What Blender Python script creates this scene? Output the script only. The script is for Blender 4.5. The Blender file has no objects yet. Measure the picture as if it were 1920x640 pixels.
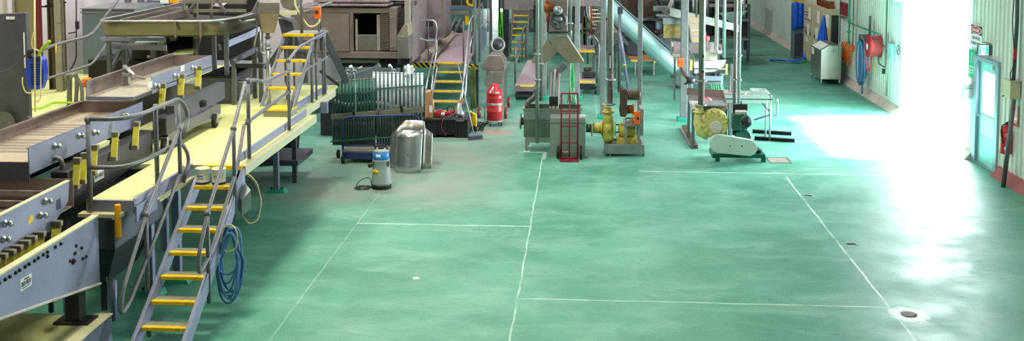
import bpy, bmesh, math, random
from mathutils import Vector, Matrix
random.seed(7)
PI = math.pi
# ------------------------------------------------------------------ camera model
H = 4.9; F = 2000.0
PITCH = math.atan(147 / F); YAW = math.atan(135 / F * math.cos(PITCH))
RM = Matrix.Rotation(YAW, 3, 'Z') @ Matrix.Rotation(PI / 2 - PITCH, 3, 'X')
def ray(px, py): return RM @ Vector(((px - 960) / F, -py / F, -1))
_col = [960]
def at(px, py, Y):
    # a zero column means "same column as the point before" (used when only a height is wanted)
    if px == 0: px = _col[0]
    else: _col[0] = px
    d = ray(px, py); t = Y / d.y
    return Vector((d.x * t, Y, H + d.z * t))
def gnd(px, py, z=0.0):
    d = ray(px, py); t = (z - H) / d.z
    return Vector((d.x * t, d.y * t, z))
def onx(px, py, X):
    d = ray(px, py); t = X / d.x
    return Vector((X, d.y * t, H + d.z * t))
def lerp(a, b, t): return a + (b - a) * t
# ------------------------------------------------------------------ materials
def srgb(c):
    if isinstance(c, str): c = [int(c[i:i + 2], 16) / 255 for i in (0, 2, 4)]
    return [((v + .055) / 1.055) ** 2.4 if v > .04045 else v / 12.92 for v in c] + [1]
def mat(name, col, rough=.5, metal=0., var=.12, scale=6., bump=.0, bscale=60., col2=None, mixs=1.5, mixlo=.5, mixhi=.7, emit=None, es=0, stretch=None, trans=0, coat=0):
    m = bpy.data.materials.new(name); m.use_nodes = True
    nt = m.node_tree; N = nt.nodes; L = nt.links
    b = N['Principled BSDF']
    b.inputs['Roughness'].default_value = rough; b.inputs['Metallic'].default_value = metal
    if trans: b.inputs['Transmission Weight'].default_value = trans
    if coat: b.inputs['Coat Weight'].default_value = coat
    c = srgb(col)
    tc = N.new('ShaderNodeTexCoord'); src = tc.outputs['Object']
    if stretch:
        mp = N.new('ShaderNodeMapping'); mp.inputs['Scale'].default_value = stretch
        L.new(src, mp.inputs['Vector']); src = mp.outputs['Vector']
    n = N.new('ShaderNodeTexNoise'); n.inputs['Scale'].default_value = scale; n.inputs['Detail'].default_value = 5
    L.new(src, n.inputs['Vector'])
    r = N.new('ShaderNodeValToRGB')
    r.color_ramp.elements[0].position = .3; r.color_ramp.elements[1].position = .7
    r.color_ramp.elements[0].color = [v * (1 - var) for v in c[:3]] + [1]
    r.color_ramp.elements[1].color = [min(1, v * (1 + var)) for v in c[:3]] + [1]
    L.new(n.outputs['Fac'], r.inputs['Fac']); out = r.outputs['Color']
    if col2:
        n2 = N.new('ShaderNodeTexNoise'); n2.inputs['Scale'].default_value = mixs; n2.inputs['Detail'].default_value = 6
        n2.inputs['Roughness'].default_value = .65
        L.new(src, n2.inputs['Vector'])
        r2 = N.new('ShaderNodeValToRGB'); r2.color_ramp.elements[0].position = mixlo; r2.color_ramp.elements[1].position = mixhi
        L.new(n2.outputs['Fac'], r2.inputs['Fac'])
        mx = N.new('ShaderNodeMix'); mx.data_type = 'RGBA'; mx.inputs['B'].default_value = srgb(col2)
        mx.inputs[7].default_value = srgb(col2)
        L.new(r2.outputs['Color'], mx.inputs[0]); L.new(out, mx.inputs[6]); out = mx.outputs[2]
    L.new(out, b.inputs['Base Color'])
    rr = N.new('ShaderNodeMapRange'); rr.inputs[3].default_value = max(.03, rough * .85); rr.inputs[4].default_value = min(1, rough * 1.2)
    L.new(n.outputs['Fac'], rr.inputs[0]); L.new(rr.outputs[0], b.inputs['Roughness'])
    if bump:
        n3 = N.new('ShaderNodeTexNoise'); n3.inputs['Scale'].default_value = bscale
        L.new(src, n3.inputs['Vector'])
        bp = N.new('ShaderNodeBump'); bp.inputs['Strength'].default_value = bump; bp.inputs['Distance'].default_value = .01
        L.new(n3.outputs['Fac'], bp.inputs['Height']); L.new(bp.outputs[0], b.inputs['Normal'])
    if emit:
        b.inputs['Emission Color'].default_value = srgb(emit); b.inputs['Emission Strength'].default_value = es
    return m
M = {}
def dm(k, *a, **kw): M[k] = mat(k, *a, **kw)
dm('gpaint', '8488A2', .45, .25, .1, 3, .15, 90)                    # blue grey painted machine steel
dm('gpaint_dark', '50525E', .5, .3, .15, 3, .15, 90)
dm('stainless', 'A5A39C', .33, .85, .12, 4, .12, 40)
dm('stainless_warm', 'A2928E', .4, .75, .15, 3, .15, 40)
dm('mauve_steel', '97898A', .45, .6, .15, 3, .15, 40, col2='75696B', mixs=2.5)
dm('bright_steel', 'C4C8CC', .3, .95, .06, 4, .05, 60)
dm('galv', '9A9EA0', .42, .7, .14, 9, .15, 50)
dm('galv_dark', '6A6C70', .5, .6, .15, 9, .15, 50)
dm('pan', 'A8A294', .5, .4, .12, 5, .1, 60, col2='8E887A', mixs=3)
dm('rail', '76767E', .5, .45, .14, 20, .2, 90)
dm('darksteel', '3A3A40', .5, .5, .2, 5, .2, 60)
dm('black', '141416', .55, 0, .2, 8, .2, 60)
dm('rubber', '1B1B1D', .75, 0, .15, 12, .3, 80)
dm('hub', '6E2B24', .6, 0, .2, 12)
dm('void', '08080A', .8, 0, .1)
dm('deck', 'D6DA98', .55, 0, .05, 3, .25, 220, col2='BCBE88', mixs=2.0, mixlo=.5, mixhi=.75)
dm('deck_edge', 'CFCBA6', .5, 0, .06, 3)
dm('yellow', 'F2C80E', .5, 0, .1, 14, .2, 90, col2='C9A018', mixs=9, mixlo=.6)
dm('yellow_post', 'F2A010', .4, 0, .06, 10)
dm('spring', 'E4DA5A', .5, 0, .12, 14, .2, 90)
dm('tread', '8F8F82', .6, .2, .1, 30, .4, 200)
dm('stringer', '8489A4', .45, .25, .1, 4, .15, 90)
dm('teal_foot', '1FA388', .4, 0, .08, 10)
dm('blue_plastic', '1F46C8', .35, 0, .08, 8)
dm('blue_tarp', '1560D8', .4, 0, .12, 5, .5, 14)
dm('blue_hose', '5584B8', .4, 0, .12, 20)
dm('bluevac', '2F86DC', .35, 0, .06, 8)
dm('vacgrey', '9AA6A8', .45, 0, .06, 8)
dm('cream', 'D8CE98', .5, 0, .06, 8)
dm('lime', '9CCB28', .45, 0, .06, 8)
dm('green_cord', '2FC46A', .5, 0, .15, 8)
dm('green_rope', '58C93A', .5, 0, .25, 18)
dm('green_pipe', '2FA77C', .4, 0, .08, 8)
dm('red_paint', 'B22A30', .38, 0, .08, 8)
dm('red_dark', '8C1E34', .4, .1, .08, 8)
dm('red_hose', 'D04A50', .45, 0, .1, 14)
dm('pink', 'EE7A86', .6, 0, .1, 8)
dm('orange', 'F26A14', .4, 0, .06, 8)
dm('orange_dark', '8E4A22', .5, .1, .15, 10)
dm('wall_white', 'D8CDD2', .6, 0, .04, 2)
dm('wall_olive', '8A8662', .6, 0, .06, 2)
dm('tank_blue', '74828E', .5, .3, .08, 2, col2='5C6A74', mixs=1)
dm('maroon', '7E2036', .5, 0, .1, 4)
dm('column', '8F8C7E', .5, .3, .12, 3)
dm('cor_wall', 'D3DED6', .5, 0, .04, 1.2, col2='C4CFC6', mixs=.7)
dm('curb', 'CFC4BC', .7, 0, .08, 3, .3, 40, col2='A8988E', mixs=2)
dm('curb_red', '9A5A58', .7, 0, .1, 3, .3, 40)
dm('door_frame', '8FA3B4', .45, .2, .05, 3)
dm('door_leaf', '8CCFD0', .45, .1, .05, 3, col2='A8DAD8', mixs=2)
dm('ypump', 'C4B858', .4, .1, .1, 6, .2, 40, col2='86661A', mixs=7, mixlo=.48, mixhi=.68)
dm('ypump_bright', 'D6CF84', .4, .1, .1, 6, .2, 40, col2='B0A040', mixs=6, mixlo=.55, mixhi=.72)
dm('guard', 'C2D6D2', .45, .1, .06, 4)
dm('tank_green', '5F7468', .45, .3, .12, 3, .15, 50)
dm('tank_grey', '93A098', .42, .45, .1, 3, .1, 50)
dm('motor_brown', '5E4C40', .45, .4, .15, 8)
dm('motor_green', '1F6050', .45, .2, .12, 8)
dm('motor_black', '26282A', .45, .3, .12, 8)
dm('tube_green', '3E7768', .35, .4, .15, 4, .1, 60, col2='8AA79A', mixs=3, mixlo=.55, mixhi=.75)
dm('tube_white', 'DDE4EE', .4, .2, .06, 4, col2='8FB2C8', mixs=4, mixlo=.6)
dm('tube_dark', '46605A', .4, .5, .15, 6, col2='8C8480', mixs=5)
dm('clamp', '8A8676', .5, .5, .12, 8)
dm('trolley_blue', '2B3C70', .5, .2, .15, 5)
dm('cardboard', 'B08A62', .8, 0, .08, 6)
dm('paper', 'ECECE8', .7, 0, .03, 6)
dm('plastic_wrap', 'EDF0F4', .35, 0, .05, 10, .6, 20)
dm('cab_cream', 'C8BE9C', .55, .1, .08, 3, .1, 60)
dm('sgreen', '1F9A7C', .4, 0, .03, 4)
dm('sred', 'C2262E', .4, 0, .03, 4)
dm('sblack', '202040', .4, 0, .03, 4)
dm('swhite', 'EAF0F0', .4, 0, .02, 4)
dm('exit_lit', '30D8B8', .4, 0, .02, 4, emit='28D8B0', es=1.2)
dm('exit_white', 'FFFFFF', .4, 0, .02, 4, emit='FFFFFF', es=1.4)
dm('brush', '3A3E48', .8, 0, .2, 40, .5, 100)
dm('wood', '9A7048', .6, 0, .12, 8)
dm('concrete', '8A8680', .8, 0, .1, 3, .3, 40)
dm('apron', 'D8D8D4', .7, 0, .05, .5)
dm('tile_stain', 'B8A868', .5, .3, .15, 4, .1, 30, col2='8A6A30', mixs=5, mixlo=.45)
dm('walkway', 'B5A0A8', .5, .4, .1, 4, .2, 90)
dm('backwall', '75716A', .8, 0, .1, 1)
dm('ceiling_m', '5A5C5A', .8, 0, .05, 1)
dm('glasslit', 'FFFFFF', .3, 0, .01, 1)
dm('plinth_lit', 'A8AC74', .6, 0, .1, 3, .2, 60, col2='7E8468', mixs=2)  # yellow lamplight mixed into the colour of the plinth's upper face
dm('polished', '77736A', .32, .85, .1, 3, .05, 20)
dm('rope_dark', '5C6A28', .6, 0, .2, 14)
dm('skirt', '9C9280', .45, .45, .12, 5, .1, 40)
# stripes of black and yellow paint
def hazard():
    m = bpy.data.materials.new('hazard'); m.use_nodes = True; N = m.node_tree.nodes; L = m.node_tree.links
    b = N['Principled BSDF']; b.inputs['Roughness'].default_value = .5
    tc = N.new('ShaderNodeTexCoord'); sp = N.new('ShaderNodeSeparateXYZ'); L.new(tc.outputs['Object'], sp.inputs[0])
    a = N.new('ShaderNodeMath'); a.operation = 'ADD'; L.new(sp.outputs[0], a.inputs[0]); L.new(sp.outputs[2], a.inputs[1])
    k = N.new('ShaderNodeMath'); k.operation = 'MULTIPLY'; k.inputs[1].default_value = 7.; L.new(a.outputs[0], k.inputs[0])
    f = N.new('ShaderNodeMath'); f.operation = 'FRACT'; L.new(k.outputs[0], f.inputs[0])
    g = N.new('ShaderNodeMath'); g.operation = 'GREATER_THAN'; g.inputs[1].default_value = .5; L.new(f.outputs[0], g.inputs[0])
    mx = N.new('ShaderNodeMix'); mx.data_type = 'RGBA'; mx.inputs[6].default_value = srgb('151515'); mx.inputs[7].default_value = srgb('E8C81A')
    L.new(g.outputs[0], mx.inputs[0]); L.new(mx.outputs[2], b.inputs['Base Color'])
    M['hazard'] = m
hazard()
def slotted():
    """vibrating pan with rows of drain slots across part of its length (object coords: X across, Y along)"""
    m = bpy.data.materials.new('slotted'); m.use_nodes = True; N = m.node_tree.nodes; L = m.node_tree.links
    b = N['Principled BSDF']; b.inputs['Roughness'].default_value = .5; b.inputs['Metallic'].default_value = .4
    tc = N.new('ShaderNodeTexCoord'); sp = N.new('ShaderNodeSeparateXYZ'); L.new(tc.outputs['Object'], sp.inputs[0])
    def mth(op, a, bb=None):
        x = N.new('ShaderNodeMath'); x.operation = op
        for i, v in enumerate([a, bb]):
            if v is None: continue
            if isinstance(v, (int, float)): x.inputs[i].default_value = v
            else: L.new(v, x.inputs[i])
        return x.outputs[0]
    fx = mth('GREATER_THAN', mth('FRACT', mth('MULTIPLY', sp.outputs[0], 36.)), .5)
    fy = mth('GREATER_THAN', mth('FRACT', mth('MULTIPLY', sp.outputs[1], 6.2)), .35)
    mask = mth('MULTIPLY', fx, fy)
    y = sp.outputs[1]
    z1 = mth('MULTIPLY', mth('GREATER_THAN', y, -1.1), mth('LESS_THAN', y, -.27))
    z2 = mth('MULTIPLY', mth('GREATER_THAN', y, -.11), mth('LESS_THAN', y, .69))
    mask = mth('MULTIPLY', mask, mth('ADD', z1, z2))
    n = N.new('ShaderNodeTexNoise'); n.inputs['Scale'].default_value = 5; L.new(tc.outputs['Object'], n.inputs['Vector'])
    r = N.new('ShaderNodeValToRGB'); r.color_ramp.elements[0].color = srgb('A89A8A'); r.color_ramp.elements[1].color = srgb('C0B4A2')
    L.new(n.outputs['Fac'], r.inputs['Fac'])
    mx = N.new('ShaderNodeMix'); mx.data_type = 'RGBA'; mx.inputs[7].default_value = srgb('35302C')
    L.new(mask, mx.inputs[0]); L.new(r.outputs[0], mx.inputs[6]); L.new(mx.outputs[2], b.inputs['Base Color'])
    M['slotted'] = m
slotted()
def perforated():
    m = mat('perforated', 'B9C8C8', .38, .55, .05, 4); N = m.node_tree.nodes; L = m.node_tree.links; b = N['Principled BSDF']
    tc = N.new('ShaderNodeTexCoord'); br = N.new('ShaderNodeTexVoronoi'); br.inputs['Scale'].default_value = 26; br.inputs['Randomness'].default_value = 0
    L.new(tc.outputs['Object'], br.inputs['Vector'])
    r = N.new('ShaderNodeValToRGB'); r.color_ramp.elements[0].position = .28; r.color_ramp.elements[1].position = .36
    r.color_ramp.elements[0].color = srgb('5E8E90'); r.color_ramp.elements[1].color = srgb('BCE0E0')
    L.new(br.outputs['Distance'], r.inputs['Fac']); L.new(r.outputs[0], b.inputs['Base Color'])
    M['perforated'] = m
perforated()
# ------------------------------------------------------------------ mesh builder
def fillet(pts, r, n=5):
    pts = [Vector(p) for p in pts]
    if len(pts) < 3 or r <= 0: return pts
    out = [pts[0]]
    for i in range(1, len(pts) - 1):
        a, b, c = pts[i - 1], pts[i], pts[i + 1]
        u = (a - b); v = (c - b); lu, lv = u.length, v.length
        if lu < 1e-6 or lv < 1e-6: continue
        u /= lu; v /= lv
        d = min(r, lu * .49, lv * .49)
        p, q = b + u * d, b + v * d
        for k in range(n + 1):
            t = k / n
            out.append(p * (1 - t) ** 2 + b * 2 * t * (1 - t) + q * t * t)
    out.append(pts[-1]); return out
SPLIT = {'leg', 'support_leg', 'support_beam', 'platform_rim', 'cart_beam', 'post', 'reaction_beam', 'floor_beam', 'edge_beam', 'strut', 'beam', 'brace', 'motor_stand_leg', 'skid_beam',
         'lever_bar', 'toe_board', 'deck_plate', 'diagonal', 'side_rail', 'branch', 'feet', 'legs', 'print_line', 'rivets', 'green_panel', 'green_cord', 'white_cord', 'cord'}
class MB:
    def __init__(s): s.bm = bmesh.new(); s.smooth = []
    def face(s, vs, sm=False):
        try: f = s.bm.faces.new(vs); f.smooth = sm; return f
        except ValueError: return None
    def box(s, x0, x1, y0, y1, z0, z1):
        x0, x1 = sorted((x0, x1)); y0, y1 = sorted((y0, y1)); z0, z1 = sorted((z0, z1))
        e = min(.003, .0007 * (len(s.bm.verts) // 8))     # keep the faces of neighbouring bars from coinciding
        if x1 - x0 > .02: x0 += e; x1 -= e
        if y1 - y0 > .02: y0 += e; y1 -= e
        if z1 - z0 > .02: z0 += e; z1 -= e
        v = [s.bm.verts.new((x, y, z)) for z in (z0, z1) for y in (y0, y1) for x in (x0, x1)]
        for q in ((0, 2, 3, 1), (4, 5, 7, 6), (0, 1, 5, 4), (2, 6, 7, 3), (0, 4, 6, 2), (1, 3, 7, 5)): s.face([v[i] for i in q])
        return s
    def pbox(s, px0, py0, px1, py1, Y, d):
        a = at(px0, py0, Y); b = at(px1, py1, Y)
        return s.box(a.x, b.x, Y, Y + d, a.z, b.z)
    def hexa(s, p):   # 8 points: bottom 4 ccw, top 4 ccw
        v = [s.bm.verts.new(q) for q in p]
        for q in ((3, 2, 1, 0), (4, 5, 6, 7), (0, 1, 5, 4), (1, 2, 6, 5), (2, 3, 7, 6), (3, 0, 4, 7)): s.face([v[i] for i in q])
        return s
    def beam(s, p, q, w=.06, h=.06, up=(0, 0, 1)):
        p = Vector(p); q = Vector(q); d = (q - p).normalized(); u = Vector(up)
        if abs(d.dot(u)) > .98: u = Vector((0, 1, 0))
        a = d.cross(u).normalized() * w / 2; b = a.cross(d).normalized() * h / 2
        return s.hexa([p - a - b, p + a - b, q + a - b, q - a - b, p - a + b, p + a + b, q + a + b, q - a + b])
    def prism(s, poly, ext):
        ext = Vector(ext); n = len(poly)
        a = [s.bm.verts.new(p) for p in poly]; b = [s.bm.verts.new(Vector(p) + ext) for p in poly]
        s.face(a[::-1]); s.face(b)
        for i in range(n): s.face([a[i], a[(i + 1) % n], b[(i + 1) % n], b[i]])
        return s
    def sheet(s, poly, t=.006):
        poly = [Vector(p) for p in poly]
        nrm = (poly[1] - poly[0]).cross(poly[2] - poly[0]).normalized()
        return s.prism([p - nrm * t / 2 for p in poly], nrm * t)
    def tube(s, pts, r, n=10, closed=False, bend=0, cap=True):
        pts = fillet(pts, bend) if bend else [Vector(p) for p in pts]
        rs = r if isinstance(r, (list, tuple)) else [r] * len(pts)
        m = len(pts); rings = []; prev = None
        for i in range(m):
            if closed: d = pts[(i + 1) % m] - pts[i - 1]
            else: d = pts[min(i + 1, m - 1)] - pts[max(i - 1, 0)]
            if d.length < 1e-9: d = Vector((0, 0, 1))
            d.normalize()
            if prev is None:
                u = Vector((0, 0, 1)) if abs(d.z) < .9 else Vector((1, 0, 0))
            else: u = prev
            a = (u - d * u.dot(d)).normalized(); b = d.cross(a); prev = a
            rings.append([s.bm.verts.new(pts[i] + (a * math.cos(2 * PI * k / n) + b * math.sin(2 * PI * k / n)) * rs[i]) for k in range(n)])
        for i in range(m if closed else m - 1):
            A, B = rings[i], rings[(i + 1) % m]
            for k in range(n): s.face([A[k], A[(k + 1) % n], B[(k + 1) % n], B[k]], True)
        if not closed and cap: s.face(rings[0][::-1]); s.face(rings[-1])
        return s
    def cyl(s, p, q, r, r2=None, n=20): return s.tube([p, q], [r, r if r2 is None else r2], n)
    def lathe(s, o, prof, axis=(0, 0, 1), n=24):
        o = Vector(o); d = Vector(axis).normalized()
        u = Vector((1, 0, 0)) if abs(d.x) < .9 else Vector((0, 1, 0))
        a = (u - d * u.dot(d)).normalized(); b = d.cross(a); rings = []
        for r, h in prof:
            if r < 1e-5: rings.append([s.bm.verts.new(o + d * h)])
            else: rings.append([s.bm.verts.new(o + d * h + (a * math.cos(2 * PI * k / n) + b * math.sin(2 * PI * k / n)) * r) for k in range(n)])
        for i in range(len(rings) - 1):
            A, B = rings[i], rings[i + 1]
            sharp = False
            for k in range(n):
                k2 = (k + 1) % n
                if len(A) == 1 and len(B) == 1: continue
                if len(A) == 1: s.face([A[0], B[k2], B[k]], True)
                elif len(B) == 1: s.face([A[k], A[k2], B[0]], True)
                else: s.face([A[k], A[k2], B[k2], B[k]], True)
        if len(rings[0]) > 1: s.face(rings[0][::-1])
        if len(rings[-1]) > 1: s.face(rings[-1])
        return s
    def ball(s, c, r, n=12):
        c = Vector(c)
        return s.lathe(c, [(r * math.sin(PI * k / 8), -r * math.cos(PI * k / 8)) for k in range(9)], n=n)
    def torus(s, c, R, r, axis=(0, 0, 1), n=24, m=8, a0=0, a1=2 * PI):
        c = Vector(c); d = Vector(axis).normalized(); u = Vector((1, 0, 0)) if abs(d.x) < .9 else Vector((0, 1, 0))
        a = (u - d * u.dot(d)).normalized(); b = d.cross(a); full = abs(a1 - a0 - 2 * PI) < 1e-6
        pts = [c + (a * math.cos(t) + b * math.sin(t)) * R for t in [a0 + (a1 - a0) * k / n for k in range(n if full else n + 1)]]
        return s.tube(pts, r, m, closed=full)
    def grid(s, fn, nu, nv, t=0):
        v = [[s.bm.verts.new(fn(i / nu, j / nv)) for j in range(nv + 1)] for i in range(nu + 1)]
        for i in range(nu):
            for j in range(nv): s.face([v[i][j], v[i + 1][j], v[i + 1][j + 1], v[i][j + 1]], True)
        return s
    def islands(s):
        seen = set(); out = []
        for v in s.bm.verts:
            if v in seen: continue
            st = [v]; grp = []; seen.add(v)
            while st:
                a = st.pop(); grp.append(a)
                for e in a.link_edges:
                    b = e.other_vert(a)
                    if b not in seen: seen.add(b); st.append(b)
            out.append(grp)
        return out
    def build(s, name, m, parent=None, label=None, bev=0, kind=None, org=None, solid=0):
        bmesh.ops.recalc_face_normals(s.bm, faces=s.bm.faces)
        if parent is not None and name in SPLIT:
            isl = s.islands()
            if len(isl) > 1:
                outs = []
                for k in isl:
                    mb = MB(); mp = {}
                    for v in k: mp[v] = mb.bm.verts.new(v.co)
                    for f in s.bm.faces:
                        if f.verts[0] in mp: mb.face([mp[v] for v in f.verts], f.smooth)
                    outs.append(mb)
                s.bm.free()
                return [q.build(name, m, parent, label, bev, kind, org, solid) for q in outs][0]
        me = bpy.data.meshes.new(name)
        cs = [v.co for v in s.bm.verts]
        mn = Vector((min(c.x for c in cs), min(c.y for c in cs), min(c.z for c in cs)))
        mxx = Vector((max(c.x for c in cs), max(c.y for c in cs), max(c.z for c in cs)))
        if parent is not None: o0 = wloc(parent)
        else: o0 = Vector(org) if org is not None else Vector(((mn.x + mxx.x) / 2, (mn.y + mxx.y) / 2, mn.z))
        # every part has its origin at its own centre base, expressed relative to its parent
        pc = Vector(((mn.x + mxx.x) / 2, (mn.y + mxx.y) / 2, mn.z)) if parent is not None else o0
        bmesh.ops.translate(s.bm, verts=s.bm.verts, vec=-pc)
        s.bm.to_mesh(me); s.bm.free()
        o = bpy.data.objects.new(name, me); bpy.context.scene.collection.objects.link(o)
        o.location = pc - o0 if parent is not None else o0
        if parent is not None: o.parent = parent
        me.materials.append(M[m] if isinstance(m, str) else m)
        if label: o['label'] = label
        if kind: o['kind'] = kind
        if solid:
            md = o.modifiers.new('solid', 'SOLIDIFY'); md.thickness = solid; md.offset = 0
        if bev:
            md = o.modifiers.new('bevel', 'BEVEL'); md.width = bev; md.segments = 2; md.limit_method = 'ANGLE'; md.angle_limit = math.radians(40)
            md.harden_normals = False
        return o
def wloc(o):
    l = Vector(o.location)
    while o.parent: o = o.parent; l = l + Vector(o.location)
    return l
def T(name, label, cat, loc, group=None):
    o = bpy.data.objects.new(name, None); bpy.context.scene.collection.objects.link(o)
    o.empty_display_size = .1; o.location = loc; o['label'] = label; o['category'] = cat
    if group: o['group'] = group
    return o
def S(mb, name, m, label, cat, group=None, bev=0, kind=None, org=None, solid=0):
    o = mb.build(name, m, None, label, bev, kind, org, solid); o['category'] = cat
    if group: o['group'] = group
    return o
def ST(mb, name, m, bev=0, parent=None, org=None):
    o = mb.build(name, m, parent, None, bev, None if parent else 'structure', org); return o
def dup(o, loc=None, parent=None, label=None, rz=None):
    c = o.copy(); bpy.context.scene.collection.objects.link(c)
    if parent is not None: c.parent = parent
    if loc is not None: c.location = loc
    if rz is not None: c.rotation_euler = (0, 0, rz)
    if label: c['label'] = label
    for ch in list(o.children): dup(ch, None, c)
    return c
def text_mesh(name, body, m, parent, o, ux, uy, w, h, depth=.004):
    """lettering filling w x h, lower left corner at o, in the plane of unit vectors ux, uy"""
    cu = bpy.data.curves.new('t', 'FONT'); cu.body = body; cu.size = 1; cu.extrude = .0; cu.align_x = 'LEFT'
    to = bpy.data.objects.new('t', cu); bpy.context.scene.collection.objects.link(to)
    bpy.context.view_layer.update()
    me = bpy.data.meshes.new_from_object(to.evaluated_get(bpy.context.evaluated_depsgraph_get()))
    bpy.data.objects.remove(to); bpy.data.curves.remove(cu)
    xs = [v.co.x for v in me.vertices]; ys = [v.co.y for v in me.vertices]
    x0, x1, y0, y1 = min(xs), max(xs), min(ys), max(ys)
    ux = Vector(ux); uy = Vector(uy); nz = ux.cross(uy).normalized(); o = Vector(o); base = wloc(parent) if parent else Vector()
    for v in me.vertices:
        v.co = o + ux * ((v.co.x - x0) / (x1 - x0) * w) + uy * ((v.co.y - y0) / (y1 - y0) * h) - base
    ob = bpy.data.objects.new(name, me); bpy.context.scene.collection.objects.link(ob)
    if parent: ob.parent = parent
    me.name = name; me.materials.clear(); me.materials.append(M[m])
    md = ob.modifiers.new('solid', 'SOLIDIFY'); md.thickness = depth; md.offset = 1
    return ob
V3 = Vector
def pane():
    m = bpy.data.materials.new('pane'); m.use_nodes = True; b = m.node_tree.nodes['Principled BSDF']
    b.inputs['Base Color'].default_value = (.95, .98, 1, 1); b.inputs['Roughness'].default_value = .25; b.inputs['Transmission Weight'].default_value = .95; b.inputs['IOR'].default_value = 1.1
    M['pane'] = m
pane()
WORLD = 52.0; PORTAL = True; SUN = 120.0; SUNDIR = Vector((-1.0, -.10, -1.15))
WY = (1.0, .96, .72); WN = (1.0, .98, .95)
LAMPS = [(a, b, c * .37, d) for a, b, c, d in [(-4.9, 10.5, 900, WY), (-4.9, 16, 1000, WY), (-9.0, 14, 700, WY), (-5.2, 23, 1000, WN), (-9, 21, 600, WN), (0, 10, 450, WN), (0.3, 17, 550, WN), (1.5, 25, 600, WN),
         (-3.5, 31, 1000, WN), (3, 37, 600, WN), (-2, 46, 900, WN), (4, 52, 500, WN), (5.5, 13, 100, WN)]]
# ================================================================== SETTING
sc = bpy.context.scene
cam = bpy.data.cameras.new('camera'); co = bpy.data.objects.new('camera', cam); sc.collection.objects.link(co)
co.location = (0, 0, H); co.rotation_euler = (PI / 2 - PITCH, 0, YAW)
cam.sensor_width = 36; cam.lens = F * 36 / 1920; cam.shift_y = -320 / 1920; cam.clip_end = 400
sc.camera = co
sc.view_settings.view_transform = 'Standard'; sc.view_settings.look = 'None'; sc.view_settings.gamma = 1
sc.view_settings.use_curve_mapping = False; sc.view_settings.exposure = 0.0
XW = 8.05        # inner face of the right wall
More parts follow.
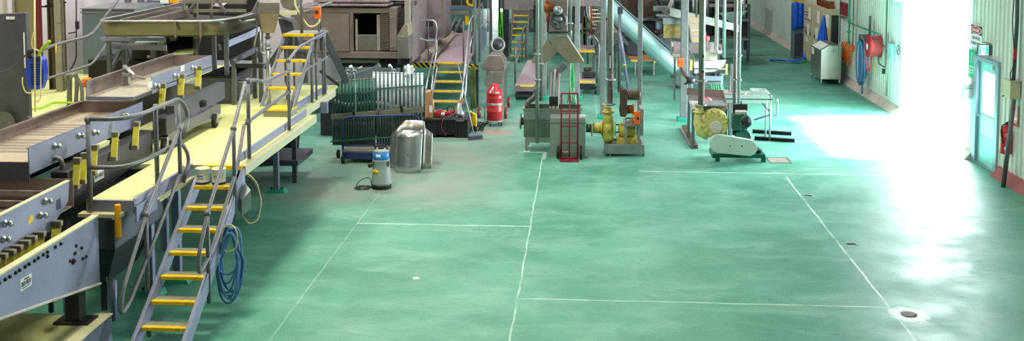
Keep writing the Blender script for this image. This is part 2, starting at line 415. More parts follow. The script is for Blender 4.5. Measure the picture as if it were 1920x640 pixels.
# floor ------------------------------------------------------------
def floor_mat():
    m = bpy.data.materials.new('floor_paint'); m.use_nodes = True; N = m.node_tree.nodes; L = m.node_tree.links
    b = N['Principled BSDF']
    tc = N.new('ShaderNodeTexCoord'); P = tc.outputs['Object']
    def noise(scale, det=5, rough=.5, st=None, dist=0):
        src = P
        if st:
            mp = N.new('ShaderNodeMapping'); mp.inputs['Scale'].default_value = st; L.new(P, mp.inputs[0]); src = mp.outputs[0]
        n = N.new('ShaderNodeTexNoise'); n.inputs['Scale'].default_value = scale; n.inputs['Detail'].default_value = det
        n.inputs['Roughness'].default_value = rough; n.inputs['Distortion'].default_value = dist; L.new(src, n.inputs[0]); return n.outputs['Fac']
    def mth(op, a, bb=None, c=None):
        x = N.new('ShaderNodeMath'); x.operation = op
        for i, v in enumerate([a, bb, c]):
            if v is None: continue
            if isinstance(v, (int, float)): x.inputs[i].default_value = v
            else: L.new(v, x.inputs[i])
        return x.outputs[0]
    def ramp(f, lo, hi, a=0., bb=1.):
        r = N.new('ShaderNodeMapRange'); r.interpolation_type = 'SMOOTHSTEP'
        for i, v in enumerate((lo, hi, a, bb)): r.inputs[i + 1].default_value = v
        L.new(f, r.inputs[0]); return r.outputs[0]
    def mix(f, a, bb):
        x = N.new('ShaderNodeMix'); x.data_type = 'RGBA'
        if isinstance(f, (int, float)): x.inputs[0].default_value = f
        else: L.new(f, x.inputs[0])
        for i, v in ((6, a), (7, bb)):
            if isinstance(v, str): x.inputs[i].default_value = srgb(v)
            else: L.new(v, x.inputs[i])
        return x.outputs[2]
    sp = N.new('ShaderNodeSeparateXYZ'); L.new(P, sp.inputs[0]); X, Y = sp.outputs[0], sp.outputs[1]
    wob = mth('MULTIPLY', mth('SUBTRACT', noise(1.5, 3), .5), .05)
    col = mix(ramp(noise(.5, 6, .6), .35, .68), FLOOR_A, FLOOR_B)
    col = mix(mth('MULTIPLY', ramp(noise(.9, 7, .7, (1, 2.2, 1), .6), .42, .78), .45), col, FLOOR_DUST)
    col = mix(mth('MULTIPLY', ramp(noise(70, 2, .8), .4, .8), .22), col, 'CFE6DA')
    # brown grey dirt on the work area around the tube trolley
    gx = ramp(X, -6.5, -4.5); gx2 = ramp(X, -2.6, -.9, 1., 0.); gy = ramp(Y, 17.2, 18.6)
    gy2 = ramp(Y, 25.5, 27.5, 1., 0.)
    dirt = mth('MULTIPLY', mth('MULTIPLY', gx, gx2), mth('MULTIPLY', gy, gy2))
    dirt = mth('MULTIPLY', dirt, ramp(noise(.8, 6, .6), .3, .62, .35, .85))
    col = mix(dirt, col, '8C9288')
    # red paint marks near the tank
    for (cx, cy, rx, ry) in ((-1.95, 24.5, .42, .35), (-2.25, 28.0, .35, .45), (-3.2, 22.2, .05, .05)):
        dx = mth('DIVIDE', mth('SUBTRACT', X, cx), rx); dy = mth('DIVIDE', mth('SUBTRACT', Y, cy), ry)
        d = mth('ADD', mth('MULTIPLY', dx, dx), mth('MULTIPLY', dy, dy))
        mk = mth('MULTIPLY', ramp(d, .5, 1.1, 1., 0.), ramp(noise(9, 4), .42, .6)); col = mix(mth('MULTIPLY', mk, .7), col, 'C8605A')
    # pale seams: (axis, position, from, to, half width, strength)
    segs = [('x', -.84, 9, 22.3, .009, .55), ('x', 3.9, 9, 20.6, .012, .75), ('x', -3.66, 9, 18.8, .010, .22),
            ('y', 16.84, -3.66, -.84, .014, .75), ('y', 13.55, -.84, 3.9, .012, .6), ('y', 20.8, 1.1, 6.4, .02, .45),
            ('y', 22.4, -1.35, -.8, .025, .8), ('x', -.8, 21.7, 22.4, .02, .6), ('x', .35, 25, 40, .02, .2)]
    brk = ramp(noise(2.2, 4), .3, .62, .25, 1.)
    for ax, p, a, bb, hw, st in segs:
        u, v = (X, Y) if ax == 'x' else (Y, X)
        d = mth('ABSOLUTE', mth('SUBTRACT', mth('ADD', u, wob), p))
        mk = ramp(d, hw, hw * 1.8, 1., 0.)
        mk = mth('MULTIPLY', mk, mth('MULTIPLY', mth('GREATER_THAN', v, a), mth('LESS_THAN', v, bb)))
        col = mix(mth('MULTIPLY', mth('MULTIPLY', mk, brk), st), col, 'E4F4EC')
    # worn patch round the drain cover, small chip
    for (px, py, rx, ry, c2, s) in ((1704, 590, .26, .30, 'E0EEEA', .8), (1704, 590, .10, .13, '5A4A44', .9), (780, 522, .05, .06, 'F4F8F4', .9)):
        g = gnd(px, py); dx = mth('DIVIDE', mth('SUBTRACT', X, g.x), rx); dy = mth('DIVIDE', mth('SUBTRACT', Y, g.y), ry)
        d = mth('ADD', mth('MULTIPLY', dx, dx), mth('MULTIPLY', dy, dy)); d = mth('ADD', d, mth('MULTIPLY', mth('SUBTRACT', noise(12, 4), .5), 1.6))
        col = mix(mth('MULTIPLY', ramp(d, .5, 1.0, 1., 0.), s), col, c2)
    L.new(col, b.inputs['Base Color'])
    L.new(ramp(noise(1.3, 6, .6), .3, .7, FLOOR_R0, FLOOR_R1), b.inputs['Roughness'])
    b.inputs['Specular IOR Level'].default_value = .5
    bp = N.new('ShaderNodeBump'); bp.inputs['Strength'].default_value = .12; bp.inputs['Distance'].default_value = .01
    L.new(noise(35, 4), bp.inputs['Height']); L.new(bp.outputs[0], b.inputs['Normal'])
    M['floor'] = m
FLOOR_A, FLOOR_B, FLOOR_DUST, FLOOR_R0, FLOOR_R1 = '30896F', '56A48C', '9CC4B6', .40, .58
floor_mat()
ST(MB().box(-12, 8.6, -4, 60, -.2, 0), 'floor', 'floor', org=(0, 0, 0))
# walls --------------------------------------------------------------
def corrugated(y0, y1, z0, z1, x=XW, t=.06, pitch=.2):
    """trapezoid ribbed sheet cladding, ribs standing into the room"""
    mb = MB(); y = y0; prof = []
    while y < y1 - 1e-4:
        for dy, dx in ((0, 0), (.11, 0), (.135, -.028), (.175, -.028)):
            if y + dy <= y1: prof.append((x + dx, y + dy))
        y += pitch
    prof.append((x, y1))
    poly = [V3((a, b, z0)) for a, b in prof] + [V3((x + t, y1, z0)), V3((x + t, y0, z0))]
    n = len(poly); A = [mb.bm.verts.new(p) for p in poly]; B = [mb.bm.verts.new((p.x, p.y, z1)) for p in poly]
    for i in range(n): mb.face([A[i], A[(i + 1) % n], B[(i + 1) % n], B[i]])
    return mb
YD0, YD1 = 20.86, 27.05     # roller door opening along the wall
pj = onx(1816, 290, XW)
YD0 = pj.y; YD1 = onx(1690, 217, XW).y
ZD = 3.5
PD0, PD1 = 21.0, 22.26     # personnel door opening (leaf plus frame)
ST(corrugated(PD1, YD0, .0, 9), 'wall_right', 'cor_wall')
ST(corrugated(12, PD0, .0, 9), 'wall_right', 'cor_wall')
ST(corrugated(PD0, PD1, 2.17, 9), 'wall_right', 'cor_wall')
ST(corrugated(YD0, YD1, ZD, 9), 'wall_right', 'cor_wall')
ST(corrugated(YD1, 60, .0, 9), 'wall_right', 'cor_wall')
ST(MB().box(-12, -5.2, 60, 60.3, 0, 9), 'wall_back', 'backwall'); ST(MB().box(-4.7, 8.3, 60, 60.3, 0, 9), 'wall_back', 'backwall'); ST(MB().box(-5.2, -4.7, 60, 60.3, 2.2, 9), 'wall_back', 'backwall')
ST(MB().box(-11.5, -11.2, -4, 60, 0, 9), 'wall_left', 'wall_white')
ST(MB().box(-12, 8.3, -4.3, -4, -.2, 9), 'wall_front', 'backwall')
ST(MB().box(8.05, 8.3, -4, 12, 0, 9), 'wall_right', 'cor_wall')
ST(MB().box(-12, 8.6, -4.3, 60.3, 9, 9.2), 'ceiling', 'ceiling_m')
# sloped concrete curb along the wall
def curb(y0, y1, m, h=.19):
    mb = MB(); mb.prism([V3((XW - .20, y0, 0)), V3((XW + .02, y0, 0)), V3((XW + .02, y0, h)), V3((XW - .03, y0, h))], (0, y1 - y0, 0))
    ST(mb, 'baseboard_right', m)
curb(YD1 + .02, 60, 'curb'); curb(12, PD0 - .1, 'curb_red'); curb(PD1 + .02, YD0 - .03, 'curb')
# roller door jambs (deep white reveal with guide channels) and the apron outside
mb = MB(); mb.box(XW - .04, XW + .62, YD1 - .02, YD1 + .12, 0, ZD); mb.box(XW + .25, XW + .33, YD1 - .07, YD1, 0, ZD); mb.box(XW + .43, XW + .48, YD1 - .05, YD1, 0, ZD)
ST(mb, 'trim_1', 'swhite')
mb = MB(); mb.box(XW - .035, XW + .5, YD0 - .12, YD0 + .012, 0, ZD); ST(mb, 'trim_2', 'swhite')
mb = MB(); mb.box(XW + .08, XW + .5, YD0, YD1, ZD, ZD + .1); ST(mb, 'trim_3', 'swhite')
ST(MB().box(8.6, 70, -20, 90, -.25, -.03), 'ground_outside', 'apron')
# light ------------------------------------------------------------
w = bpy.data.worlds.new('world'); sc.world = w; w.use_nodes = True
bg = w.node_tree.nodes['Background']; bg.inputs[0].default_value = (.86, .93, 1.0, 1); bg.inputs[1].default_value = WORLD
def area(name, loc, sx, sy, power, col, rot=(0, 0, 0)):
    l = bpy.data.lights.new(name, 'AREA'); l.shape = 'RECTANGLE'; l.size = sx; l.size_y = sy; l.energy = power; l.color = col
    o = bpy.data.objects.new(name, l); sc.collection.objects.link(o); o.location = loc; o.rotation_euler = rot; return o
for i, (x, y, p, c) in enumerate(LAMPS): area('high_bay_lamp', (x, y, 8.6), 1.0, 1.0, p, c)
if PORTAL:
    o = area('door_portal', (XW + .55, (YD0 + YD1) / 2, ZD / 2), ZD, YD1 - YD0, 1, (1, 1, 1), (0, -PI / 2, 0))
    o.rotation_euler = (0, PI / 2, 0); o.data.cycles.is_portal = True
sun = bpy.data.lights.new('sun', 'SUN'); sun.energy = SUN; sun.angle = math.radians(9); sun.color = (1, .98, .94)
so = bpy.data.objects.new('sun', sun); sc.collection.objects.link(so)
so.rotation_euler = SUNDIR.to_track_quat('-Z', 'Y').to_euler(); so.location = (20, 30, 20)
# ================================================================== LEFT SIDE: walkways, stairs, vibrating conveyors
ST(MB().box(-11.2, -4.95, 27.5, 27.7, 0, 9), 'wall_back_left', 'wall_white')
# the left hand plant is laid out on its own slightly shifted grid, then moved into place
TY_ = math.tan(YAW); _at, _gnd, _onx = at, gnd, onx
def at(px, py, Y):
    if px == 0: px = _col[0]
    else: _col[0] = px
    d = ray(px, py); s = Y / (d.y - TY_ * d.x); return Vector((d.x * s, Y, H + d.z * s))
def gnd(px, py, z=0.0): p = _gnd(px, py, z); p.y -= TY_ * p.x; return p
def onx(px, py, X): p = _onx(px, py, X); p.y -= TY_ * p.x; return p
_before = set(o.name for o in bpy.context.scene.objects)
def stair(t, xl, xr, yt, zt, n, rise, going, z0=0, depth=.22, sm='stringer', sw=.2, st=.045, tm='tread', nose='yellow', nh=.035, slab=.03):
    """open flight falling towards the camera: two stringers, treads with a yellow nosing each"""
    yb = yt - going * n - (zt - rise * n - z0) * going / rise; L = Vector((0, yt - yb, zt - z0)); u = L.normalized()
    for x, d in ((xl, st), (xr, -st)):
        nrm = Vector((0, -u.z, u.y)) * sw / 2
        a = Vector((x, yb, z0)); b = Vector((x, yt, zt))
        c = Vector((x, yt, zt - .02)); s0 = sw / u.z
        MB().prism([a + V3((0, -s0 * .35, 0)), a + V3((0, s0 * .65, 0)), b + V3((0, .02, -sw * 1.1)), c], (d, 0, 0)).build('stringer', sm, t, bev=.004)
    for i in range(1, n + 1):
        z = zt - rise * i; y = yt - going * i
        o = MB().box(xl + st, xr - st, y + .02, y + depth, z - slab, z).build('tread', tm, t, bev=.003)
        MB().box(xl + st - .005, xr - st + .005, y, y + .075, z - nh, z + .006).build('nosing', nose, o, bev=.003)
def rail(mb, pts, r=.024, bend=.12): mb.tube(pts, r, 10, bend=bend)
# --- walkway deck -----------------------------------------------------------
DZ = 1.7
t = T('raised_walkway', 'pale yellow raised walkway deck with grey toe boards at left behind the stairs', 'walkway', (-6.5, 15.8, 0))
MB().box(-11.1, -4.5, 14.0, 17.72, DZ - .05, DZ).box(-11.1, -4.8, 17.72, 20.9, DZ - .05, DZ).box(-11.1, -8, 20.9, 23.6, DZ - .05, DZ).build('deck_plate', 'deck', t)
MB().box(-5.68, -5.17, 12.2, 14.0, DZ - .05, DZ).build('deck_plate', 'deck', t)
MB().box(-4.50, -4.42, 14.0, 17.72, DZ - .13, DZ - .01).box(-4.80, -4.72, 17.72, 20.4, DZ - .13, DZ - .01).box(-4.8, -4.42, 17.68, 17.76, DZ - .13, DZ - .005).build('edge_beam', 'deck_edge', t, bev=.004)
MB().box(-4.58, -4.55, 14.25, 17.6, DZ, DZ + .11).build('toe_board', 'stringer', t, bev=.002)
MB().box(-4.88, -4.85, 17.9, 20.3, DZ, DZ + .11).build('toe_board', 'stringer', t, bev=.002)
MB().box(-5.165, -5.13, 12.2, 14.0, DZ - .16, DZ + .015).box(-5.7, -5.13, 12.16, 12.2, DZ - .12, DZ + .005).build('toe_board', 'stringer', t, bev=.003)
MB().box(-5.13, -5.07, 12.75, 14.0, DZ - .17, DZ - .135).box(-5.75, -5.25, 12.05, 12.18, DZ - .17, DZ - .125).build('edge_beam', 'deck_edge', t, bev=.003)
MB().box(-5.12, -5.10, 12.15, 12.75, DZ - .25, DZ - .06).build('kick_plate', 'stringer', t, bev=.003)
MB().box(-9.5, -4.6, 15.9, 16.0, DZ - .25, DZ - .05).box(-9.5, -4.6, 19.2, 19.3, DZ - .25, DZ - .05).box(-5.6, -5.5, 12.4, 20.8, DZ - .3, DZ - .05).build('floor_beam', 'stringer', t)
MB().box(-4.97, -4.46, 13.94, 14.03, DZ - .05, DZ + .008).build('nosing', 'yellow', t, bev=.003)
for px, py, s in ((521, 358, .095), (338, 524, .1), (287, 548, .1), (745, 178, .1), (300, 470, .1)):
    g = gnd(px, py); g.x = max(g.x, -6.2)
    MB().box(g.x - s / 2, g.x + s / 2, g.y - s / 2, g.y + s / 2, .02, DZ - .14).build('post', 'stringer', t, bev=.006)
    if px != 300 and px != 745:
        o = MB().prism([V3((g.x - .19, g.y - .12, 0)), V3((g.x + .19, g.y - .12, 0)), V3((g.x + .13, g.y - .06, .05)), V3((g.x - .13, g.y - .06, .05))], (0, .2, 0)).build('foot_plate', 'teal_foot', t)
        for dx in (-.1, .1): MB().cyl((g.x + dx, g.y, .04), (g.x + dx, g.y, .09), .016, n=8).build('anchor_bolt', 'darksteel', o)
# --- guard rail on walkway edge ----------------------------------------------
t = T('guard_rail', 'grey tubular guard rail along the yellow walkway, beside the small platform steps', 'railing', (-4.5, 15.5, DZ))
P1 = V3((-4.5, 14.38, DZ)); P2 = V3((-4.5, 16.35, DZ)); P4 = V3((-4.8, 19.85, DZ)); P3 = V3((-4.8, 18.9, DZ))
for p, h in ((P1, 1.06), (P2, 1.08), (P4, 1.2), (P3, 1.0)): MB().cyl(p, p + V3((0, 0, h)), .027, n=12).build('post', 'rail', t)
mb = MB(); a = at(500, 166, 15.2)
rail(mb, [P1 + V3((0, 0, 1.06)), P1 + V3((0, .25, 1.04)), V3((-4.5, 15.1, 2.64)), P2 + V3((0, 0, .92))], bend=.3); mb.build('top_rail', 'rail', t)
mb = MB(); rail(mb, [P1 + V3((0, -.1, .5)), P1 + V3((0, .2, .52)), P2 + V3((0, 0, .6))]); mb.build('mid_rail', 'rail', t)
mb = MB(); rail(mb, [P2 + V3((0, 0, 1.08)), at(562, 88, 17.1), at(616, 58, 19.7)], .024, .3); mb.build('top_rail', 'rail', t)
mb = MB(); rail(mb, [P2 + V3((0, .05, .3)), at(562, 150, 16.9), at(578, 128, 17.6), at(616, 106, 19.8)], .022, .2); mb.build('mid_rail', 'rail', t)
for p in (P1 + V3((0, 0, 1.06)), P2 + V3((0, 0, 1.08)), P2 + V3((0, 0, .6)), P1 + V3((0, 0, .52))): MB().ball(p, .042).build('rail_ball', 'rail', t)
# --- near stair -----------------------------------------------------------
t = T('steel_stair', 'blue grey steel stair with yellow edged treads falling towards the camera from the walkway', 'stairs', (-4.72, 12.8, 0))
stair(t, -5.03, -4.41, 14.0, DZ, 8, .2, .285)
t = T('stair_handrail', 'grey tubular handrail with hooked lower end on the open side of the near stair', 'handrail', (-4.42, 13.2, .3))
b1 = V3((-4.42, 12.62, 1.46)); b2 = V3((-4.42, 13.62, 2.28))
mb = MB(); rail(mb, [P1 + V3((.0, -.02, 1.06)), b2, b1, V3((-4.42, 12.32, 1.05)), V3((-4.42, 12.3, .84)), V3((-4.42, 12.45, .86)), b1 + V3((0, .1, -.5)), b2 + V3((0, .12, -.52)), P1 + V3((0, -.1, .5))], .024, .1)
mb.build('rail_loop', 'rail', t)
for b, zb in ((b1, .38), (b2, 1.1)):
    MB().cyl((b.x, b.y, zb), b, .026, n=12).build('post', 'rail', t); MB().ball(b, .042).build('rail_ball', 'rail', t)
MB().ball(b1 + V3((0, .07, -.52)), .036).build('rail_ball', 'rail', t)
t = T('stair_handrail', 'grey tubular handrail with long hooked end on the conveyor side of the near stair', 'handrail', (-5.06, 12.6, .3))
c1 = V3((-5.06, 12.38, 1.5)); c2 = V3((-5.06, 13.45, 2.3))
mb = MB(); rail(mb, [V3((-5.1, 13.55, 2.6)), c2, c1, V3((-5.06, 11.72, .84)), V3((-5.06, 11.62, .58)), V3((-5.06, 11.85, .62)), c1 + V3((0, .06, -.48)), c2 + V3((0, .1, -.5))], .024, .12)
mb.build('rail_loop', 'rail', t)
for b, zb in ((c1, .05), (c2, 1.66)):
    MB().cyl((b.x, b.y, zb), b, .026, n=12).build('post', 'rail', t); MB().ball(b, .042).build('rail_ball', 'rail', t)
MB().ball(c1 + V3((0, .05, -.5)), .036).build('rail_ball', 'rail', t)
# --- rail round the near conveyor ------------------------------------------
t = T('guard_rail', 'grey tubular guard rail curving round the outlet of the perforated tray conveyor', 'railing', (-5.3, 12.6, DZ))
q1 = V3((-5.62, 12.12, DZ - .1)); q2 = V3((-5.15, 12.9, DZ))
MB().cyl(q1, q1 + V3((0, 0, 1.04)), .028, n=12).build('post', 'rail', t); MB().cyl(q2, q2 + V3((0, 0, 1.0)), .028, n=12).build('post', 'rail', t)
for h, nm in ((.96, 'top_rail'), (.4, 'mid_rail')):
    mb = MB(); rail(mb, [V3((-5.62, 12.12, DZ + h)), V3((-5.25, 12.12, DZ + h)), V3((-5.13, 12.5, DZ + h)), V3((-5.13, 12.9, DZ + h)), V3((-5.11, 13.6, DZ + h)), V3((-5.06, 13.75, DZ + h - .25)), V3((-5.06, 13.5, DZ + h - .5))], .026, .28); mb.build(nm, 'rail', t)
for p in (q1 + V3((0, 0, 1.05)), q2 + V3((0, 0, .96)), q2 + V3((0, 0, .4))): MB().ball(p, .04).build('rail_ball', 'rail', t)
# yellow capped post at the deck corner
a = at(228.5, 378, 12.1); MBp = MB().lathe((a.x, 12.1, a.z - .39), [(0, 0), (.034, 0), (.036, .01), (.036, .37), (.03, .385), (0, .388)], n=16)
S(MBp, 'safety_post', 'yellow_post', 'short orange yellow capped tube hanging at the walkway corner', 'post')
# hoop rail below
a = at(76, 308, 12.15); mb = MB(); rail(mb, [a, at(108, 292, 12.3), at(121, 300, 12.3), at(122, 345, 12.3)], .028, .12)
t = T('hoop_rail', 'grey bent tube bracket with black clamp at the front of the perforated tray', 'bracket', (a.x, 12.2, 1.9)); mb.build('tube', 'rail', t)
MB().box(a.x - .05, a.x + .02, 12.1, 12.2, a.z - .06, a.z + .07).build('clamp', 'black', t, bev=.008)
# --- paint cans -----------------------------------------------------------
for cx, lab in ((390, 'white paint can on the top stair tread, nearer the conveyor'), (420.5, 'white paint can on the top stair tread, beside the open side handrail')):
    g = at(cx, 346, 13.83); z0 = DZ - .2 + .001
    t = T('paint_can', lab, 'paint can', (g.x, 13.83, z0), 'paint cans on the stair')
    MB().lathe((g.x, 13.83, z0), [(.086, 0), (.09, .006), (.088, .012), (.088, .205), (.092, .21), (.092, .218), (.078, .218), (.078, .208), (0, .208)], n=28).build('can', 'swhite', t)
    MB().lathe((g.x, 13.83, z0), [(.0885, .015), (.0885, .045)], n=28).build('label_band', 'sblack', t)
    MB().lathe((g.x, 13.83, z0), [(.076, .205), (.076, .214), (0, .214)], n=28).build('lid', 'deck', t)
    mb = MB(); mb.box(g.x - .04, g.x + .03, 13.83 - .0895, 13.83 - .084, z0 + .12, z0 + .135).box(g.x - .03, g.x + .035, 13.83 - .0895, 13.83 - .084, z0 + .09, z0 + .1).build('label_print', 'gpaint', t)
# --- control box with cables on stair --------------------------------------
yb = 13.8; a = at(440, 352, yb); b = at(467, 392, yb)
t = T('junction_box', 'grey sloping top control box beside the stair with looping cables', 'control box', ((a.x + b.x) / 2, yb, b.z))
xm = at(453, 350, yb).x
P = [V3((a.x, yb + .02, b.z + .05)), V3((xm, yb - .1, b.z)), V3((b.x, yb, b.z + .06)), V3((xm - .02, yb + .12, b.z + .1))]
Q = [V3((a.x, yb + .02, a.z - .02)), V3((xm, yb - .1, a.z - .09)), V3((b.x, yb, a.z + .03)), V3((xm - .02, yb + .12, a.z + .09))]
MB().hexa(P + Q).build('box', 'galv', t, bev=.006)
mb = MB(); mb.tube([at(458, 318, yb), at(466, 322, yb), at(478, 335, yb), at(487, 370, yb), at(480, 405, yb), at(463, 412, yb), at(450, 395, yb)], .008, 8, bend=.05); mb.build('cable', 'cream', t)
mb = MB(); mb.tube([at(460, 322, yb + .05), at(470, 330, yb + .05), at(482, 352, yb + .05), at(483, 385, yb + .05), at(470, 402, yb + .05), at(459, 398, yb + .05), at(460, 390, yb)], .008, 8, bend=.05); mb.build('cable', 'galv_dark', t)
# --- blue hose coil ----------------------------------------------------------
t = T('hose_coil', 'coiled pale blue air hose hanging on the side of the near stair', 'hose', (-4.33, 13.1, .1))
rnd = random.Random(3)
mb = MB()
for k in range(9):
    pts = []; top = 1.12 + rnd.uniform(-.03, .05); bot = .2 + rnd.uniform(0, .16) + (.25 if k in (3, 6) else 0); w = rnd.uniform(.10, .17); cx = -4.33 + rnd.uniform(-.03, .03); tilt = rnd.uniform(-.12, .12); yy = 13.08 + rnd.uniform(-.05, .05)
    for j in range(28):
        th = 2 * PI * j / 28; z = (top + bot) / 2 + (top - bot) / 2 * math.cos(th); ww = w * (1 if z < .8 else .75)
        pts.append(V3((cx + ww * math.sin(th) + tilt * (z - .6), yy + .03 * math.sin(th * 2 + k), z)))
    mb.tube(pts, .0125, 8, closed=True)
mb.build('hose', 'blue_hose', t)
mb = MB(); mb.tube([V3((-4.37, 13.06, 1.2)), V3((-4.42, 13.05, .98)), V3((-4.36, 13.05, .85)), V3((-4.22, 13.05, .9)), V3((-4.2, 13.06, 1.1)), V3((-4.28, 13.07, 1.22)), V3((-4.4, 13.1, 1.15))], .008, 8, bend=.08); mb.build('tie_cord', 'cream', t)
MB().box(-4.41, -4.25, 13.1, 13.14, 1.12, 1.16).build('hook', 'galv', t)
# ================= conveyors ==================================================
def leaf_spring(t, p, lean=.06, h=.3, w=.08, m='spring'):
    """slanting fibreglass leaf with a clamp block at either end, on the tray side"""
    p = Vector(p); q = p + V3((0, -lean, -h))
    o = MB().beam(p, q, w, .022, up=(0, 1, 0)).build('leaf_spring', m, t, bev=.003)
    for c in (p, q): MB().box(c.x - w * .55, c.x + w * .55, c.y - .03, c.y + .03, c.z - .028, c.z + .028).build('clamp_block', 'clamp', o, bev=.005)
def knob(t, p, L=.1):
    p = Vector(p)
    o = MB().lathe(p, [(.04, 0), (.04, .012), (.02, .02), (.02, .05), (.034, .055), (.03, .075), (0, .08)], axis=(1, 0, 0), n=14).build('tray_clamp', 'bright_steel', t)
    MB().beam(p + V3((.03, 0, 0)), p + V3((.03, L, .01)), .014, .014).build('toggle', 'galv_dark', o)
def tray(t, xl, xr, y0, y1, zt, h, th=.012, endwall=True, pan='pan', side='gpaint', floor_drop=.16):
    MB().box(xl + th, xr - th, y0, y1, zt - floor_drop - .01, zt - floor_drop).build('pan', pan, t, )
    MB().box(xl, xl + th, y0, y1, zt - h, zt).box(xl, xl + .04, y0, y1, zt - .012, zt).build('side_plate', 'mauve_steel', t)
    MB().box(xr - th, xr, y0, y1, zt - h, zt).box(xr - .03, xr, y0, y1, zt - .01, zt).build('side_plate', side, t)
    if endwall: MB().box(xl, xr, y1 - th, y1, zt - floor_drop, zt).build('end_plate', 'mauve_steel', t)
# conveyor 2 : perforated tray
t = T('tray_conveyor', 'long vibrating conveyor with a slotted tray, nearest full tray at left', 'conveyor', (-6.5, 13.3, DZ))
X2, X2L = -6.12, -7.02
tray(t, X2L, X2, 11.78, 14.85, 2.4, .3, pan='slotted')
MB().box(X2L, X2, 11.77, 11.785, 2.02, 2.24).build('front_lip', 'gpaint_dark', t)
for py, yy in ((285, 12.05), (249, 13.15), (247, 13.6)): pass
for yy, zz in ((12.35, 2.3), (12.95, 2.3), (13.35, 2.26), (14.2, 2.33)): knob(t, (X2, yy, zz))
for px, py in ((263, 229), (224, 248), (186, 272), (167, 287), (154, 296)): leaf_spring(t, onx(px, py, X2 + .26), .07, .3)
fr = MB(); fr.prism([V3((X2 + .02, 12.2, 2.03)), V3((X2 + .02, 14.62, 2.03)), V3((X2 + .02, 14.62, 1.74)), V3((X2 + .02, 12.6, 1.56)), V3((X2 + .02, 12.2, 1.62))], (.2, 0, 0)).build('reaction_beam', 'darksteel', t, bev=.01)
MB().box(X2L + .05, X2L + .25, 12.2, 14.6, 1.74, 2.03).build('reaction_beam', 'darksteel', t, bev=.01)
a = onx(193, 325, X2 + .22); o = MB().box(X2 + .22, X2 + .224, a.y - .13, a.y + .13, a.z - .06, a.z + .07).build('name_label', 'swhite', t)
text_mesh('lettering', 'ISO-FLO', 'sblack', o, (X2 + .225, a.y - .11, a.z - .02), (0, 1, 0), (0, 0, 1), .22, .05)
a = onx(161, 337, X2 + .22); MB().prism([V3((X2 + .22, a.y - .16, a.z - .03)), V3((X2 + .22, a.y - .1, a.z - .05)), V3((X2 + .22, a.y + .16, a.z - .03)), V3((X2 + .22, a.y + .16, a.z + .03)), V3((X2 + .22, a.y - .1, a.z + .04))], (.004, 0, 0)).build('warning_label', 'sred', t)
MB().box(X2 - .06, X2 + .04, 12.5, 12.6, 1.0, 1.7).box(X2 - .06, X2 + .04, 14.2, 14.3, 1.72, 1.8).box(X2L + .05, X2L + .15, 12.5, 12.6, 0.02, 1.8).build('support_leg', 'gpaint_dark', t)
# conveyor 1 : lower front tray with slanted springs
t = T('tray_conveyor', 'lower blue grey vibrating conveyor with cross bars in the tray, at the left picture edge', 'conveyor', (-6.2, 11.0, .45))
X1 = -5.74; ye = 12.03; zt = 2.0
pts = [onx(0, 407, X1), onx(141, 335, X1), onx(139, 371, X1), onx(105, 428, X1), onx(50, 458, X1), onx(0, 478, X1)]
pts[0].z = zt; pts[1].z = zt
y0 = 9.2; ext = [V3((X1, y0, zt)), V3((X1, pts[1].y, zt)), pts[2], pts[3], pts[4], V3((X1, y0, pts[4].z + .04))]
MB().prism(ext, (-.014, 0, 0)).build('side_plate', 'gpaint', t)
MB().box(X1 - .04, X1 + .01, y0, pts[1].y, zt, zt + .01).build('rim', 'deck_edge', t)
MB().box(-7.3, -7.28, y0, ye, 1.6, zt).build('side_plate', 'mauve_steel', t)
MB().box(-7.3, X1, ye - .012, ye, 1.68, zt).build('end_plate', 'mauve_steel', t)
MB().box(-7.28, X1 - .014, y0, ye, 1.68, 1.69).build('pan', 'pan', t)
for yy in (11.62, 11.2, 10.2): MB().box(-7.28, X1 - .014, yy, yy + .03, 1.9, 1.96).build('cross_bar', 'mauve_steel', t)
MB().beam((-6.3, 11.2, 1.93), (-6.1, 10.5, 1.75), .06, .03).build('deflector', 'pan', t)
for px, py in ((97, 371), (88, 397), (20, 441), (22, 412)):
    a = onx(px, py, X1)
    if px == 22: a = onx(23, 412, X1)
    knob(t, a, .08)
a = onx(121, 377, X1); MB().box(X1, X1 + .003, a.y - .05, a.y + .05, a.z - .055, a.z + .055).build('blue_label', 'sblack', t)
a = onx(69, 405, X1); MB().prism([V3((X1, a.y - .05, a.z - .04)), V3((X1, a.y + .07, a.z - .03)), V3((X1, a.y + .06, a.z + .03)), V3((X1, a.y, a.z + .045))], (.003, 0, 0)).build('yellow_label', 'yellow', t)
for px, py in ((119, 412), (88, 432), (72, 440), (60, 448), (46, 457), (33, 465), (18, 472), (4, 482)):
    a = onx(px, py, X1 + .06); leaf_spring(t, a, .12, .42, .1)
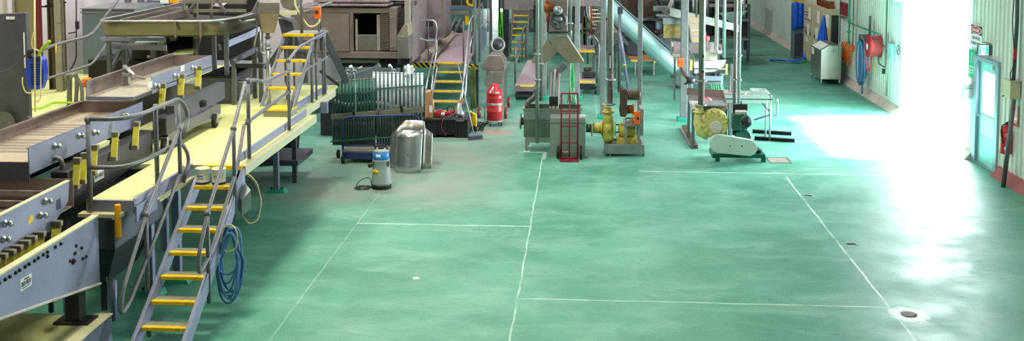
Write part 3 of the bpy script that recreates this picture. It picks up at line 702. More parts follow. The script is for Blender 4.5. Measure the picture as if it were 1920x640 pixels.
# base frame with ISO-FLO panel
XB = -5.45
a = [onx(184, 405, XB), onx(186, 533, XB)]
yE = 12.0; zTop = 1.585
MB().prism([V3((XB, 9.2, zTop)), V3((XB, yE, zTop)), V3((XB, yE, .82)), V3((XB, 9.95, 1.19)), V3((XB, 9.2, 1.32))], (-.02, 0, 0)).build('base_panel', 'gpaint', t)
MB().box(XB - .07, XB + .012, 9.2, yE, zTop, zTop + .018).build('flange', 'deck_edge', t)
MB().prism([V3((XB + .02, yE, .80)), V3((XB + .02, 9.95, 1.17)), V3((XB + .02, 9.2, 1.30)), V3((XB + .02, 9.2, 1.32)), V3((XB + .02, 9.95, 1.19)), V3((XB + .02, yE, .82))], (-.14, 0, 0)).build('flange', 'curb', t)
MB().box(-7.1, -7.08, 9.2, yE, .9, zTop).build('base_panel', 'gpaint_dark', t)
for px, py in ((7, 526), (15, 521), (26, 514), (34, 509), (45, 502), (52, 497), (62, 491), (69, 486), (79, 480), (86, 475), (95, 469), (103, 472), (103, 464), (117, 455), (127, 449), (155, 453), (165, 457), (153, 467), (144, 481), (152, 481), (167, 477), (173, 473)):
    b = onx(px, py, XB)
    MB().lathe(b, [(.02, 0), (.02, .012), (.012, .02), (0, .02)], axis=(1, 0, 0), n=6).build('bolt', 'black', t)
MB().lathe(onx(150, 482, XB), [(.035, 0), (.035, .01), (0, .01)], axis=(1, 0, 0), n=12).build('bore_hole', 'void', t)
b = onx(64, 520, XB); o = MB().box(XB, XB + .003, b.y - .105, b.y + .105, b.z - .06, b.z + .06).build('name_label', 'swhite', t)
text_mesh('lettering', 'ISO-FLO', 'sblack', o, (XB + .004, b.y - .085, b.z - .02), (0, 1, 0), (0, 0, 1), .17, .045)
MB().box(XB + .003, XB + .006, b.y - .03, b.y + .05, b.z + .032, b.z + .05).build('red_mark', 'sred', o)
MB().box(XB + .003, XB + .005, b.y - .08, b.y + .08, b.z - .042, b.z - .034).build('print_line', 'gpaint_dark', o)
# plinth + stand
MB().prism([V3((-5.34, 12.06, .46)), V3((-9.4, 12.06, .46)), V3((-9.4, 8.5, .46)), V3((-5.34, 8.5, .46))], (0, 0, -.46)).build('plinth', 'plinth', t) if 'plinth' in M else None
for (sx, sy) in ((-5.62, 11.75), (-6.9, 11.75)):
    MB().box(sx - .08, sx + .08, sy - .08, sy + .08, .48, 1.15).build('stand', 'darksteel', t, bev=.004)
    MB().box(sx - .2, sx + .2, sy - .13, sy + .13, .462, .485).build('stand_plate', 'darksteel', t)
MB().cyl((-6.02, 11.98, .47), (-6.02, 11.98, .95), .03, n=10).build('drain_pipe', 'darksteel', t)
# plinth as a thing of its own
MB_ = MB().box(-9.4, -5.32, 8.5, 12.06, 0, .445); t = T('machine_plinth', 'concrete machine plinth with yellow lamplight tinted onto its top, front left corner', 'plinth', (-7, 10, 0))
MB_.build('base', 'stringer', t, bev=.01)
MB().box(-9.4, -5.42, 8.5, 11.98, .445, .46).build('top_face', 'plinth_lit', t)
MB().box(-5.52, -5.31, 8.5, 12.07, .45, .466).build('edge_strip', 'deck_edge', t, bev=.006)  # cream lamplit border, its light put into the colour
# conveyor 3 : upper tray on castors
t = T('tray_conveyor', 'upper vibrating conveyor with a plain tray on a wheeled cart, feeding the slotted tray', 'conveyor', (-6.3, 15.8, DZ))
X3, X3L = -6.0, -6.64
MB().box(X3L, X3, 14.2, 17.25, 2.555, 2.565).build('pan', 'pan', t)
MB().box(X3L, X3L + .012, 14.2, 17.25, 2.54, 2.78).box(X3L, X3L + .04, 14.2, 17.25, 2.768, 2.78).build('side_plate', 'mauve_steel', t)
MB().box(X3 - .012, X3, 14.85, 17.25, 2.50, 2.74).box(X3 - .03, X3, 14.85, 17.25, 2.73, 2.742).build('side_plate', 'gpaint', t)
MB().box(X3L, X3, 17.24, 17.25, 2.56, 2.74).build('end_plate', 'mauve_steel', t)
MB().box(X3L, X3 + .02, 14.19, 14.2, 2.51, 2.565).build('front_lip', 'gpaint', t)
MB().box(X3L + .07, X3L + .14, 15.2, 15.3, 2.58, 2.8).beam(V3((X3L + .1, 15.1, 2.74)), V3((X3L + .4, 15.2, 2.66)), .1, .03).cyl((X3L + .05, 15.3, 2.82), (X3L + .3, 15.05, 2.72), .03, n=10).build('gate_clamp', 'bright_steel', t)
for px, py in ((285, 158), (345, 127)):
    a = onx(px, py, X3 + .001); MB().box(X3, X3 + .003, a.y - .07, a.y + .07, a.z - .045, a.z + .045).build('paper_label', 'swhite', t)
for px, py in ((309, 159), (344, 141), (376, 126)):
    a = onx(px, py, X3 + .05); leaf_spring(t, a, .08, .3, .09); knob(t, a + V3((-.05, -.16, .02)), .05)
MB().prism([V3((-5.95, 15.15, 2.28)), V3((-5.95, 17.3, 2.30)), V3((-5.95, 17.3, 2.03)), V3((-5.95, 15.35, 1.98)), V3((-5.95, 15.15, 2.05))], (.14, 0, 0)).build('reaction_beam', 'gpaint_dark', t, bev=.006)
MB().box(-6.7, -6.56, 15.15, 17.2, 2.0, 2.28).build('reaction_beam', 'gpaint_dark', t, bev=.006)
MB().box(-5.93, -5.73, 14.65, 15.0, 1.95, 2.2).build('drive_housing', 'darksteel', t, bev=.02)
MB().box(-5.92, -5.80, 15.0, 15.2, 1.75, 2.1).build('column', 'gpaint', t, bev=.01)
MB().beam((-5.78, 14.75, 1.93), (-5.78, 16.9, 1.93), .07, .15).beam((-6.6, 14.75, 1.93), (-6.6, 16.9, 1.93), .07, .15).build('cart_beam', 'galv_dark', t, bev=.004)
MB().beam((-6.6, 14.8, 1.93), (-5.78, 14.8, 1.93), .1, .12).beam((-6.6, 16.8, 1.93), (-5.78, 16.8, 1.93), .1, .12).build('cart_beam', 'galv_dark', t, bev=.004)
for x, y in ((-5.78, 14.7), (-5.72, 16.55), (-6.5, 14.7), (-6.5, 16.55)):
    o = MB().lathe((x - .03, y, DZ + .105), [(.05, 0), (.095, .004), (.105, .015), (.105, .045), (.095, .056), (.05, .06)], axis=(1, 0, 0), n=24).build('castor', 'rubber', t)
    MB().lathe((x - .034, y, DZ + .105), [(.045, 0), (.045, .07), (0, .07)], axis=(1, 0, 0), n=14).build('hub', 'gpaint', o)
    MB().box(x - .045, x - .037, y - .03, y + .03, DZ + .1, DZ + .22).box(x + .037, x + .045, y - .03, y + .03, DZ + .1, DZ + .22).box(x - .045, x + .045, y - .03, y + .03, DZ + .21, DZ + .225).build('fork', 'galv', o)
for px, py in ((380, 190), (313, 233)):
    a = onx(px, py, -5.82)
    MB().torus(a, .055, .035, n=20).torus(a + V3((0, 0, -.045)), .055, .03, n=20).build('air_spring', 'rubber', t)

_sh = {'tray_conveyor': -.51, 'tray_conveyor.001': -.525, 'tray_conveyor.002': -.465, 'machine_plinth': -.585, 'guard_rail.001': -.47, 'guard_rail': -.42, 'safety_post': -.47, 'hoop_rail': -.46, 'raised_walkway': -.45}
for o in list(bpy.context.scene.objects):
    if o.name not in _before and o.parent is None: o.location.y += _sh.get(o.name, -.52)
bpy.data.objects['junction_box'].location.x += .1
at, gnd, onx = _at, _gnd, _onx
# ================================================================== RIGHT WALL
WX = XW - .03
def wy(px, X=WX): return onx(px, 100, X).y
# personnel door -------------------------------------------------------------
dy0, dy1 = 21.14, 22.1
t = T('door_1', None, None, (XW, (PD0 + PD1) / 2, 0)); del t['label']; del t['category']; t['kind'] = 'structure'
MB().box(XW - .07, XW + .1, dy1, PD1 + .03, 0, 2.17).box(XW - .07, XW + .1, PD0 - .03, dy0, 0, 2.17).box(XW - .09, XW + .1, PD0 - .03, PD1 + .03, 2.1, 2.19).build('door_frame', 'door_frame', t, bev=.006)
lf = MB(); lf.box(XW + .0, XW + .045, dy0, dy1, .02, 1.05).box(XW + .0, XW + .045, dy0, dy1, 1.9, 2.1).box(XW, XW + .045, dy0, dy0 + .1, 1.05, 1.9).box(XW, XW + .045, dy1 - .14, dy1, 1.05, 1.9)
lf = lf.build('door_leaf', 'door_leaf', t)
MB().box(XW + .015, XW + .025, dy0 + .09, dy1 - .13, 1.04, 1.91).build('door_glass', 'pane', t)
MB().box(XW - .012, XW, dy0 + .08, dy1 - .16, .62, 1.02).build('push_plate', 'guard', t, label='brushed kick panel')
MB().cyl((XW - .05, dy1 - .07, .98), (XW - .05, dy1 - .18, .98), .012).cyl((XW - .05, dy1 - .07, .98), (XW + .0, dy1 - .07, .98), .014).build('door_handle', 'bright_steel', t)
MB().box(XW - .05, XW, dy0 + .02, dy0 + .2, 2.0, 2.08).build('door_closer', 'galv', t)
MB().box(XW - .07, XW + .1, dy0, dy1, 0, .03).build('door_sill', 'bright_steel', t)
# exit sign ---------------------------------------------------------------
Y0 = 21.5
t = T('exit_sign', 'lit green and white exit sign on a bracket above the side door', 'exit sign', (WX - .2, Y0, 2.3))
a = at(1835, 84, Y0); b = at(1853, 104, Y0)
MB().box(a.x, b.x + .12, Y0, Y0 + .10, b.z, a.z).build('housing', 'galv_dark', t, bev=.01)
o = MB().box(a.x + .005, b.x, Y0 - .006, Y0, b.z + .01, a.z - .01).build('sign_face', 'exit_white', t)
wd = b.x - a.x
MB().box(a.x + .007, a.x + wd * .24, Y0 - .009, Y0 - .006, b.z + .02, a.z - .02).box(a.x + wd * .7, b.x - .004, Y0 - .009, Y0 - .006, b.z + .02, a.z - .02).build('green_panel', 'exit_lit', o)
zc = (a.z + b.z) / 2; xc = a.x + wd * .47
mb = MB(); mb.ball((xc + .01, Y0 - .008, zc + .06), .014, 8); mb.beam((xc, Y0 - .008, zc + .04), (xc - .01, Y0 - .008, zc - .01), .03, .004).beam((xc - .01, Y0 - .008, zc - .01), (xc - .04, Y0 - .008, zc - .06), .014, .004).beam((xc - .01, Y0 - .008, zc - .01), (xc + .03, Y0 - .008, zc - .05), .014, .004).beam((xc, Y0 - .008, zc + .03), (xc + .035, Y0 - .008, zc + .0), .01, .004)
mb.build('running_figure', 'exit_lit', o)
MB().box(b.x + .0, WX, Y0 + .02, Y0 + .3, a.z + .01, a.z + .03).box(b.x + .05, WX, Y0 + .1, Y0 + .14, b.z, a.z).build('bracket', 'galv', t)
MB().cyl((b.x + .06, Y0 + .05, b.z - .03), (b.x + .06, Y0 + .05, b.z), .02).build('test_button', 'galv', t)
# danger sign -------------------------------------------------------------
ya, yb_ = wy(1841), wy(1819.5); za, zb = 2.95, 2.45
z1 = onx(1841, 49, WX).z; z0 = onx(1841, 92, WX).z
t = T('danger_sign', 'white danger sign with red oval on black, beside the roller door edge', 'sign', (WX, (ya + yb_) / 2, z0))
MB().box(WX - .01, WX - .004, ya, yb_, z0, z1).build('sign_board', 'swhite', t)
o = MB().box(WX - .014, WX - .01, ya + .01, yb_ - .01, z1 - .2, z1 - .015).build('black_band', 'sblack', t)
yc = (ya + yb_) / 2; zc = z1 - .108
def ell(ry, rz, x0, x1, m, nm):
    poly = [V3((x0, yc + ry * math.cos(2 * PI * k / 32), zc + rz * math.sin(2 * PI * k / 32))) for k in range(32)]
    return MB().prism(poly, (x1 - x0, 0, 0)).build(nm, m, o)
hw = (yb_ - ya) / 2
ell(hw * .94, .082, WX - .017, WX - .014, 'swhite', 'oval_rim'); ell(hw * .86, .068, WX - .02, WX - .017, 'sred', 'red_oval')
def wtext(s, m, par, zc, h, w0=.8, xo=.012, yc=yc, hw=hw):
    return text_mesh('lettering', s, m, par, (WX - xo, yc + hw * w0, zc - h / 2), (0, -1, 0), (0, 0, 1), 2 * hw * w0, h, .003)
wtext('DANGER', 'swhite', t, zc, .06, .62, .0215)
wtext('DRIVERS', 'gpaint_dark', t, z1 - .275, .07, .72); wtext('SOUND HORN', 'gpaint_dark', t, z1 - .385, .07, .86)
# green sign ---------------------------------------------------------------
ya, yb_ = wy(1832), wy(1817); z1 = onx(1832, 96, WX).z; z0 = onx(1832, 150, WX).z; yc = (ya + yb_) / 2; hw = (yb_ - ya) / 2
t = T('emergency_sign', 'green emergency sign with white pictogram and writing beside the door frame', 'sign', (WX, yc, z0))
MB().box(WX - .01, WX - .004, ya, yb_, z0, z1).build('sign_board', 'sgreen', t)
mb = MB(); mb.ball((WX - .012, yc + .02, z1 - .09), .022, 8).beam((WX - .012, yc, z1 - .12), (WX - .012, yc - .01, z1 - .2), .045, .006).beam((WX - .012, yc - .01, z1 - .2), (WX - .012, yc + .05, z1 - .27), .02, .006).beam((WX - .012, yc - .01, z1 - .2), (WX - .012, yc - .06, z1 - .26), .02, .006).beam((WX - .012, yc, z1 - .13), (WX - .012, yc + .07, z1 - .17), .016, .006)
mb.build('pictogram', 'swhite', t)
for s, zz in (('EMERGENCY', .36), ('ALARM', .42), ('CALL POINT', .48)): text_mesh('lettering', s, 'swhite', t, (WX - .0105, yc + hw * .85, z1 - zz - .02), (0, -1, 0), (0, 0, 1), 2 * hw * .85, .045, .003)
# small white control box -----------------------------------------------------
ya, yb_ = wy(1829), wy(1822); z1 = onx(1829, 158, WX).z; z0 = onx(1829, 187, WX).z
t = T('control_box', 'small white box with green writing under the green emergency sign', 'box', (WX, yb_, z0))
MB().box(WX - .2, WX - .005, ya, yb_, z0, z1).build('box', 'swhite', t, bev=.006)
MB().box(WX - .19, WX - .06, ya - .003, ya, z1 - .11, z1 - .09).box(WX - .19, WX - .07, ya - .003, ya, z1 - .07, z1 - .05).build('print_line', 'sgreen', t)
# junction box + pole -----------------------------------------------------
ya = wy(1892, WX); Yb = 20.0
a = at(1884, 153, Yb); b = at(1917, 187, Yb)
t = T('switch_box', 'cream square wall box with sloping lid edge above the leaning pole', 'switch box', ((a.x + b.x) / 2, Yb + .1, b.z))
MB().box(7.83, WX, Yb, Yb + .35, b.z, a.z).build('box', 'cab_cream', t, bev=.008)
MB().box(7.82, WX, Yb - .02, Yb + .36, a.z, a.z + .012).build('lid', 'curb', t)
MB().cyl((a.x - .02, Yb + .05, b.z + .05), (a.x + .02, Yb + .05, b.z + .06), .01, n=8).build('latch', 'black', t)
p = gnd(1881, 351); q = at(1901, 187, Yb - .06); q2 = at(1897, 155, Yb - .04)
t = T('leaning_pole', 'dark grey pole leaning on the wall in front of the red fire extinguisher', 'pole', p)
MB().tube([p, q], .042, 14).build('pole', 'galv_dark', t)
t = T('conduit_pipe', 'grey conduit pipe running up the wall above the cream switch box', 'conduit', (WX, 20.1, 2.2))
mb = MB(); mb.tube([at(1900, 152, Yb + .08), at(1907, 40, Yb + .08), at(1908, -40, Yb + .08)], .035, 12); mb.build('pipe', 'gpaint_dark', t)
mb = MB(); mb.tube([at(1896, 152, Yb), at(1893, 140, Yb), at(1903, 120, Yb), at(1900, 70, Yb + .1), at(1898, 40, Yb + .1), at(1903, -20, Yb + .1)], .009, 6, bend=.1); mb.build('cable', 'black', t)
a = at(1901, 92, Yb); b = at(1906, 112, Yb); MB().box(a.x, b.x, Yb, Yb + .03, b.z, a.z).build('red_tag', 'sred', t)
# extinguisher ---------------------------------------------------------------
Ye = 20.4; a = at(1878, 243, Ye); b = at(1900, 288, Ye); cx = (a.x + b.x) / 2 - .02; r = (b.x - a.x) / 2
t = T('fire_extinguisher', 'red fire extinguisher hanging on the ribbed wall behind the leaning pole', 'fire extinguisher', (cx, Ye, b.z))
zb_, zt_ = b.z, a.z
MB().lathe((cx, Ye, zb_), [(r * .9, 0), (r, .02), (r, zt_ - zb_ - .02), (r * .75, zt_ - zb_ + .05), (r * .3, zt_ - zb_ + .08), (r * .3, zt_ - zb_ + .1)], n=24).build('cylinder', 'sred', t)
MB().box(cx - .03, cx + .1, Ye - .015, Ye + .015, zt_ + .09, zt_ + .13).beam((cx - .02, Ye, zt_ + .13), (cx + .1, Ye, zt_ + .17), .02, .012).build('valve_handle', 'black', t)
MB().tube([(cx - .02, Ye - .02, zt_ + .11), (cx - .1, Ye - .03, zt_ + .09), (cx - .12, Ye - .05, zt_ - .05), (cx - .1, Ye - .09, zb_ + .2)], .012, 8, bend=.05).build('hose', 'black', t)
text_mesh('lettering', 'FIRE', 'swhite', t, (cx - r * .7, Ye - r - .004, zt_ - .12), (1, 0, 0), (0, 0, 1), .12, .06, .003)
MB().box(cx - r * .6, cx + r * .2, Ye - r - .003, Ye - r + .04, zb_ + .08, zb_ + .14).build('white_label', 'swhite', t)
ya, yb_ = wy(1911), wy(1904); z1 = onx(1911, 200, WX).z; z0 = onx(1911, 240, WX).z
t = T('extinguisher_sign', 'red and white sign on the wall above the fire extinguisher', 'sign', (WX, ya, z0))
MB().box(WX - .01, WX - .004, ya - .05, yb_ + .08, z0, z1).build('sign_board', 'sred', t)
for k in range(3): MB().beam((WX - .012, ya, z0 + .06 + k * .06), (WX - .012, yb_ + .05, z0 + .1 + k * .06), .004, .02).build('white_stripe', 'swhite', t)
# --- stainless console ---------------------------------------------------
t = T('steel_console', 'stainless steel cabinet with sloping front edge standing by the ribbed wall', 'cabinet', (7.4, 32.6, 0))
poly = [V3((7.12, 31.9, .17)), V3((7.72, 31.9, .17)), V3((7.72, 31.9, 1.18)), V3((7.36, 31.9, 1.2)), V3((7.12, 31.9, 1.04))]
MB().prism(poly, (0, 1.45, 0)).build('body', 'stainless', t, bev=.006)
for x in (7.15, 7.69):
    for y in (31.93, 33.3): MB().cyl((x, y, 0), (x, y, .18), .022, n=10).build('leg', 'bright_steel', t)
o = MB().prism([V3((7.11, 31.98, 1.05)), V3((7.11, 33.1, 1.05)), V3((7.345, 33.1, 1.21)), V3((7.345, 31.98, 1.21))], (-.003, 0, .004)).build('paper_sheet', 'paper', t)
MB().tube([(7.48, 31.89, 1.08), (7.48, 31.87, 1.04), (7.48, 31.88, .98)], .008, 6).build('key', 'darksteel', t)
MB().box(7.112, 7.12, 32.9, 33.2, .8, 1.0).build('paper_label', 'paper', t)
MB().box(7.14, 7.70, 31.95, 33.3, .165, .17).build('bottom_plate', 'darksteel', t)
# --- electrical cabinets ------------------------------------------------------
for i, (y0, y1) in enumerate(((33.65, 34.95), (34.97, 36.3), (36.32, 37.6))):
    lab = ('cream electrical cabinet with shade drawn as a dark strip at its side, nearest of the row by the wall', 'cream electrical cabinet in the middle of the row by the wall, with pasted sheets', 'cream electrical cabinet with red striped labels, farthest of the row')[i]
    t = T('electrical_cabinet', lab, 'electrical cabinet', (7.9, (y0 + y1) / 2, 0), 'electrical cabinets by the wall')
    MB().box(7.76, WX, y0, y1, .1, 2.12).build('body', 'cab_cream', t, bev=.01)
    MB().box(7.78, WX, y0, y1, 0, .1).build('plinth', 'green_pipe', t)
    for k in range(2):
        o = MB().box(7.745, 7.76, y0 + .03 + k * (y1 - y0) / 2, y0 + (k + 1) * (y1 - y0) / 2 - .02, .14, 2.08).build('door', 'cab_cream', t, bev=.004)
        MB().box(7.72, 7.745, y0 + .1 + k * (y1 - y0) / 2, y0 + .14 + k * (y1 - y0) / 2, 1.0, 1.12).build('handle', 'black', o)
    if i == 2:
        for zz in (1.75, 1.65, 1.5, 1.2, 1.12, 1.04): MB().box(7.742, 7.745, y0 + .15, y1 - .1, zz, zz + .03).build('red_stripe', 'red_dark', t)
    for k, (zz, dz, m) in enumerate(((1.55, .4, 'paper'), (1.0, .38, 'swhite'), (.75, .15, 'paper'))):
        MB().box(7.74, 7.745, y0 + .12 + .2 * k, y0 + .5 + .2 * k, zz, zz + dz).build('pasted_sheet', m, t)
    if i == 0: MB().box(7.8, WX, y0 - .03, y0, .1, 1.95).build('side_shade', 'darksteel', t)  # dark strip standing in for the shadow beside the cabinet
t = T('basket', 'brown wire basket with dark contents on top of the electrical cabinets', 'basket', (7.9, 34.9, 2.12))
mb = MB()
for y in [34.1 + k * .16 for k in range(11)]: mb.box(7.78, 7.80, y, y + .02, 2.13, 2.36)
mb.box(7.78, 7.8, 34.1, 35.72, 2.34, 2.37).box(7.78, 7.98, 34.1, 34.12, 2.13, 2.36).box(7.78, 7.98, 35.7, 35.72, 2.13, 2.36).box(7.78, 7.98, 34.1, 35.72, 2.122, 2.135).box(7.8, 7.97, 34.2, 35.6, 2.135, 2.28)
mb.build('basket', 'orange_dark', t)
# grey pedestal with blue tarp
t = T('control_pedestal', 'dark grey pedestal under the blue tarpaulin beside the cream cabinets', 'cabinet', (7.7, 38.2, 0))
MB().box(7.5, 7.86, 38.0, 38.6, 0, 1.95).build('body', 'tank_blue', t, bev=.01)
MB().box(7.52, 7.84, 37.99, 38.0, .1, .9).build('door', 'gpaint_dark', t)
def tarp(fn, nu, nv, lab, sol=.012):
    mb = MB(); mb.grid(fn, nu, nv); return S(mb, 'tarpaulin', 'blue_tarp', lab, 'tarpaulin', solid=sol)
def f1(u, v):
    x = 7.42 + .5 * u; y = 37.93 + .03 * math.sin(u * 19) - .05 * math.sin(v * 3); z = 2.03 - v * (1.02 - .25 * u) + .02 * math.sin(u * 7)
    if u < .02: y += .1
    return V3((x, y, z))
tarp(f1, 24, 12, 'blue tarpaulin sheet draped down the front of the grey pedestal')
def f2(u, v):
    pth = [V3((7.86, 37.9, 1.2)), V3((7.8, 37.6, .5)), V3((7.7, 37.2, .12)), V3((7.3, 36.8, .05)), V3((6.9, 37.0, .05)), V3((6.55, 37.3, .02))]
    k = min(4, int(u * 5)); p = pth[k].lerp(pth[k + 1], u * 5 - k)
    w_ = .12 * (1 - .6 * u) + .03
    return p + V3((math.cos(v * 6) * .02, (v - .5) * w_ * 2, abs(math.sin(v * 9 + u * 5)) * .05))
tarp(f2, 25, 8, 'twisted tail of blue tarpaulin lying on the green floor by the cabinets')
def f3(u, v):
    a = PI * (.0 + u); r0 = .02 + .40 * v; peak = V3((7.68, 34.3, 1.88))
    r = r0 * (1 + .12 * math.sin(u * 26))
    return V3((peak.x - math.sin(a) * r * .6 + .02, peak.y + math.cos(a) * r * 2.6, peak.z - 1.8 * v))
tarp(f3, 40, 8, 'cone of blue tarpaulin draped in front of the nearest cream cabinet')
t = T('yellow_tub', 'yellow topped pack on the pedestal above the blue tarpaulin', 'pack', (7.7, 38.2, 1.96))
MB().box(7.45, 7.85, 37.95, 38.4, 2.05, 2.14).build('pack', 'yellow', t, bev=.02); MB().box(7.46, 7.6, 38.1, 38.4, 2.14, 2.3).build('cap', 'yellow_post', t, bev=.02)
# --- pipes, reels and hoses -----------------------------------------------
PXX = WX - .1
def vpipe(name, px, py0, py1, r, m, lab, cat='pipe', X=PXX, extra=None):
    a = onx(px, py0, X); b = onx(px, py1, X)
    yy = (a.y + b.y) / 2
    t = T(name, lab, cat, (X, b.y, b.z)); MB().tube([V3((X, b.y, b.z)), V3((X, b.y, 8.9 if py0 < 0 else max(a.z, b.z + .1)))], r, 10).build('pipe', m, t)
    return t, b
t, b = vpipe('water_pipe', 1591, -30, 97, .028, 'green_pipe', 'green painted water pipe with valves rising up the ribbed wall')
zz = onx(1591, 42, PXX).z; ye = onx(1648, 66, PXX).y
MB().tube([V3((PXX, b.y, zz)), V3((PXX, ye, zz))], .022, 8).build('branch_pipe', 'green_pipe', t)
for zv in (1.62, 1.95, 1.3): MB().ball((PXX, b.y, zv), .05).cyl((PXX - .08, b.y, zv), (PXX + .05, b.y, zv), .02, n=8).build('valve', 'green_pipe', t)
MB().tube([V3((PXX, b.y, b.z)), V3((PXX - .02, b.y + .8, b.z - .02))], .03, 8).build('elbow', 'green_pipe', t)
vpipe('service_pipe', 1604.5, -20, 92, .03, 'curb', 'pale service pipe on the wall right of the green water pipe')
vpipe('service_pipe', 1599, -20, 88, .012, 'darksteel', 'thin dark service pipe between the green and the pale pipes')
vpipe('service_pipe', 1574.5, -20, 80, .014, 'galv_dark', 'thin grey service pipe behind the steel cabinet')
a = onx(1582, 4, PXX)
t = T('fire_blanket_box', 'dark red wall board high above the steel cabinet', 'board', (WX, a.y, onx(1582, 30, PXX).z))
MB().box(WX - .06, WX, wy(1588), wy(1576), onx(1588, 30, WX).z, onx(1576, 2, WX).z).build('board', 'red_dark', t, bev=.01)
MB().box(WX - .08, WX, wy(1587), wy(1577), onx(1588, 36, WX).z, onx(1588, 33, WX).z).build('shelf', 'galv', t)
# orange hose loops
t = T('hose_coil', 'orange and red hose looped on the wall beside the steel cabinet', 'hose', (PXX, wy(1594), .6))
mb = MB()
for k in range(4):
    yc = wy(1594) + .1 * k - .1; mb.torus((PXX - .03 * k, yc, .95 + .03 * k), .0, .001, axis=(1, 0, 0)) if 0 else None
    pts = [V3((PXX - .02 * k, yc + .26 * math.sin(2 * PI * j / 18), .98 + .28 * math.cos(2 * PI * j / 18))) for j in range(18)]
    mb.tube(pts, .018, 6, closed=True)
mb.build('hose', 'orange', t)
mb = MB(); mb.tube([V3((PXX - .02, wy(1594), .72)), V3((PXX - .1, wy(1586), .45)), V3((PXX - .1, wy(1577), .22))], .016, 6, bend=.2); mb.build('hose_tail', 'red_dark', t)
mb = MB(); a_ = wy(1605); mb.tube([V3((PXX, a_, 1.15)), V3((PXX - .02, a_ - .05, .9)), V3((PXX - .02, a_ + .2, .55)), V3((PXX - .02, a_ + .6, .62)), V3((PXX, a_ + .55, .95))], .014, 6, bend=.2); mb.build('hose_loop', 'orange', t)
MB().box(PXX - .06, PXX + .03, a_ - .1, a_ + .12, 1.08, 1.26).build('outlet_box', 'orange', t, bev=.01)
# blue hose
yb = wy(1631)
t = T('hose_coil', 'long blue hose hanging in loops on the ribbed wall left of the red reel', 'hose', (PXX, yb, .1)); mb = MB()
rnd = random.Random(5)
for k in range(8):
    top = 1.62 + rnd.uniform(-.05, .05); bot = .25 + rnd.uniform(0, .4); w_ = rnd.uniform(.16, .36); oo = rnd.uniform(-.12, .12); xx = PXX - .02 - .02 * k
    mb.tube([V3((xx, yb + oo + w_ * math.sin(2 * PI * j / 24), (top + bot) / 2 + (top - bot) / 2 * math.cos(2 * PI * j / 24))) for j in range(24)], .02, 6, closed=True)
mb.build('hose', 'blue_hose', t)
mb = MB(); mb.tube([V3((PXX - .1, yb, .4)), V3((PXX - .1, yb - .05, .06))], .03, 8); mb.build('nozzle', 'blue_hose', t)
MB().cyl((PXX - .2, yb, 1.66), (WX, yb, 1.66), .09, n=14).build('hanger', 'galv_dark', t); MB().box(PXX - .04, PXX, yb - .45, yb - .35, 1.2, 2.3).build('bracket', 'galv_dark', t)
# red reel
yr = wy(1651); zr = onx(1651, 90, PXX).z
t = T('hose_reel', 'red hose reel mounted on the ribbed wall by the roller door', 'hose reel', (PXX, yr, zr - .4))
o = MB().lathe((WX - .02, yr, zr), [(.30, 0), (.30, .02), (.12, .03), (.12, .30), (.30, .31), (.30, .33)], axis=(-1, 0, 0), n=28).build('drum', 'red_paint', t)
MB().lathe((WX - .36, yr, zr), [(.09, 0), (.09, .01), (0, .01)], axis=(-1, 0, 0), n=18).build('hub_label', 'swhite', o)
mb = MB()
for k in range(6):
    for rr in (.16, .21, .26): mb.torus((WX - .07 - k * .045, yr, zr), rr, .024, axis=(1, 0, 0), n=26, m=6)
mb.build('hose', 'red_hose', t)
mb = MB(); mb.tube([V3((WX - .3, yr + .25, zr)), V3((WX - .3, yr + .3, zr - .4)), V3((WX - .25, yr + .22, zr - .75)), V3((WX - .22, yr + .1, zr - .6)), V3((WX - .2, yr + .12, zr - .2))], .024, 8, bend=.15); mb.build('hose_tail', 'red_hose', t)
mb = MB(); mb.tube([V3((WX - .15, yr + .02, zr - .3)), V3((WX - .15, yr - .02, zr - .75))], .014, 6); mb.build('yellow_tail', 'yellow', t)
mb = MB(); mb.tube([V3((WX - .3, yr, zr + .28)), V3((WX - .2, yr - .3, zr + .22)), V3((WX - .1, yr - .8, zr + .1)), V3((WX - .05, yr - 1.0, zr - .2))], .016, 6, bend=.2); mb.build('feed_pipe', 'galv_dark', t)
MB().box(WX - .35, WX, yr - .02, yr + .02, zr - .02, zr + .02).build('axle', 'galv', t)
yq = wy(1668)
t = T('conduit_pipe', 'dark conduit bent like a hook below the red hose reel', 'conduit', (PXX, yq, .3))
mb = MB(); z_ = onx(1668, 131, PXX).z; mb.tube([V3((PXX, yq, 3.2)), V3((PXX, yq, z_)), V3((PXX, yq + .65, z_ + .02)), V3((PXX, yq + .7, z_ + .35))], .018, 8, bend=.1); mb.build('pipe', 'galv_dark', t)
MB().box(PXX - .03, PXX + .03, yq + .1, yq + .18, z_ - .18, z_ - .05).build('outlet', 'black', t)
yq = wy(1661)
vpipe('conduit_pipe', 1662, 60, 180, .02, 'galv', 'straight grey conduit dropping to the curb below the red hose reel', 'conduit')
t = T('control_box', 'green grey box on the wall between the red reel and the round sign', 'box', (WX, wy(1674), 1.0)); za = onx(1677, 82, WX).z; zb = onx(1677, 112, WX).z
MB().box(WX - .1, WX, wy(1678), wy(1671), zb, za).build('box', 'door_leaf', t, bev=.008)
t = T('round_sign', 'small white notice with a black ring at the edge of the roller door', 'sign', (WX, wy(1685), 1.2)); za = onx(1685, 80, WX).z; zb = onx(1685, 112, WX).z
MB().box(WX - .01, WX - .004, wy(1689), wy(1681), zb, za).build('sign_board', 'swhite', t)
MB().torus((WX - .012, wy(1685), (za + zb) / 2 + .03), .12, .012, axis=(1, 0, 0)).build('black_ring', 'sblack', t)
MB().beam((WX - .012, wy(1685) + .07, (za + zb) / 2 - .03), (WX - .012, wy(1685) - .07, (za + zb) / 2 + .09), .01, .02).build('bar', 'sblack', t)
t = T('floodlight_box', 'pale box fitting high on the wall at the roller door corner', 'light fitting', (WX, wy(1678), 2.6)); za = onx(1690, 4, WX - .1).z
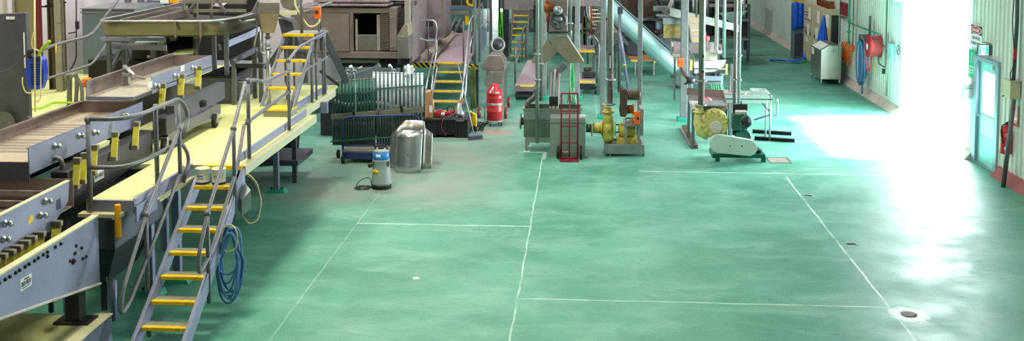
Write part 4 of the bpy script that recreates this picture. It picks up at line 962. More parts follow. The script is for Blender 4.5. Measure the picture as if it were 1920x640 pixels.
MB().box(WX - .22, WX, wy(1690), wy(1668), za, za + .3).build('box', 'guard', t, bev=.01)
# curb lump by the door post and green rope at far wall
g = gnd(1817, 304); S(MB().grid(lambda u, v: V3((XW - .02 + .08 * math.cos(2 * PI * u) * math.sin(PI * v) ** .7, YD0 - .02 + .1 * math.sin(2 * PI * u) * math.sin(PI * v) ** .7, .001 + .22 * (1 - v))), 14, 8), 'sandbag', 'curb', 'pale lump of wrapped cloth at the foot of the door post', 'bag')
yr = onx(1424, 30, 7.85).y; yr = 52
t = T('rope_bundle', 'bright green rope bundle hanging on the far ribbed wall', 'rope', (7.8, yr, .6)); mb = MB(); rnd = random.Random(8)
a = at(1424, 5, yr); b = at(1424, 38, yr)
for k in range(10):
    o_ = rnd.uniform(-.12, .12); mb.tube([V3((a.x + o_ * .5, yr, a.z + .3)), V3((a.x + o_, yr - .05, (a.z + b.z) / 2)), V3((a.x + o_ * .7, yr, b.z + rnd.uniform(-.1, .1)))], .03, 6, bend=.3)
mb.build('rope', 'green_rope', t)
# --- drains in the floor -----------------------------------------------------
for px, py, lab in ((1516, 367, 'small dark open slot drain nearest the yellow blower pump'), (1597, 458, 'small dark slot drain in the middle of the long floor seam')):
    g = gnd(px, py); t = T('floor_drain', lab, 'drain', (g.x, g.y, 0), 'slot drains along the seam')
    MB().box(g.x - .07, g.x + .07, g.y - .03, g.y + .05, .0005, .003).build('slot', 'void', t)
    MB().prism([V3((g.x - .09, g.y + .06, .001)), V3((g.x + .06, g.y + .06, .001)), V3((g.x + .1, g.y - .05, .001)), V3((g.x + .08, g.y - .05, .001)), V3((g.x + .05, g.y + .04, .001)), V3((g.x - .09, g.y + .04, .001))], (0, 0, .006)).build('rim', 'swhite', t)
g = gnd(1704, 590); S(MB().lathe((g.x, g.y, .001), [(.09, 0), (.1, .004), (.06, .003), (0, .002)], n=18), 'floor_drain', 'concrete', 'round dark drain hole in a worn pale patch near the bottom right', 'drain')
a = gnd(1444, 306); b = gnd(1476, 296); t = T('floor_grate', 'rectangular steel floor grate beside the blower pump frame', 'grate', ((a.x + b.x) / 2, (a.y + b.y) / 2, 0))
MB().box(a.x, b.x, a.y, a.y + .03, 0, .008).box(a.x, b.x, b.y - .03, b.y, 0, .008).box(a.x, a.x + .03, a.y, b.y, 0, .008).box(b.x - .03, b.x, a.y, b.y, 0, .008).build('frame', 'bright_steel', t)
MB().box(a.x + .02, b.x - .02, a.y + .02, b.y - .02, .001, .004).build('cover', 'pan', t)

for o in bpy.context.scene.objects:
    if o.parent is None and o.name.split('.')[0] in ('steel_console', 'electrical_cabinet', 'basket', 'control_pedestal', 'tarpaulin', 'yellow_tub'): o.location.y += .46
# ================================================================== CENTRE FLOOR
# --- vacuum cleaner ----------------------------------------------------------
g = gnd(712, 357); vx, vy = g.x, g.y + .17
t = T('vacuum_cleaner', 'grey upright drum vacuum cleaner with blue band and black carry handle', 'vacuum cleaner', (vx, vy, 0))
MB().lathe((vx, vy, .02), [(0, 0), (.17, 0), (.185, .02), (.185, .04), (.17, .06), (0, .06)], n=32).build('base_ring', 'black', t)
MB().lathe((vx, vy, .07), [(.165, 0), (.182, .02), (.182, .05), (.165, .24), (.16, .30), (.152, .44), (.158, .45), (.158, .47), (.15, .475)], n=36).build('tank', 'vacgrey', t)
MB().lathe((vx, vy, .545), [(.15, 0), (.155, .005), (.15, .13), (.14, .135)], n=36).build('band', 'bluevac', t)
MB().lathe((vx, vy, .68), [(.142, 0), (.142, .02), (.12, .045), (.06, .055), (0, .056)], n=32).build('lid', 'vacgrey', t)
MB().tube([(vx - .11, vy - .02, .71), (vx - .1, vy - .02, .79), (vx + .07, vy - .02, .80), (vx + .12, vy, .72)], .016, 10, bend=.04).build('handle', 'black', t)
MB().box(vx - .05, vx + .05, vy - .05, vy + .05, .73, .765).build('motor_cap', 'black', t, bev=.012)
def curved(t, x0, x1, z0, z1, r, m, nm):
    mb = MB(); mb.grid(lambda u, v: V3((vx + r * math.sin(lerp(x0, x1, u)), vy - r * math.cos(lerp(x0, x1, u)), lerp(z0, z1, v))), 8, 1); return mb.build(nm, m, t, solid=.002)
curved(t, -1.05, -.15, .30, .37, .176, 'yellow', 'yellow_label'); curved(t, -.45, .1, .59, .65, .156, 'swhite', 'white_label')
for xa in (-1.0,  1.1): MB().box(vx + .165 * math.sin(xa) - .015, vx + .165 * math.sin(xa) + .015, vy - .165 * math.cos(xa) - .02, vy - .165 * math.cos(xa) + .01, .42, .52).build('latch', 'galv_dark', t, bev=.004)
MB().cyl((vx - .14, vy - .06, .44), (vx - .22, vy - .1, .43), .035, n=14).build('hose_port', 'black', t)
for a_ in (.3, 2.2, 3.9, 5.4): MB().lathe((vx + .17 * math.cos(a_) - .012, vy + .17 * math.sin(a_), .022), [(.02, 0), (.022, .004), (.022, .02), (.02, .024)], axis=(1, 0, 0), n=12).build('castor', 'rubber', t)
mb = MB(); rnd = random.Random(4); pts = [V3((vx - .17, vy - .05, .06)), V3((vx - .2, vy - .02, .2)), V3((vx - .35, vy - .02, .18)), V3((vx - .5, vy - .05, .02))]
for k in range(26):
    a_ = k * .9; rr = .1 + .05 * math.sin(k * 1.7); pts.append(V3((vx - .33 + rr * 1.6 * math.cos(a_), vy - .08 + rr * math.sin(a_), .012 + .004 * (k % 5))))
mb.tube(fillet(pts, .08, 4), .0065, 6); S(mb, 'coiled_cable', 'black', 'thin black cable lying in loops on the floor left of the vacuum', 'cable')
# --- folded sheet steel cover ------------------------------------------------
t = T('sheet_metal_cover', 'curved stainless sheet cover standing folded against the tube trolley', 'metal cover', (-3.5, 21.0, 0))
def cover(prof, base, lean, h, sl, sr, name, m, bot=0):
    """prof: list of (x, y) plan points; h height; the top is cut down at both ends"""
    mb = MB(); n = len(prof) - 1
    def fn(u, v):
        k = min(n - 1, int(u * n)); f = u * n - k; x = lerp(prof[k][0], prof[k + 1][0], f); y = lerp(prof[k][1], prof[k + 1][1], f)
        hh = h - sl * max(0, 1 - u / .28) - sr * max(0, (u - .72) / .28)
        z = bot + (hh - bot) * v
        return V3((base.x + x + z * .01, base.y + y + lean * z, z + .004))
    mb.grid(fn, n * 4, 6); return mb.build(name, m, t, solid=.005)
b = gnd(763, 326)
pf = [(-.25 + .5 * k / 16, -.10 * math.sin(PI * k / 16) ** .8) for k in range(17)]
cover([(-.25, .06)] + pf + [(.25, .12)], b + V3((0, .12, 0)), .28, .80, .05, .0, 'curved_panel', 'bright_steel')
cover([(-.40, .10), (-.27, -.02), (-.15, .05), (0, .08), (.15, .05), (.24, .02), (.28, -.03), (.30, .02), (.44, .06)], b + V3((-.0, .2, 0)), .28, .95, .28, .25, 'back_panel', 'stainless', .04)
mb = MB()
for z in (.3, .68): mb.cyl((b.x, b.y + .02 + .28 * z, z), (b.x, b.y + .06 + .28 * z, z), .01, n=8).cyl((b.x, b.y + .02 + .28 * z, z + .05), (b.x, b.y + .06 + .28 * z, z + .05), .01, n=8)
mb.build('rivets', 'darksteel', t)
# --- tube panels on trolley ---------------------------------------------------
TY = 21.5
def tube_panel(t, pxa, pxb, pya, pyb, pbot, n, Y, m, r, cap='clamp', wrapidx=()):
    for k in range(n):
        f = k / (n - 1); px = lerp(pxa, pxb, f); a = at(px, lerp(pya, pyb, f), Y); b = at(px + 1, pbot, Y)
        o = MB().tube([V3((a.x, Y, b.z)), V3((a.x, Y, a.z))], r, 10).build('tube', m if not (k in wrapidx) else 'tube_white', t)
        MB().cyl((a.x, Y, a.z - .01), (a.x, Y, a.z + .012), r * 1.15, n=10).build('end_cap', cap, o)
t = T('tube_panel', 'rack panel of dark green steel tubes leaning upright at the left of the trolley', 'tube rack', (at(663, 285, TY).x, TY, .2))
tube_panel(t, 625, 702, 153, 147, 216, 13, TY, 'tube_green', .026)
a = at(622, 214, TY); b = at(706, 207, TY); MB().beam((a.x, TY - .05, a.z - .05), (b.x, TY - .05, b.z - .05), .05, .1).build('angle_bar', 'clamp', t, bev=.004)
a = at(620, 178, TY); b = at(706, 171, TY); MB().beam((a.x, TY - .04, a.z), (b.x, TY - .04, b.z), .025, .025).build('cross_bar', 'tube_green', t)
for k in range(17):
    f = k / 16; px = lerp(625, 701, f); a = at(px, 222, TY + .12); MB().tube([V3((a.x, TY + .12, .26)), V3((a.x, TY + .12, a.z + .1))], .026, 10).build('lower_tube', 'tube_dark', t)
t = T('tube_panel', 'taller rack panel of shiny pale tubes leaning upright at the right of the trolley', 'tube rack', (at(750, 285, TY + .1).x, TY + .1, .2))
tube_panel(t, 701, 791, 136, 138, 206, 13, TY + .06, 'tube_white', .027, 'tube_white')
for k in (9, 11, 12): pass
a = at(711, 209, TY); b = at(794, 202, TY); MB().beam((a.x, TY - .0, a.z - .04), (b.x, TY - .0, b.z - .04), .05, .1).build('angle_bar', 'clamp', t, bev=.004)
a = at(705, 167, TY); b = at(800, 160, TY); MB().beam((a.x, TY + .0, a.z), (b.x, TY + .0, b.z), .025, .025).build('cross_bar', 'tube_green', t)
for k in range(17):
    f = k / 16; px = lerp(708, 790, f); a = at(px, 212, TY + .18); MB().tube([V3((a.x, TY + .18, .26)), V3((a.x, TY + .18, a.z + .1))], .026, 10).build('lower_tube', 'tube_dark', t)
for px in (722, 790): a = at(px, 137, TY + .2); MB().tube([V3((a.x, TY + .2, 1.0)), V3((a.x, TY + .2, a.z))], .028, 10).build('spare_tube', 'tube_green', t)
for px, py in ((663, 210), (752, 200)):
    a = at(px, py, TY - .1); S(MB().ball(a, .035).box(a.x - .02, a.x + .02, TY - .1, TY, a.z - .12, a.z), 'rack_clamp', 'black', 'small black knob clamp on the angle bar of the ' + ('green tube panel' if px < 700 else 'pale tube panel'), 'clamp')
# tube heads behind rack
for px, py, lab in ((662, 120, 'pair of short stainless pipe ends sticking up behind the green tube panel'), (735, 118, 'single stainless pipe end sticking up behind the pale tube panel')):
    a = at(px, py + 12, 22.2); t = T("pipe_end", lab, "pipe", V3((a.x, a.y, 0)))
    MB().tube([V3((a.x, a.y + .1, .02)), a + V3((0, .1, -.3)), a + V3((0, 0, 0)), a + V3((-.03, -.1, .1))], .035, 12, bend=.05).build('pipe', 'bright_steel', t)
    MB().lathe(a + V3((.06, -.12, -.02)), [(.05, 0), (.05, .04), (.035, .04), (.035, .01), (0, .01)], axis=(0, -1, 0), n=16).build('flange', 'bright_steel', t)
    if px < 700:
        MB().lathe(a + V3((-.07, -.12, -.02)), [(.05, 0), (.05, .04), (.035, .04), (.035, .01), (0, .01)], axis=(0, -1, 0), n=16).build('flange', 'bright_steel', t)
        MB().tube([a + V3((.05, 0, .0)), a + V3((.2, 0, .08))], .02, 8).build('tee', 'bright_steel', t)
mb = MB(); a0 = at(768, 127, TY + .02)
mb.grid(lambda u, v: a0 + V3(((u - .5) * .22 * (1 + .2 * math.sin(v * 9)), .05 * math.cos(u * 9) - .12 * math.sin(PI * u), .0 - v * .2 + .08 * math.sin(PI * u) + .02 * math.sin(u * 17 + v * 8))), 16, 10)
S(mb, 'plastic_wrap', 'plastic_wrap', 'crumpled clear plastic wrap bunched over the top of the pale tubes', 'plastic wrap', solid=.004)
# trolley
t = T('trolley', 'dark blue steel trolley carrying the tube panels', 'trolley', (-4.2, 21.6, 0))
xl, xr = at(643, 290, 21.2).x, at(792, 290, 21.2).x
MB().box(xl, xr, 21.15, 22.0, .2, .25).build('platform', 'concrete', t); MB().box(xl, xr, 21.12, 21.16, .08, .22).box(xl, xr, 22.0, 22.04, .12, .24).build('platform_rim', 'trolley_blue', t)
z1 = at(700, 220, 21.2).z; MB().tube([V3((xl, 21.2, .22)), V3((xl, 21.2, z1 - .05)), V3((xl + .15, 21.2, z1)), V3((xr - .12, 21.2, z1 + .06)), V3((xr - .05, 21.2, z1 - .1)), V3((xr - .05, 21.2, .22))], .022, 10, bend=.15).build('handle_frame', 'trolley_blue', t)
z2 = at(700, 262, 21.2).z; MB().beam((xl - .25, 21.18, z2 - .05), (xr, 21.18, z2 + .12), .02, .025).build('rail', 'tube_green', t); z3 = at(700, 270, 21.2).z
MB().beam((xl, 21.18, z3 - .05), (xr, 21.18, z3 + .08), .02, .022).build('rail', 'trolley_blue', t)
for px, py, m in ((634, 296, 'rubber'), (643, 313, 'rubber'), (770, 290, 'rubber')):
    a = at(px, py, 21.1 if py > 300 else 21.6); r_ = .085
    o = MB().lathe((a.x - .02, a.y, r_), [(.06, 0), (r_ - .005, 0), (r_, .01), (r_, .04), (r_ - .01, .05), (.05, .05)], axis=(1, 0, 0), n=20).build('castor', m, t)
    MB().lathe((a.x - .024, a.y, r_), [(.045, 0), (.045, .058), (0, .058)], axis=(1, 0, 0), n=12).build('hub', 'hub', o)
# --- spill pallet with tools --------------------------------------------------
a = at(800, 228, 23.75); b = at(878, 266, 23.75)
px0, px1 = a.x - .15, b.x
t = T('spill_pallet', 'black plastic pallet box with tools on top in front of the ramp stairs', 'pallet', ((px0 + px1) / 2, 24.2, 0))
zp = .43
body = MB(); n_ = 8
body.box(px0 + .03, px1 - .03, 23.8, 24.65, .06, zp - .03)
body.build('body', 'black', t, bev=.01); MB().box(px0, px1, 23.76, 24.68, zp - .05, zp).build('rim', 'black', t, bev=.01)
for k in range(5): MB().box(px0 + .06 + k * .24, px0 + .12 + k * .24, 23.77, 23.81, .04, zp - .05).build('rib', 'black', t)
MB().box(px0 + .02, px0 + .3, 23.78, 24.6, 0, .07).box(px1 - .3, px1 - .02, 23.78, 24.6, 0, .07).build('feet', 'black', t)
MB().box(px1 - .28, px1 - .1, 23.752, 23.76, zp - .045, zp - .015).build('label_plate', 'galv', t)
def on(px, Y, z): v = at(px, 200, Y); return V3((v.x, Y, z))
c = on(824, 24.1, zp); t = T('charger', 'dark red square tool charger on the black pallet', 'tool', c); MB().box(c.x - .1, c.x + .1, 24.0, 24.2, zp, zp + .13).build('case', 'red_paint', t, bev=.02); MB().box(c.x - .06, c.x + .06, 24.03, 24.15, zp + .13, zp + .17).build('top', 'red_dark', t, bev=.02)
c = on(840, 24.0, zp); t = T('power_saw', 'red power saw with a black loop handle on the black pallet', 'power tool', c)
MB().tube([c + V3((-.08, 0, .06)), c + V3((.1, .05, .14))], [.05, .06], 14).build('motor', 'red_paint', t); MB().tube([c + V3((-.02, 0, .12)), c + V3((-.02, 0, .24)), c + V3((.1, 0, .27)), c + V3((.16, 0, .18)), c + V3((.12, 0, .1))], .014, 8, bend=.05).build('handle', 'black', t)
MB().lathe(c + V3((-.1, -.05, .06)), [(.07, 0), (.07, .006), (0, .006)], axis=(.6, -1, 0), n=20).build('blade', 'bright_steel', t)
MB().tube([c + V3((-.05, 0, .02)), c + V3((-.09, -.27, .0)), c + V3((-.12, -.29, -.2)), c + V3((-.02, -.28, -.36)), c + V3((-.0, -.28, -.3))], .008, 6, bend=.1).build('cord', 'red_dark', t)
c = on(861, 24.2, zp); t = T('guard_cone', 'grey metal machine cone standing among the tools on the pallet', 'tool', c); MB().lathe(c, [(.12, 0), (.12, .08), (.08, .12), (.05, .3), (.03, .3), (0, .3)], n=20).build('cone', 'galv', t)
c = on(852, 24.35, zp); t = T('wood_board', 'brown wooden board leaning on the tools beside the metal cone', 'board', c); MB().sheet([c + V3((-.08, 0, 0)), c + V3((.1, 0, 0)), c + V3((.22, .12, .36)), c + V3((.16, .12, .38))], .02).build('board', 'wood', t)
c = on(845, 23.95, zp)
for k, (dx, L_, m) in enumerate(((.12, .22, 'galv'), (.2, .18, 'black'), (.27, .2, 'galv_dark'))):
    S(MB().beam(c + V3((dx, 0, .015)), c + V3((dx + .03, .25, .02)), .03, .02), 'hand_tool', m, ('light grey spanner lying on the pallet edge', 'black hand tool lying between two spanners on the pallet', 'dark grey spanner lying nearest the broom on the pallet')[k], 'tool')
# cardboard box
a = at(797, 180, 23.4); b = at(812, 232, 23.4)
t = T('cardboard_box', 'open cardboard box standing on end beside the pale tube panel', 'cardboard box', (a.x, 23.4, b.z)); b.z = zp + .002
t.location = (a.x, 23.95, b.z)
MB().box(a.x - .08, at(803, 200, 23.9).x, 23.9, 24.3, b.z, a.z).build('box', 'cardboard', t); MB().box(at(803, 200, 23.9).x, at(811, 200, 23.9).x, 23.92, 24.2, b.z, a.z - .2).build('side_box', 'cardboard', t, label='lower box with printing')
x_ = at(803, 200, 23.9).x; MB().sheet([V3((x_, 23.9, a.z)), V3((x_ + .02, 23.9, a.z - .28)), V3((x_ + .12, 23.8, a.z - .24)), V3((x_ + .1, 23.82, a.z + .02))], .008).build('flap', 'cardboard', t)
MB().box(x_ + .02, at(810, 200, 23.9).x, 23.915, 23.92, b.z + .12, b.z + .3).build('print', 'paper', t)
# broom
b = gnd(889, 262); tp = at(858, 118, 24.75)
t = T('broom', 'wide floor broom with blue grey head and long handle leaning on the ramp rail', 'broom', b)
d = V3((.28, .16, 0)); p0 = b + V3((-.12, -.08, .11)); p1 = b + V3((.17, .09, .11))
MB().beam(p0, p1, .07, .05).build('head', 'tank_blue', t, bev=.01); MB().beam(p0 - V3((0, 0, .06)), p1 - V3((0, 0, .06)), .06, .09).build('bristles', 'brush', t)
MB().tube([(p0 + p1) / 2 + V3((-.03, 0, .0)), tp], .014, 8).build('handle', 'galv', t)
# yellow dust pan + black bin
a = at(881, 208, 24.6); b = at(893, 238, 24.6); t = T('dustpan', 'yellow long handled dustpan standing by the stair foot', 'dustpan', (a.x, 24.6, b.z - .1)); t.location.z = .0
MB().prism([V3((a.x, 24.6, a.z)), V3((b.x, 24.6, a.z - .1)), V3((b.x, 24.6, b.z)), V3((a.x + .02, 24.6, b.z + .05))], (0, .1, 0)).build('pan', 'yellow', t, bev=.008)
MB().tube([V3((a.x + .05, 24.65, a.z - .05)), V3((a.x - .03, 24.7, a.z + .8))], .012, 8).build('handle', 'black', t); MB().box(a.x - .02, b.x, 24.62, 24.9, 0.0, b.z + .02).build('base', 'black', t, bev=.02)
mb = MB(); rnd = random.Random(9)
for k in range(3):
    pts = [at(rnd.uniform(893, 915), rnd.uniform(226, 248), 1) for _ in range(1)]; P_ = []
    for j in range(9): q = gnd(rnd.uniform(890, 918), rnd.uniform(228, 250)); P_.append(V3((q.x, q.y, .012 + .01 * k)))
    mb.tube(fillet(P_, .2, 5), .009, 6)
S(mb, 'cable_tangle', 'black', 'tangle of black cables on the floor between the dustpan and the red drum', 'cable')
# --- red drum on dolly ------------------------------------------------------
cx = at(927.5, 230, 25.35).x; cy = 25.35; s_ = 2000 / cy
t = T('drum', 'red steel drum with conical top and silver band standing on a wheeled dolly', 'drum', (cx, cy, .1))
MB().lathe((cx, cy, .14), [(.175, 0), (.19, .01), (.19, .2), (.2, .21), (.19, .23), (.19, .4), (.19, .52), (.2, .53), (.19, .55), (.19, .64), (.2, .65), (.19, .66), (.09, .85), (.07, .86), (.07, .88), (0, .88)], n=36).build('body', 'red_paint', t)
MB().lathe((cx, cy, .5), [(.196, 0), (.2, .005), (.2, .05), (.196, .055)], n=36).build('clamp_band', 'bright_steel', t)
MB().box(cx + .03, cx + .13, cy - .19, cy - .17, .80, .84).build('white_label', 'swhite', t); MB().beam((cx - .1, cy - .2, .82), (cx - .02, cy - .12, .95), .03, .01).build('tape', 'swhite', t)
t = T('drum_dolly', 'round wheeled dolly with loose castors under the red drum', 'dolly', (cx, cy, 0))
MB().lathe((cx, cy, .1), [(.2, 0), (.21, .01), (.21, .03), (.0, .03)], n=28).build('plate', 'galv', t)
for k in range(4):
    a_ = PI / 4 + k * PI / 2 + .3; o = MB().lathe((cx + .19 * math.cos(a_) - .015, cy + .19 * math.sin(a_), .045), [(.025, 0), (.045, .003), (.045, .027), (.025, .03)], axis=(1, 0, 0), n=16).build('castor', 'rubber', t)
    MB().box(cx + .19 * math.cos(a_) - .03, cx + .19 * math.cos(a_) + .03, cy + .19 * math.sin(a_) - .01, cy + .19 * math.sin(a_) + .01, .05, .105).build('fork', 'bright_steel', o)
MB().tube([(cx - .24, cy, .12), (cx - .24, cy, .75)], .012, 8).build('handle', 'galv', t)
# --- stainless hopper mill on wheels ---------------------------------------------
hy = 27.0; a = at(905, 100, hy); b = at(946, 132, hy)
t = T('hopper_mill', 'grey hooded steel mill on a wheeled frame behind the red drum', 'machine', ((a.x + b.x) / 2, hy + .3, 0))
A = lambda px, py: at(px, py, hy)
MB().prism([A(904, 121), A(904, 131), A(946, 133), A(946, 118), A(938, 104), A(917, 104)], (0, .8, 0)).build('hood', 'stainless_warm', t, bev=.01)
MB().prism([A(915, 134), A(943, 134), A(943, 158), A(915, 158)], (0, .55, 0)).build('body', 'stainless', t, bev=.01)
MB().prism([A(921, 134), A(925, 134), A(922, 158), A(909, 158), A(909, 148)], (0, -.15, 0)).build('outlet', 'bright_steel', t)
for px in (912, 945): MB().box(A(px, 0).x - .02, A(px, 0).x + .02, hy + .1, hy + .14, .1, A(0, 134).z).box(A(px, 0).x - .02, A(px, 0).x + .02, hy + .7, hy + .74, .1, A(0, 134).z).build('leg', 'galv', t)
MB().beam((A(905, 0).x, hy - .3, .3), (A(912, 0).x, hy + .5, .3), .03, .03).build('push_bar', 'galv', t)
o = MB().torus(A(930, 88) + V3((0, .5, 0)), .17, .035, axis=(.3, -1, .1), n=24).build('wheel_ring', 'galv', t); MB().lathe(A(930, 88) + V3((0, .5, 0)), [(.16, 0), (.16, .02), (0, .03)], axis=(.3, -1, .1)).build('ring_plate', 'darksteel', o)
for px, py in ((898, 210), (948, 211), (949, 160)):
    q = gnd(px, py + 11) if py > 200 else V3((A(px, 0).x, hy + .9, 0)); rr = .14
    o = MB().lathe((q.x - .03, q.y, rr), [(.05, 0), (.13, 0), (rr, .015), (rr, .055), (.13, .07), (.05, .07)], axis=(1, 0, 0), n=24).build('wheel', 'hub', t); MB().lathe((q.x - .035, q.y, rr), [(.05, 0), (.05, .08), (0, .08)], axis=(1, 0, 0), n=12).build('hub', 'galv', o)
for px in (908, 943): MB().cyl(A(px, 128) + V3((0, -.012, 0)), A(px, 128), .014, n=8).build('bolt', 'black', t)
MB().box(A(945, 0).x, A(955, 0).x, hy + .2, hy + .3, A(0, 122).z, A(0, 118).z).build('lever', 'galv', t)
# --- receiving tank --------------------------------------------------------
ty = 22.45; B = lambda px, py, Y=22.45: at(px, py, Y)
t = T('receiving_tank', 'open rectangular green grey steel tank on legs behind the red hand truck', 'tank', (-.7, 22.8, 0))
x0, x1 = B(982, 210).x, B(1089, 210).x; zt_, zb_ = B(0, 206).z, B(0, 258).z; td = .62
MB().box(x0, x1, ty, ty + .01, zb_, zt_).box(x0, x1, ty + td - .01, ty + td, zb_, zt_).box(x0, x0 + .01, ty, ty + td, zb_, zt_).box(x1 - .01, x1, ty, ty + td, zb_, zt_).box(x0, x1, ty, ty + td, zb_ - .01, zb_).build('tank_shell', 'tank_green', t)
MB().box(x0 - .02, x1 + .02, ty - .02, ty + .02, zt_ - .02, zt_ + .012).box(x0 - .02, x1 + .02, ty + td - .02, ty + td + .02, zt_ - .02, zt_ + .012).box(x0 - .02, x0 + .02, ty, ty + td, zt_ - .02, zt_ + .012).box(x1 - .02, x1 + .02, ty, ty + td, zt_ - .02, zt_ + .012).build('rim', 'stainless', t)
MB().box(x0, x1, ty - .004, ty - .001, zt_ - .22, zt_ - .02).build('upper_band', 'galv', t)
MB().box(x0 + .012, x1 - .012, ty + .012, ty + td - .012, zb_, zb_ + .25).build('contents', 'pan', t)
MB().box(x0 + .03, x1, ty - .02, ty + .06, zb_ - .12, zb_ - .01).box(x0 + .03, x1, ty + td - .08, ty + td, zb_ - .12, zb_ - .01).build('skid_beam', 'tank_grey', t)
for x in (x0 + .06, x1 - .06):
    for y in (ty + .02, ty + td - .05): MB().box(x - .035, x + .035, y - .03, y + .03, 0, zb_ - .1).build('leg', 'tank_grey', t); MB().box(x - .06, x + .06, y - .05, y + .05, 0, .012).build('foot', 'swhite', t)
o = MB().lathe((x0, ty + .3, (zb_ + zt_) / 2 - .02), [(.08, 0), (.08, .07), (.17, .07), (.17, .1), (0, .1)], axis=(-1, 0, 0), n=20).build('side_flange', 'galv', t)
for z, w_ in ((.98, .0),): pass
t = T('pump_box', 'tall square green grey steel box in front of the tank, holding the hand truck', 'steel box', (B(1066, 0, 21.95).x, 22.1, 0))
xa, xb = at(1032, 0, 21.95).x, at(1099, 0, 21.95).x; zz = at(0, 222, 21.95).z
MB().box(xa, xb, 21.95, 22.42, .03, zz).build('body', 'tank_grey', t, bev=.006); MB().box(xa - .04, xb + .05, 21.93, 22.4, .0, .03).build('base_plate', 'tank_grey', t)
MB().box(xa - .03, xb + .02, 21.93, 21.95, zz - .1, zz - .075).build('lug_bar', 'galv', t); MB().box(xb - .12, xb - .0, 22.0, 22.15, zz, zz + .04).build('white_pad', 'swhite', t)
# hand truck
hx = (at(1053, 0, 21.75).x, at(1084.5, 0, 21.75).x); t = T('hand_truck', 'dark red tubular hand truck leaning on the grey steel box', 'hand truck', (sum(hx) / 2, 21.72, 0))
ht = at(0, 176, 21.85).z
def hp(x, z): return V3((x, 21.72 + .12 * z, z))
MB().tube([hp(hx[0], .03), hp(hx[0], ht - .0), hp(hx[0] + .02, ht), hp(hx[1] - .02, ht), hp(hx[1], ht), hp(hx[1], .03)], .017, 10, bend=.07).build('frame', 'red_dark', t)
MB().tube([hp(sum(hx) / 2, .03), hp(sum(hx) / 2, ht)], .014, 8).build('centre_bar', 'red_dark', t)
for z in (.04, .35, .68, .99): MB().tube([hp(hx[0], z), hp(hx[1], z)], .014, 8).build('cross_bar', 'red_dark', t)
MB().box(hx[0] - .02, hx[1] + .02, 21.5, 21.74, .012, .022).build('toe_plate', 'red_dark', t)
MB().cyl((hx[0] - .1, 21.8, .14), (hx[1] + .1, 21.8, .14), .012, n=8).build('axle', 'galv', t)
for x in (hx[0] - .09, hx[1] + .045):
    o = MB().lathe((x, 21.8, .14), [(.06, 0), (.12, -.002), (.14, .012), (.14, .04), (.12, .052), (.06, .05)], axis=(1, 0, 0), n=26).build('wheel', 'rubber', t); MB().lathe((x - .005, 21.8, .14), [(.06, 0), (.06, .06), (0, .06)], axis=(1, 0, 0), n=14).build('hub', 'galv', o)
# --- splay chute machine ----------------------------------------------------
cy_ = 23.4; C = lambda px, py, Y=23.4: at(px, py, Y)
t = T('rotary_feeder', 'steel feeder with orange motor and forked sheet chute above the tank', 'machine', (C(1046, 60).x, 23.7, C(0, 120).z))
MB().prism([C(1030, -10), C(1064, -10), C(1064, 60), C(1030, 60)], (0, .5, 0)).build('housing', 'stainless_warm', t, bev=.01)
MB().prism([C(1029, 61), C(1064, 61), C(1063, 71), C(1029, 71)], (0, .48, 0)).build('collar', 'tank_grey', t)
MB().box(C(1028, 0).x, C(1066, 0).x, cy_ - .03, cy_ + .5, C(0, 62).z, C(0, 60).z).build('flange', 'darksteel', t)
MB().prism([C(1028, 71), C(1063, 70), C(1094, 118), C(1068, 119), C(1045, 97)], (0, .03, 0)).build('chute_leg', 'skirt', t)
MB().prism([C(1026, 76), C(1045, 97), C(1024, 118), C(997, 118)], (0, -.03, 0)).build('chute_leg', 'skirt', t)
MB().prism([C(1063, 70), C(1094, 118), C(1094, 118) + V3((0, .45, 0)), C(1063, 70) + V3((0, .45, 0))], (.01, 0, .01)).build('chute_side', 'skirt', t)
MB().prism([C(1026, 76), C(997, 118), C(997, 118) + V3((0, .45, 0)), C(1026, 76) + V3((0, .45, 0))], (-.01, 0, .01)).build('chute_side', 'skirt', t)
MB().prism([C(1045, 97), C(1068, 119), C(1068, 119) + V3((0, .45, 0)), C(1045, 97) + V3((0, .45, 0))], (0, 0, -.012)).build('inner_plate', 'darksteel', t)
o = MB().lathe(C(1047, 38) + V3((0, 0, 0)), [(.19, 0), (.19, .04), (.15, .06), (.15, .05), (.05, .05), (.05, .08), (0, .08)], axis=(0, -1, 0), n=32).build('bearing_disc', 'galv_dark', t)
MB().lathe(C(1046, 19) + V3((0, -.0, 0)), [(.1, 0), (.1, .14), (.08, .16), (.03, .16), (.03, .18), (0, .18)], axis=(0, -1, 0), n=24).build('gear_motor', 'galv', t)
MB().beam(C(1037, 39) + V3((0, -.1, 0)), C(1047, 43) + V3((0, -.1, 0)), .02, .04).beam(C(1047, 43) + V3((0, -.1, 0)), C(1047, 52) + V3((0, -.1, 0)), .04, .02).build('crank', 'bright_steel', t)
MB().ball(C(1050, 35) + V3((0, -.1, 0)), .05).build('blue_cap', 'tank_blue', t)
MB().lathe(C(1037, 14), [(.09, 0), (.09, .06), (.11, .07), (.11, .18), (.08, .2), (0, .2)], axis=(-1, 0, 0), n=20).build('orange_motor', 'orange_dark', t)
MB().cyl(C(1027, 24), C(1027, 40), .05, .03, n=14).build('motor_nozzle', 'orange_dark', t); MB().box(C(1023, 0).x, C(1031, 0).x, cy_ - .06, cy_ + .06, C(0, 5).z, C(0, 0).z).build('terminal_box', 'orange_dark', t, bev=.01)
for dx in (-.2, .2): MB().cyl((C(1046, 20).x + dx, 23.65, C(1046, 0).z), (C(1046, 20).x + dx, 23.65, 8.99), .02, n=8).build('hanger_rod', 'galv', t)
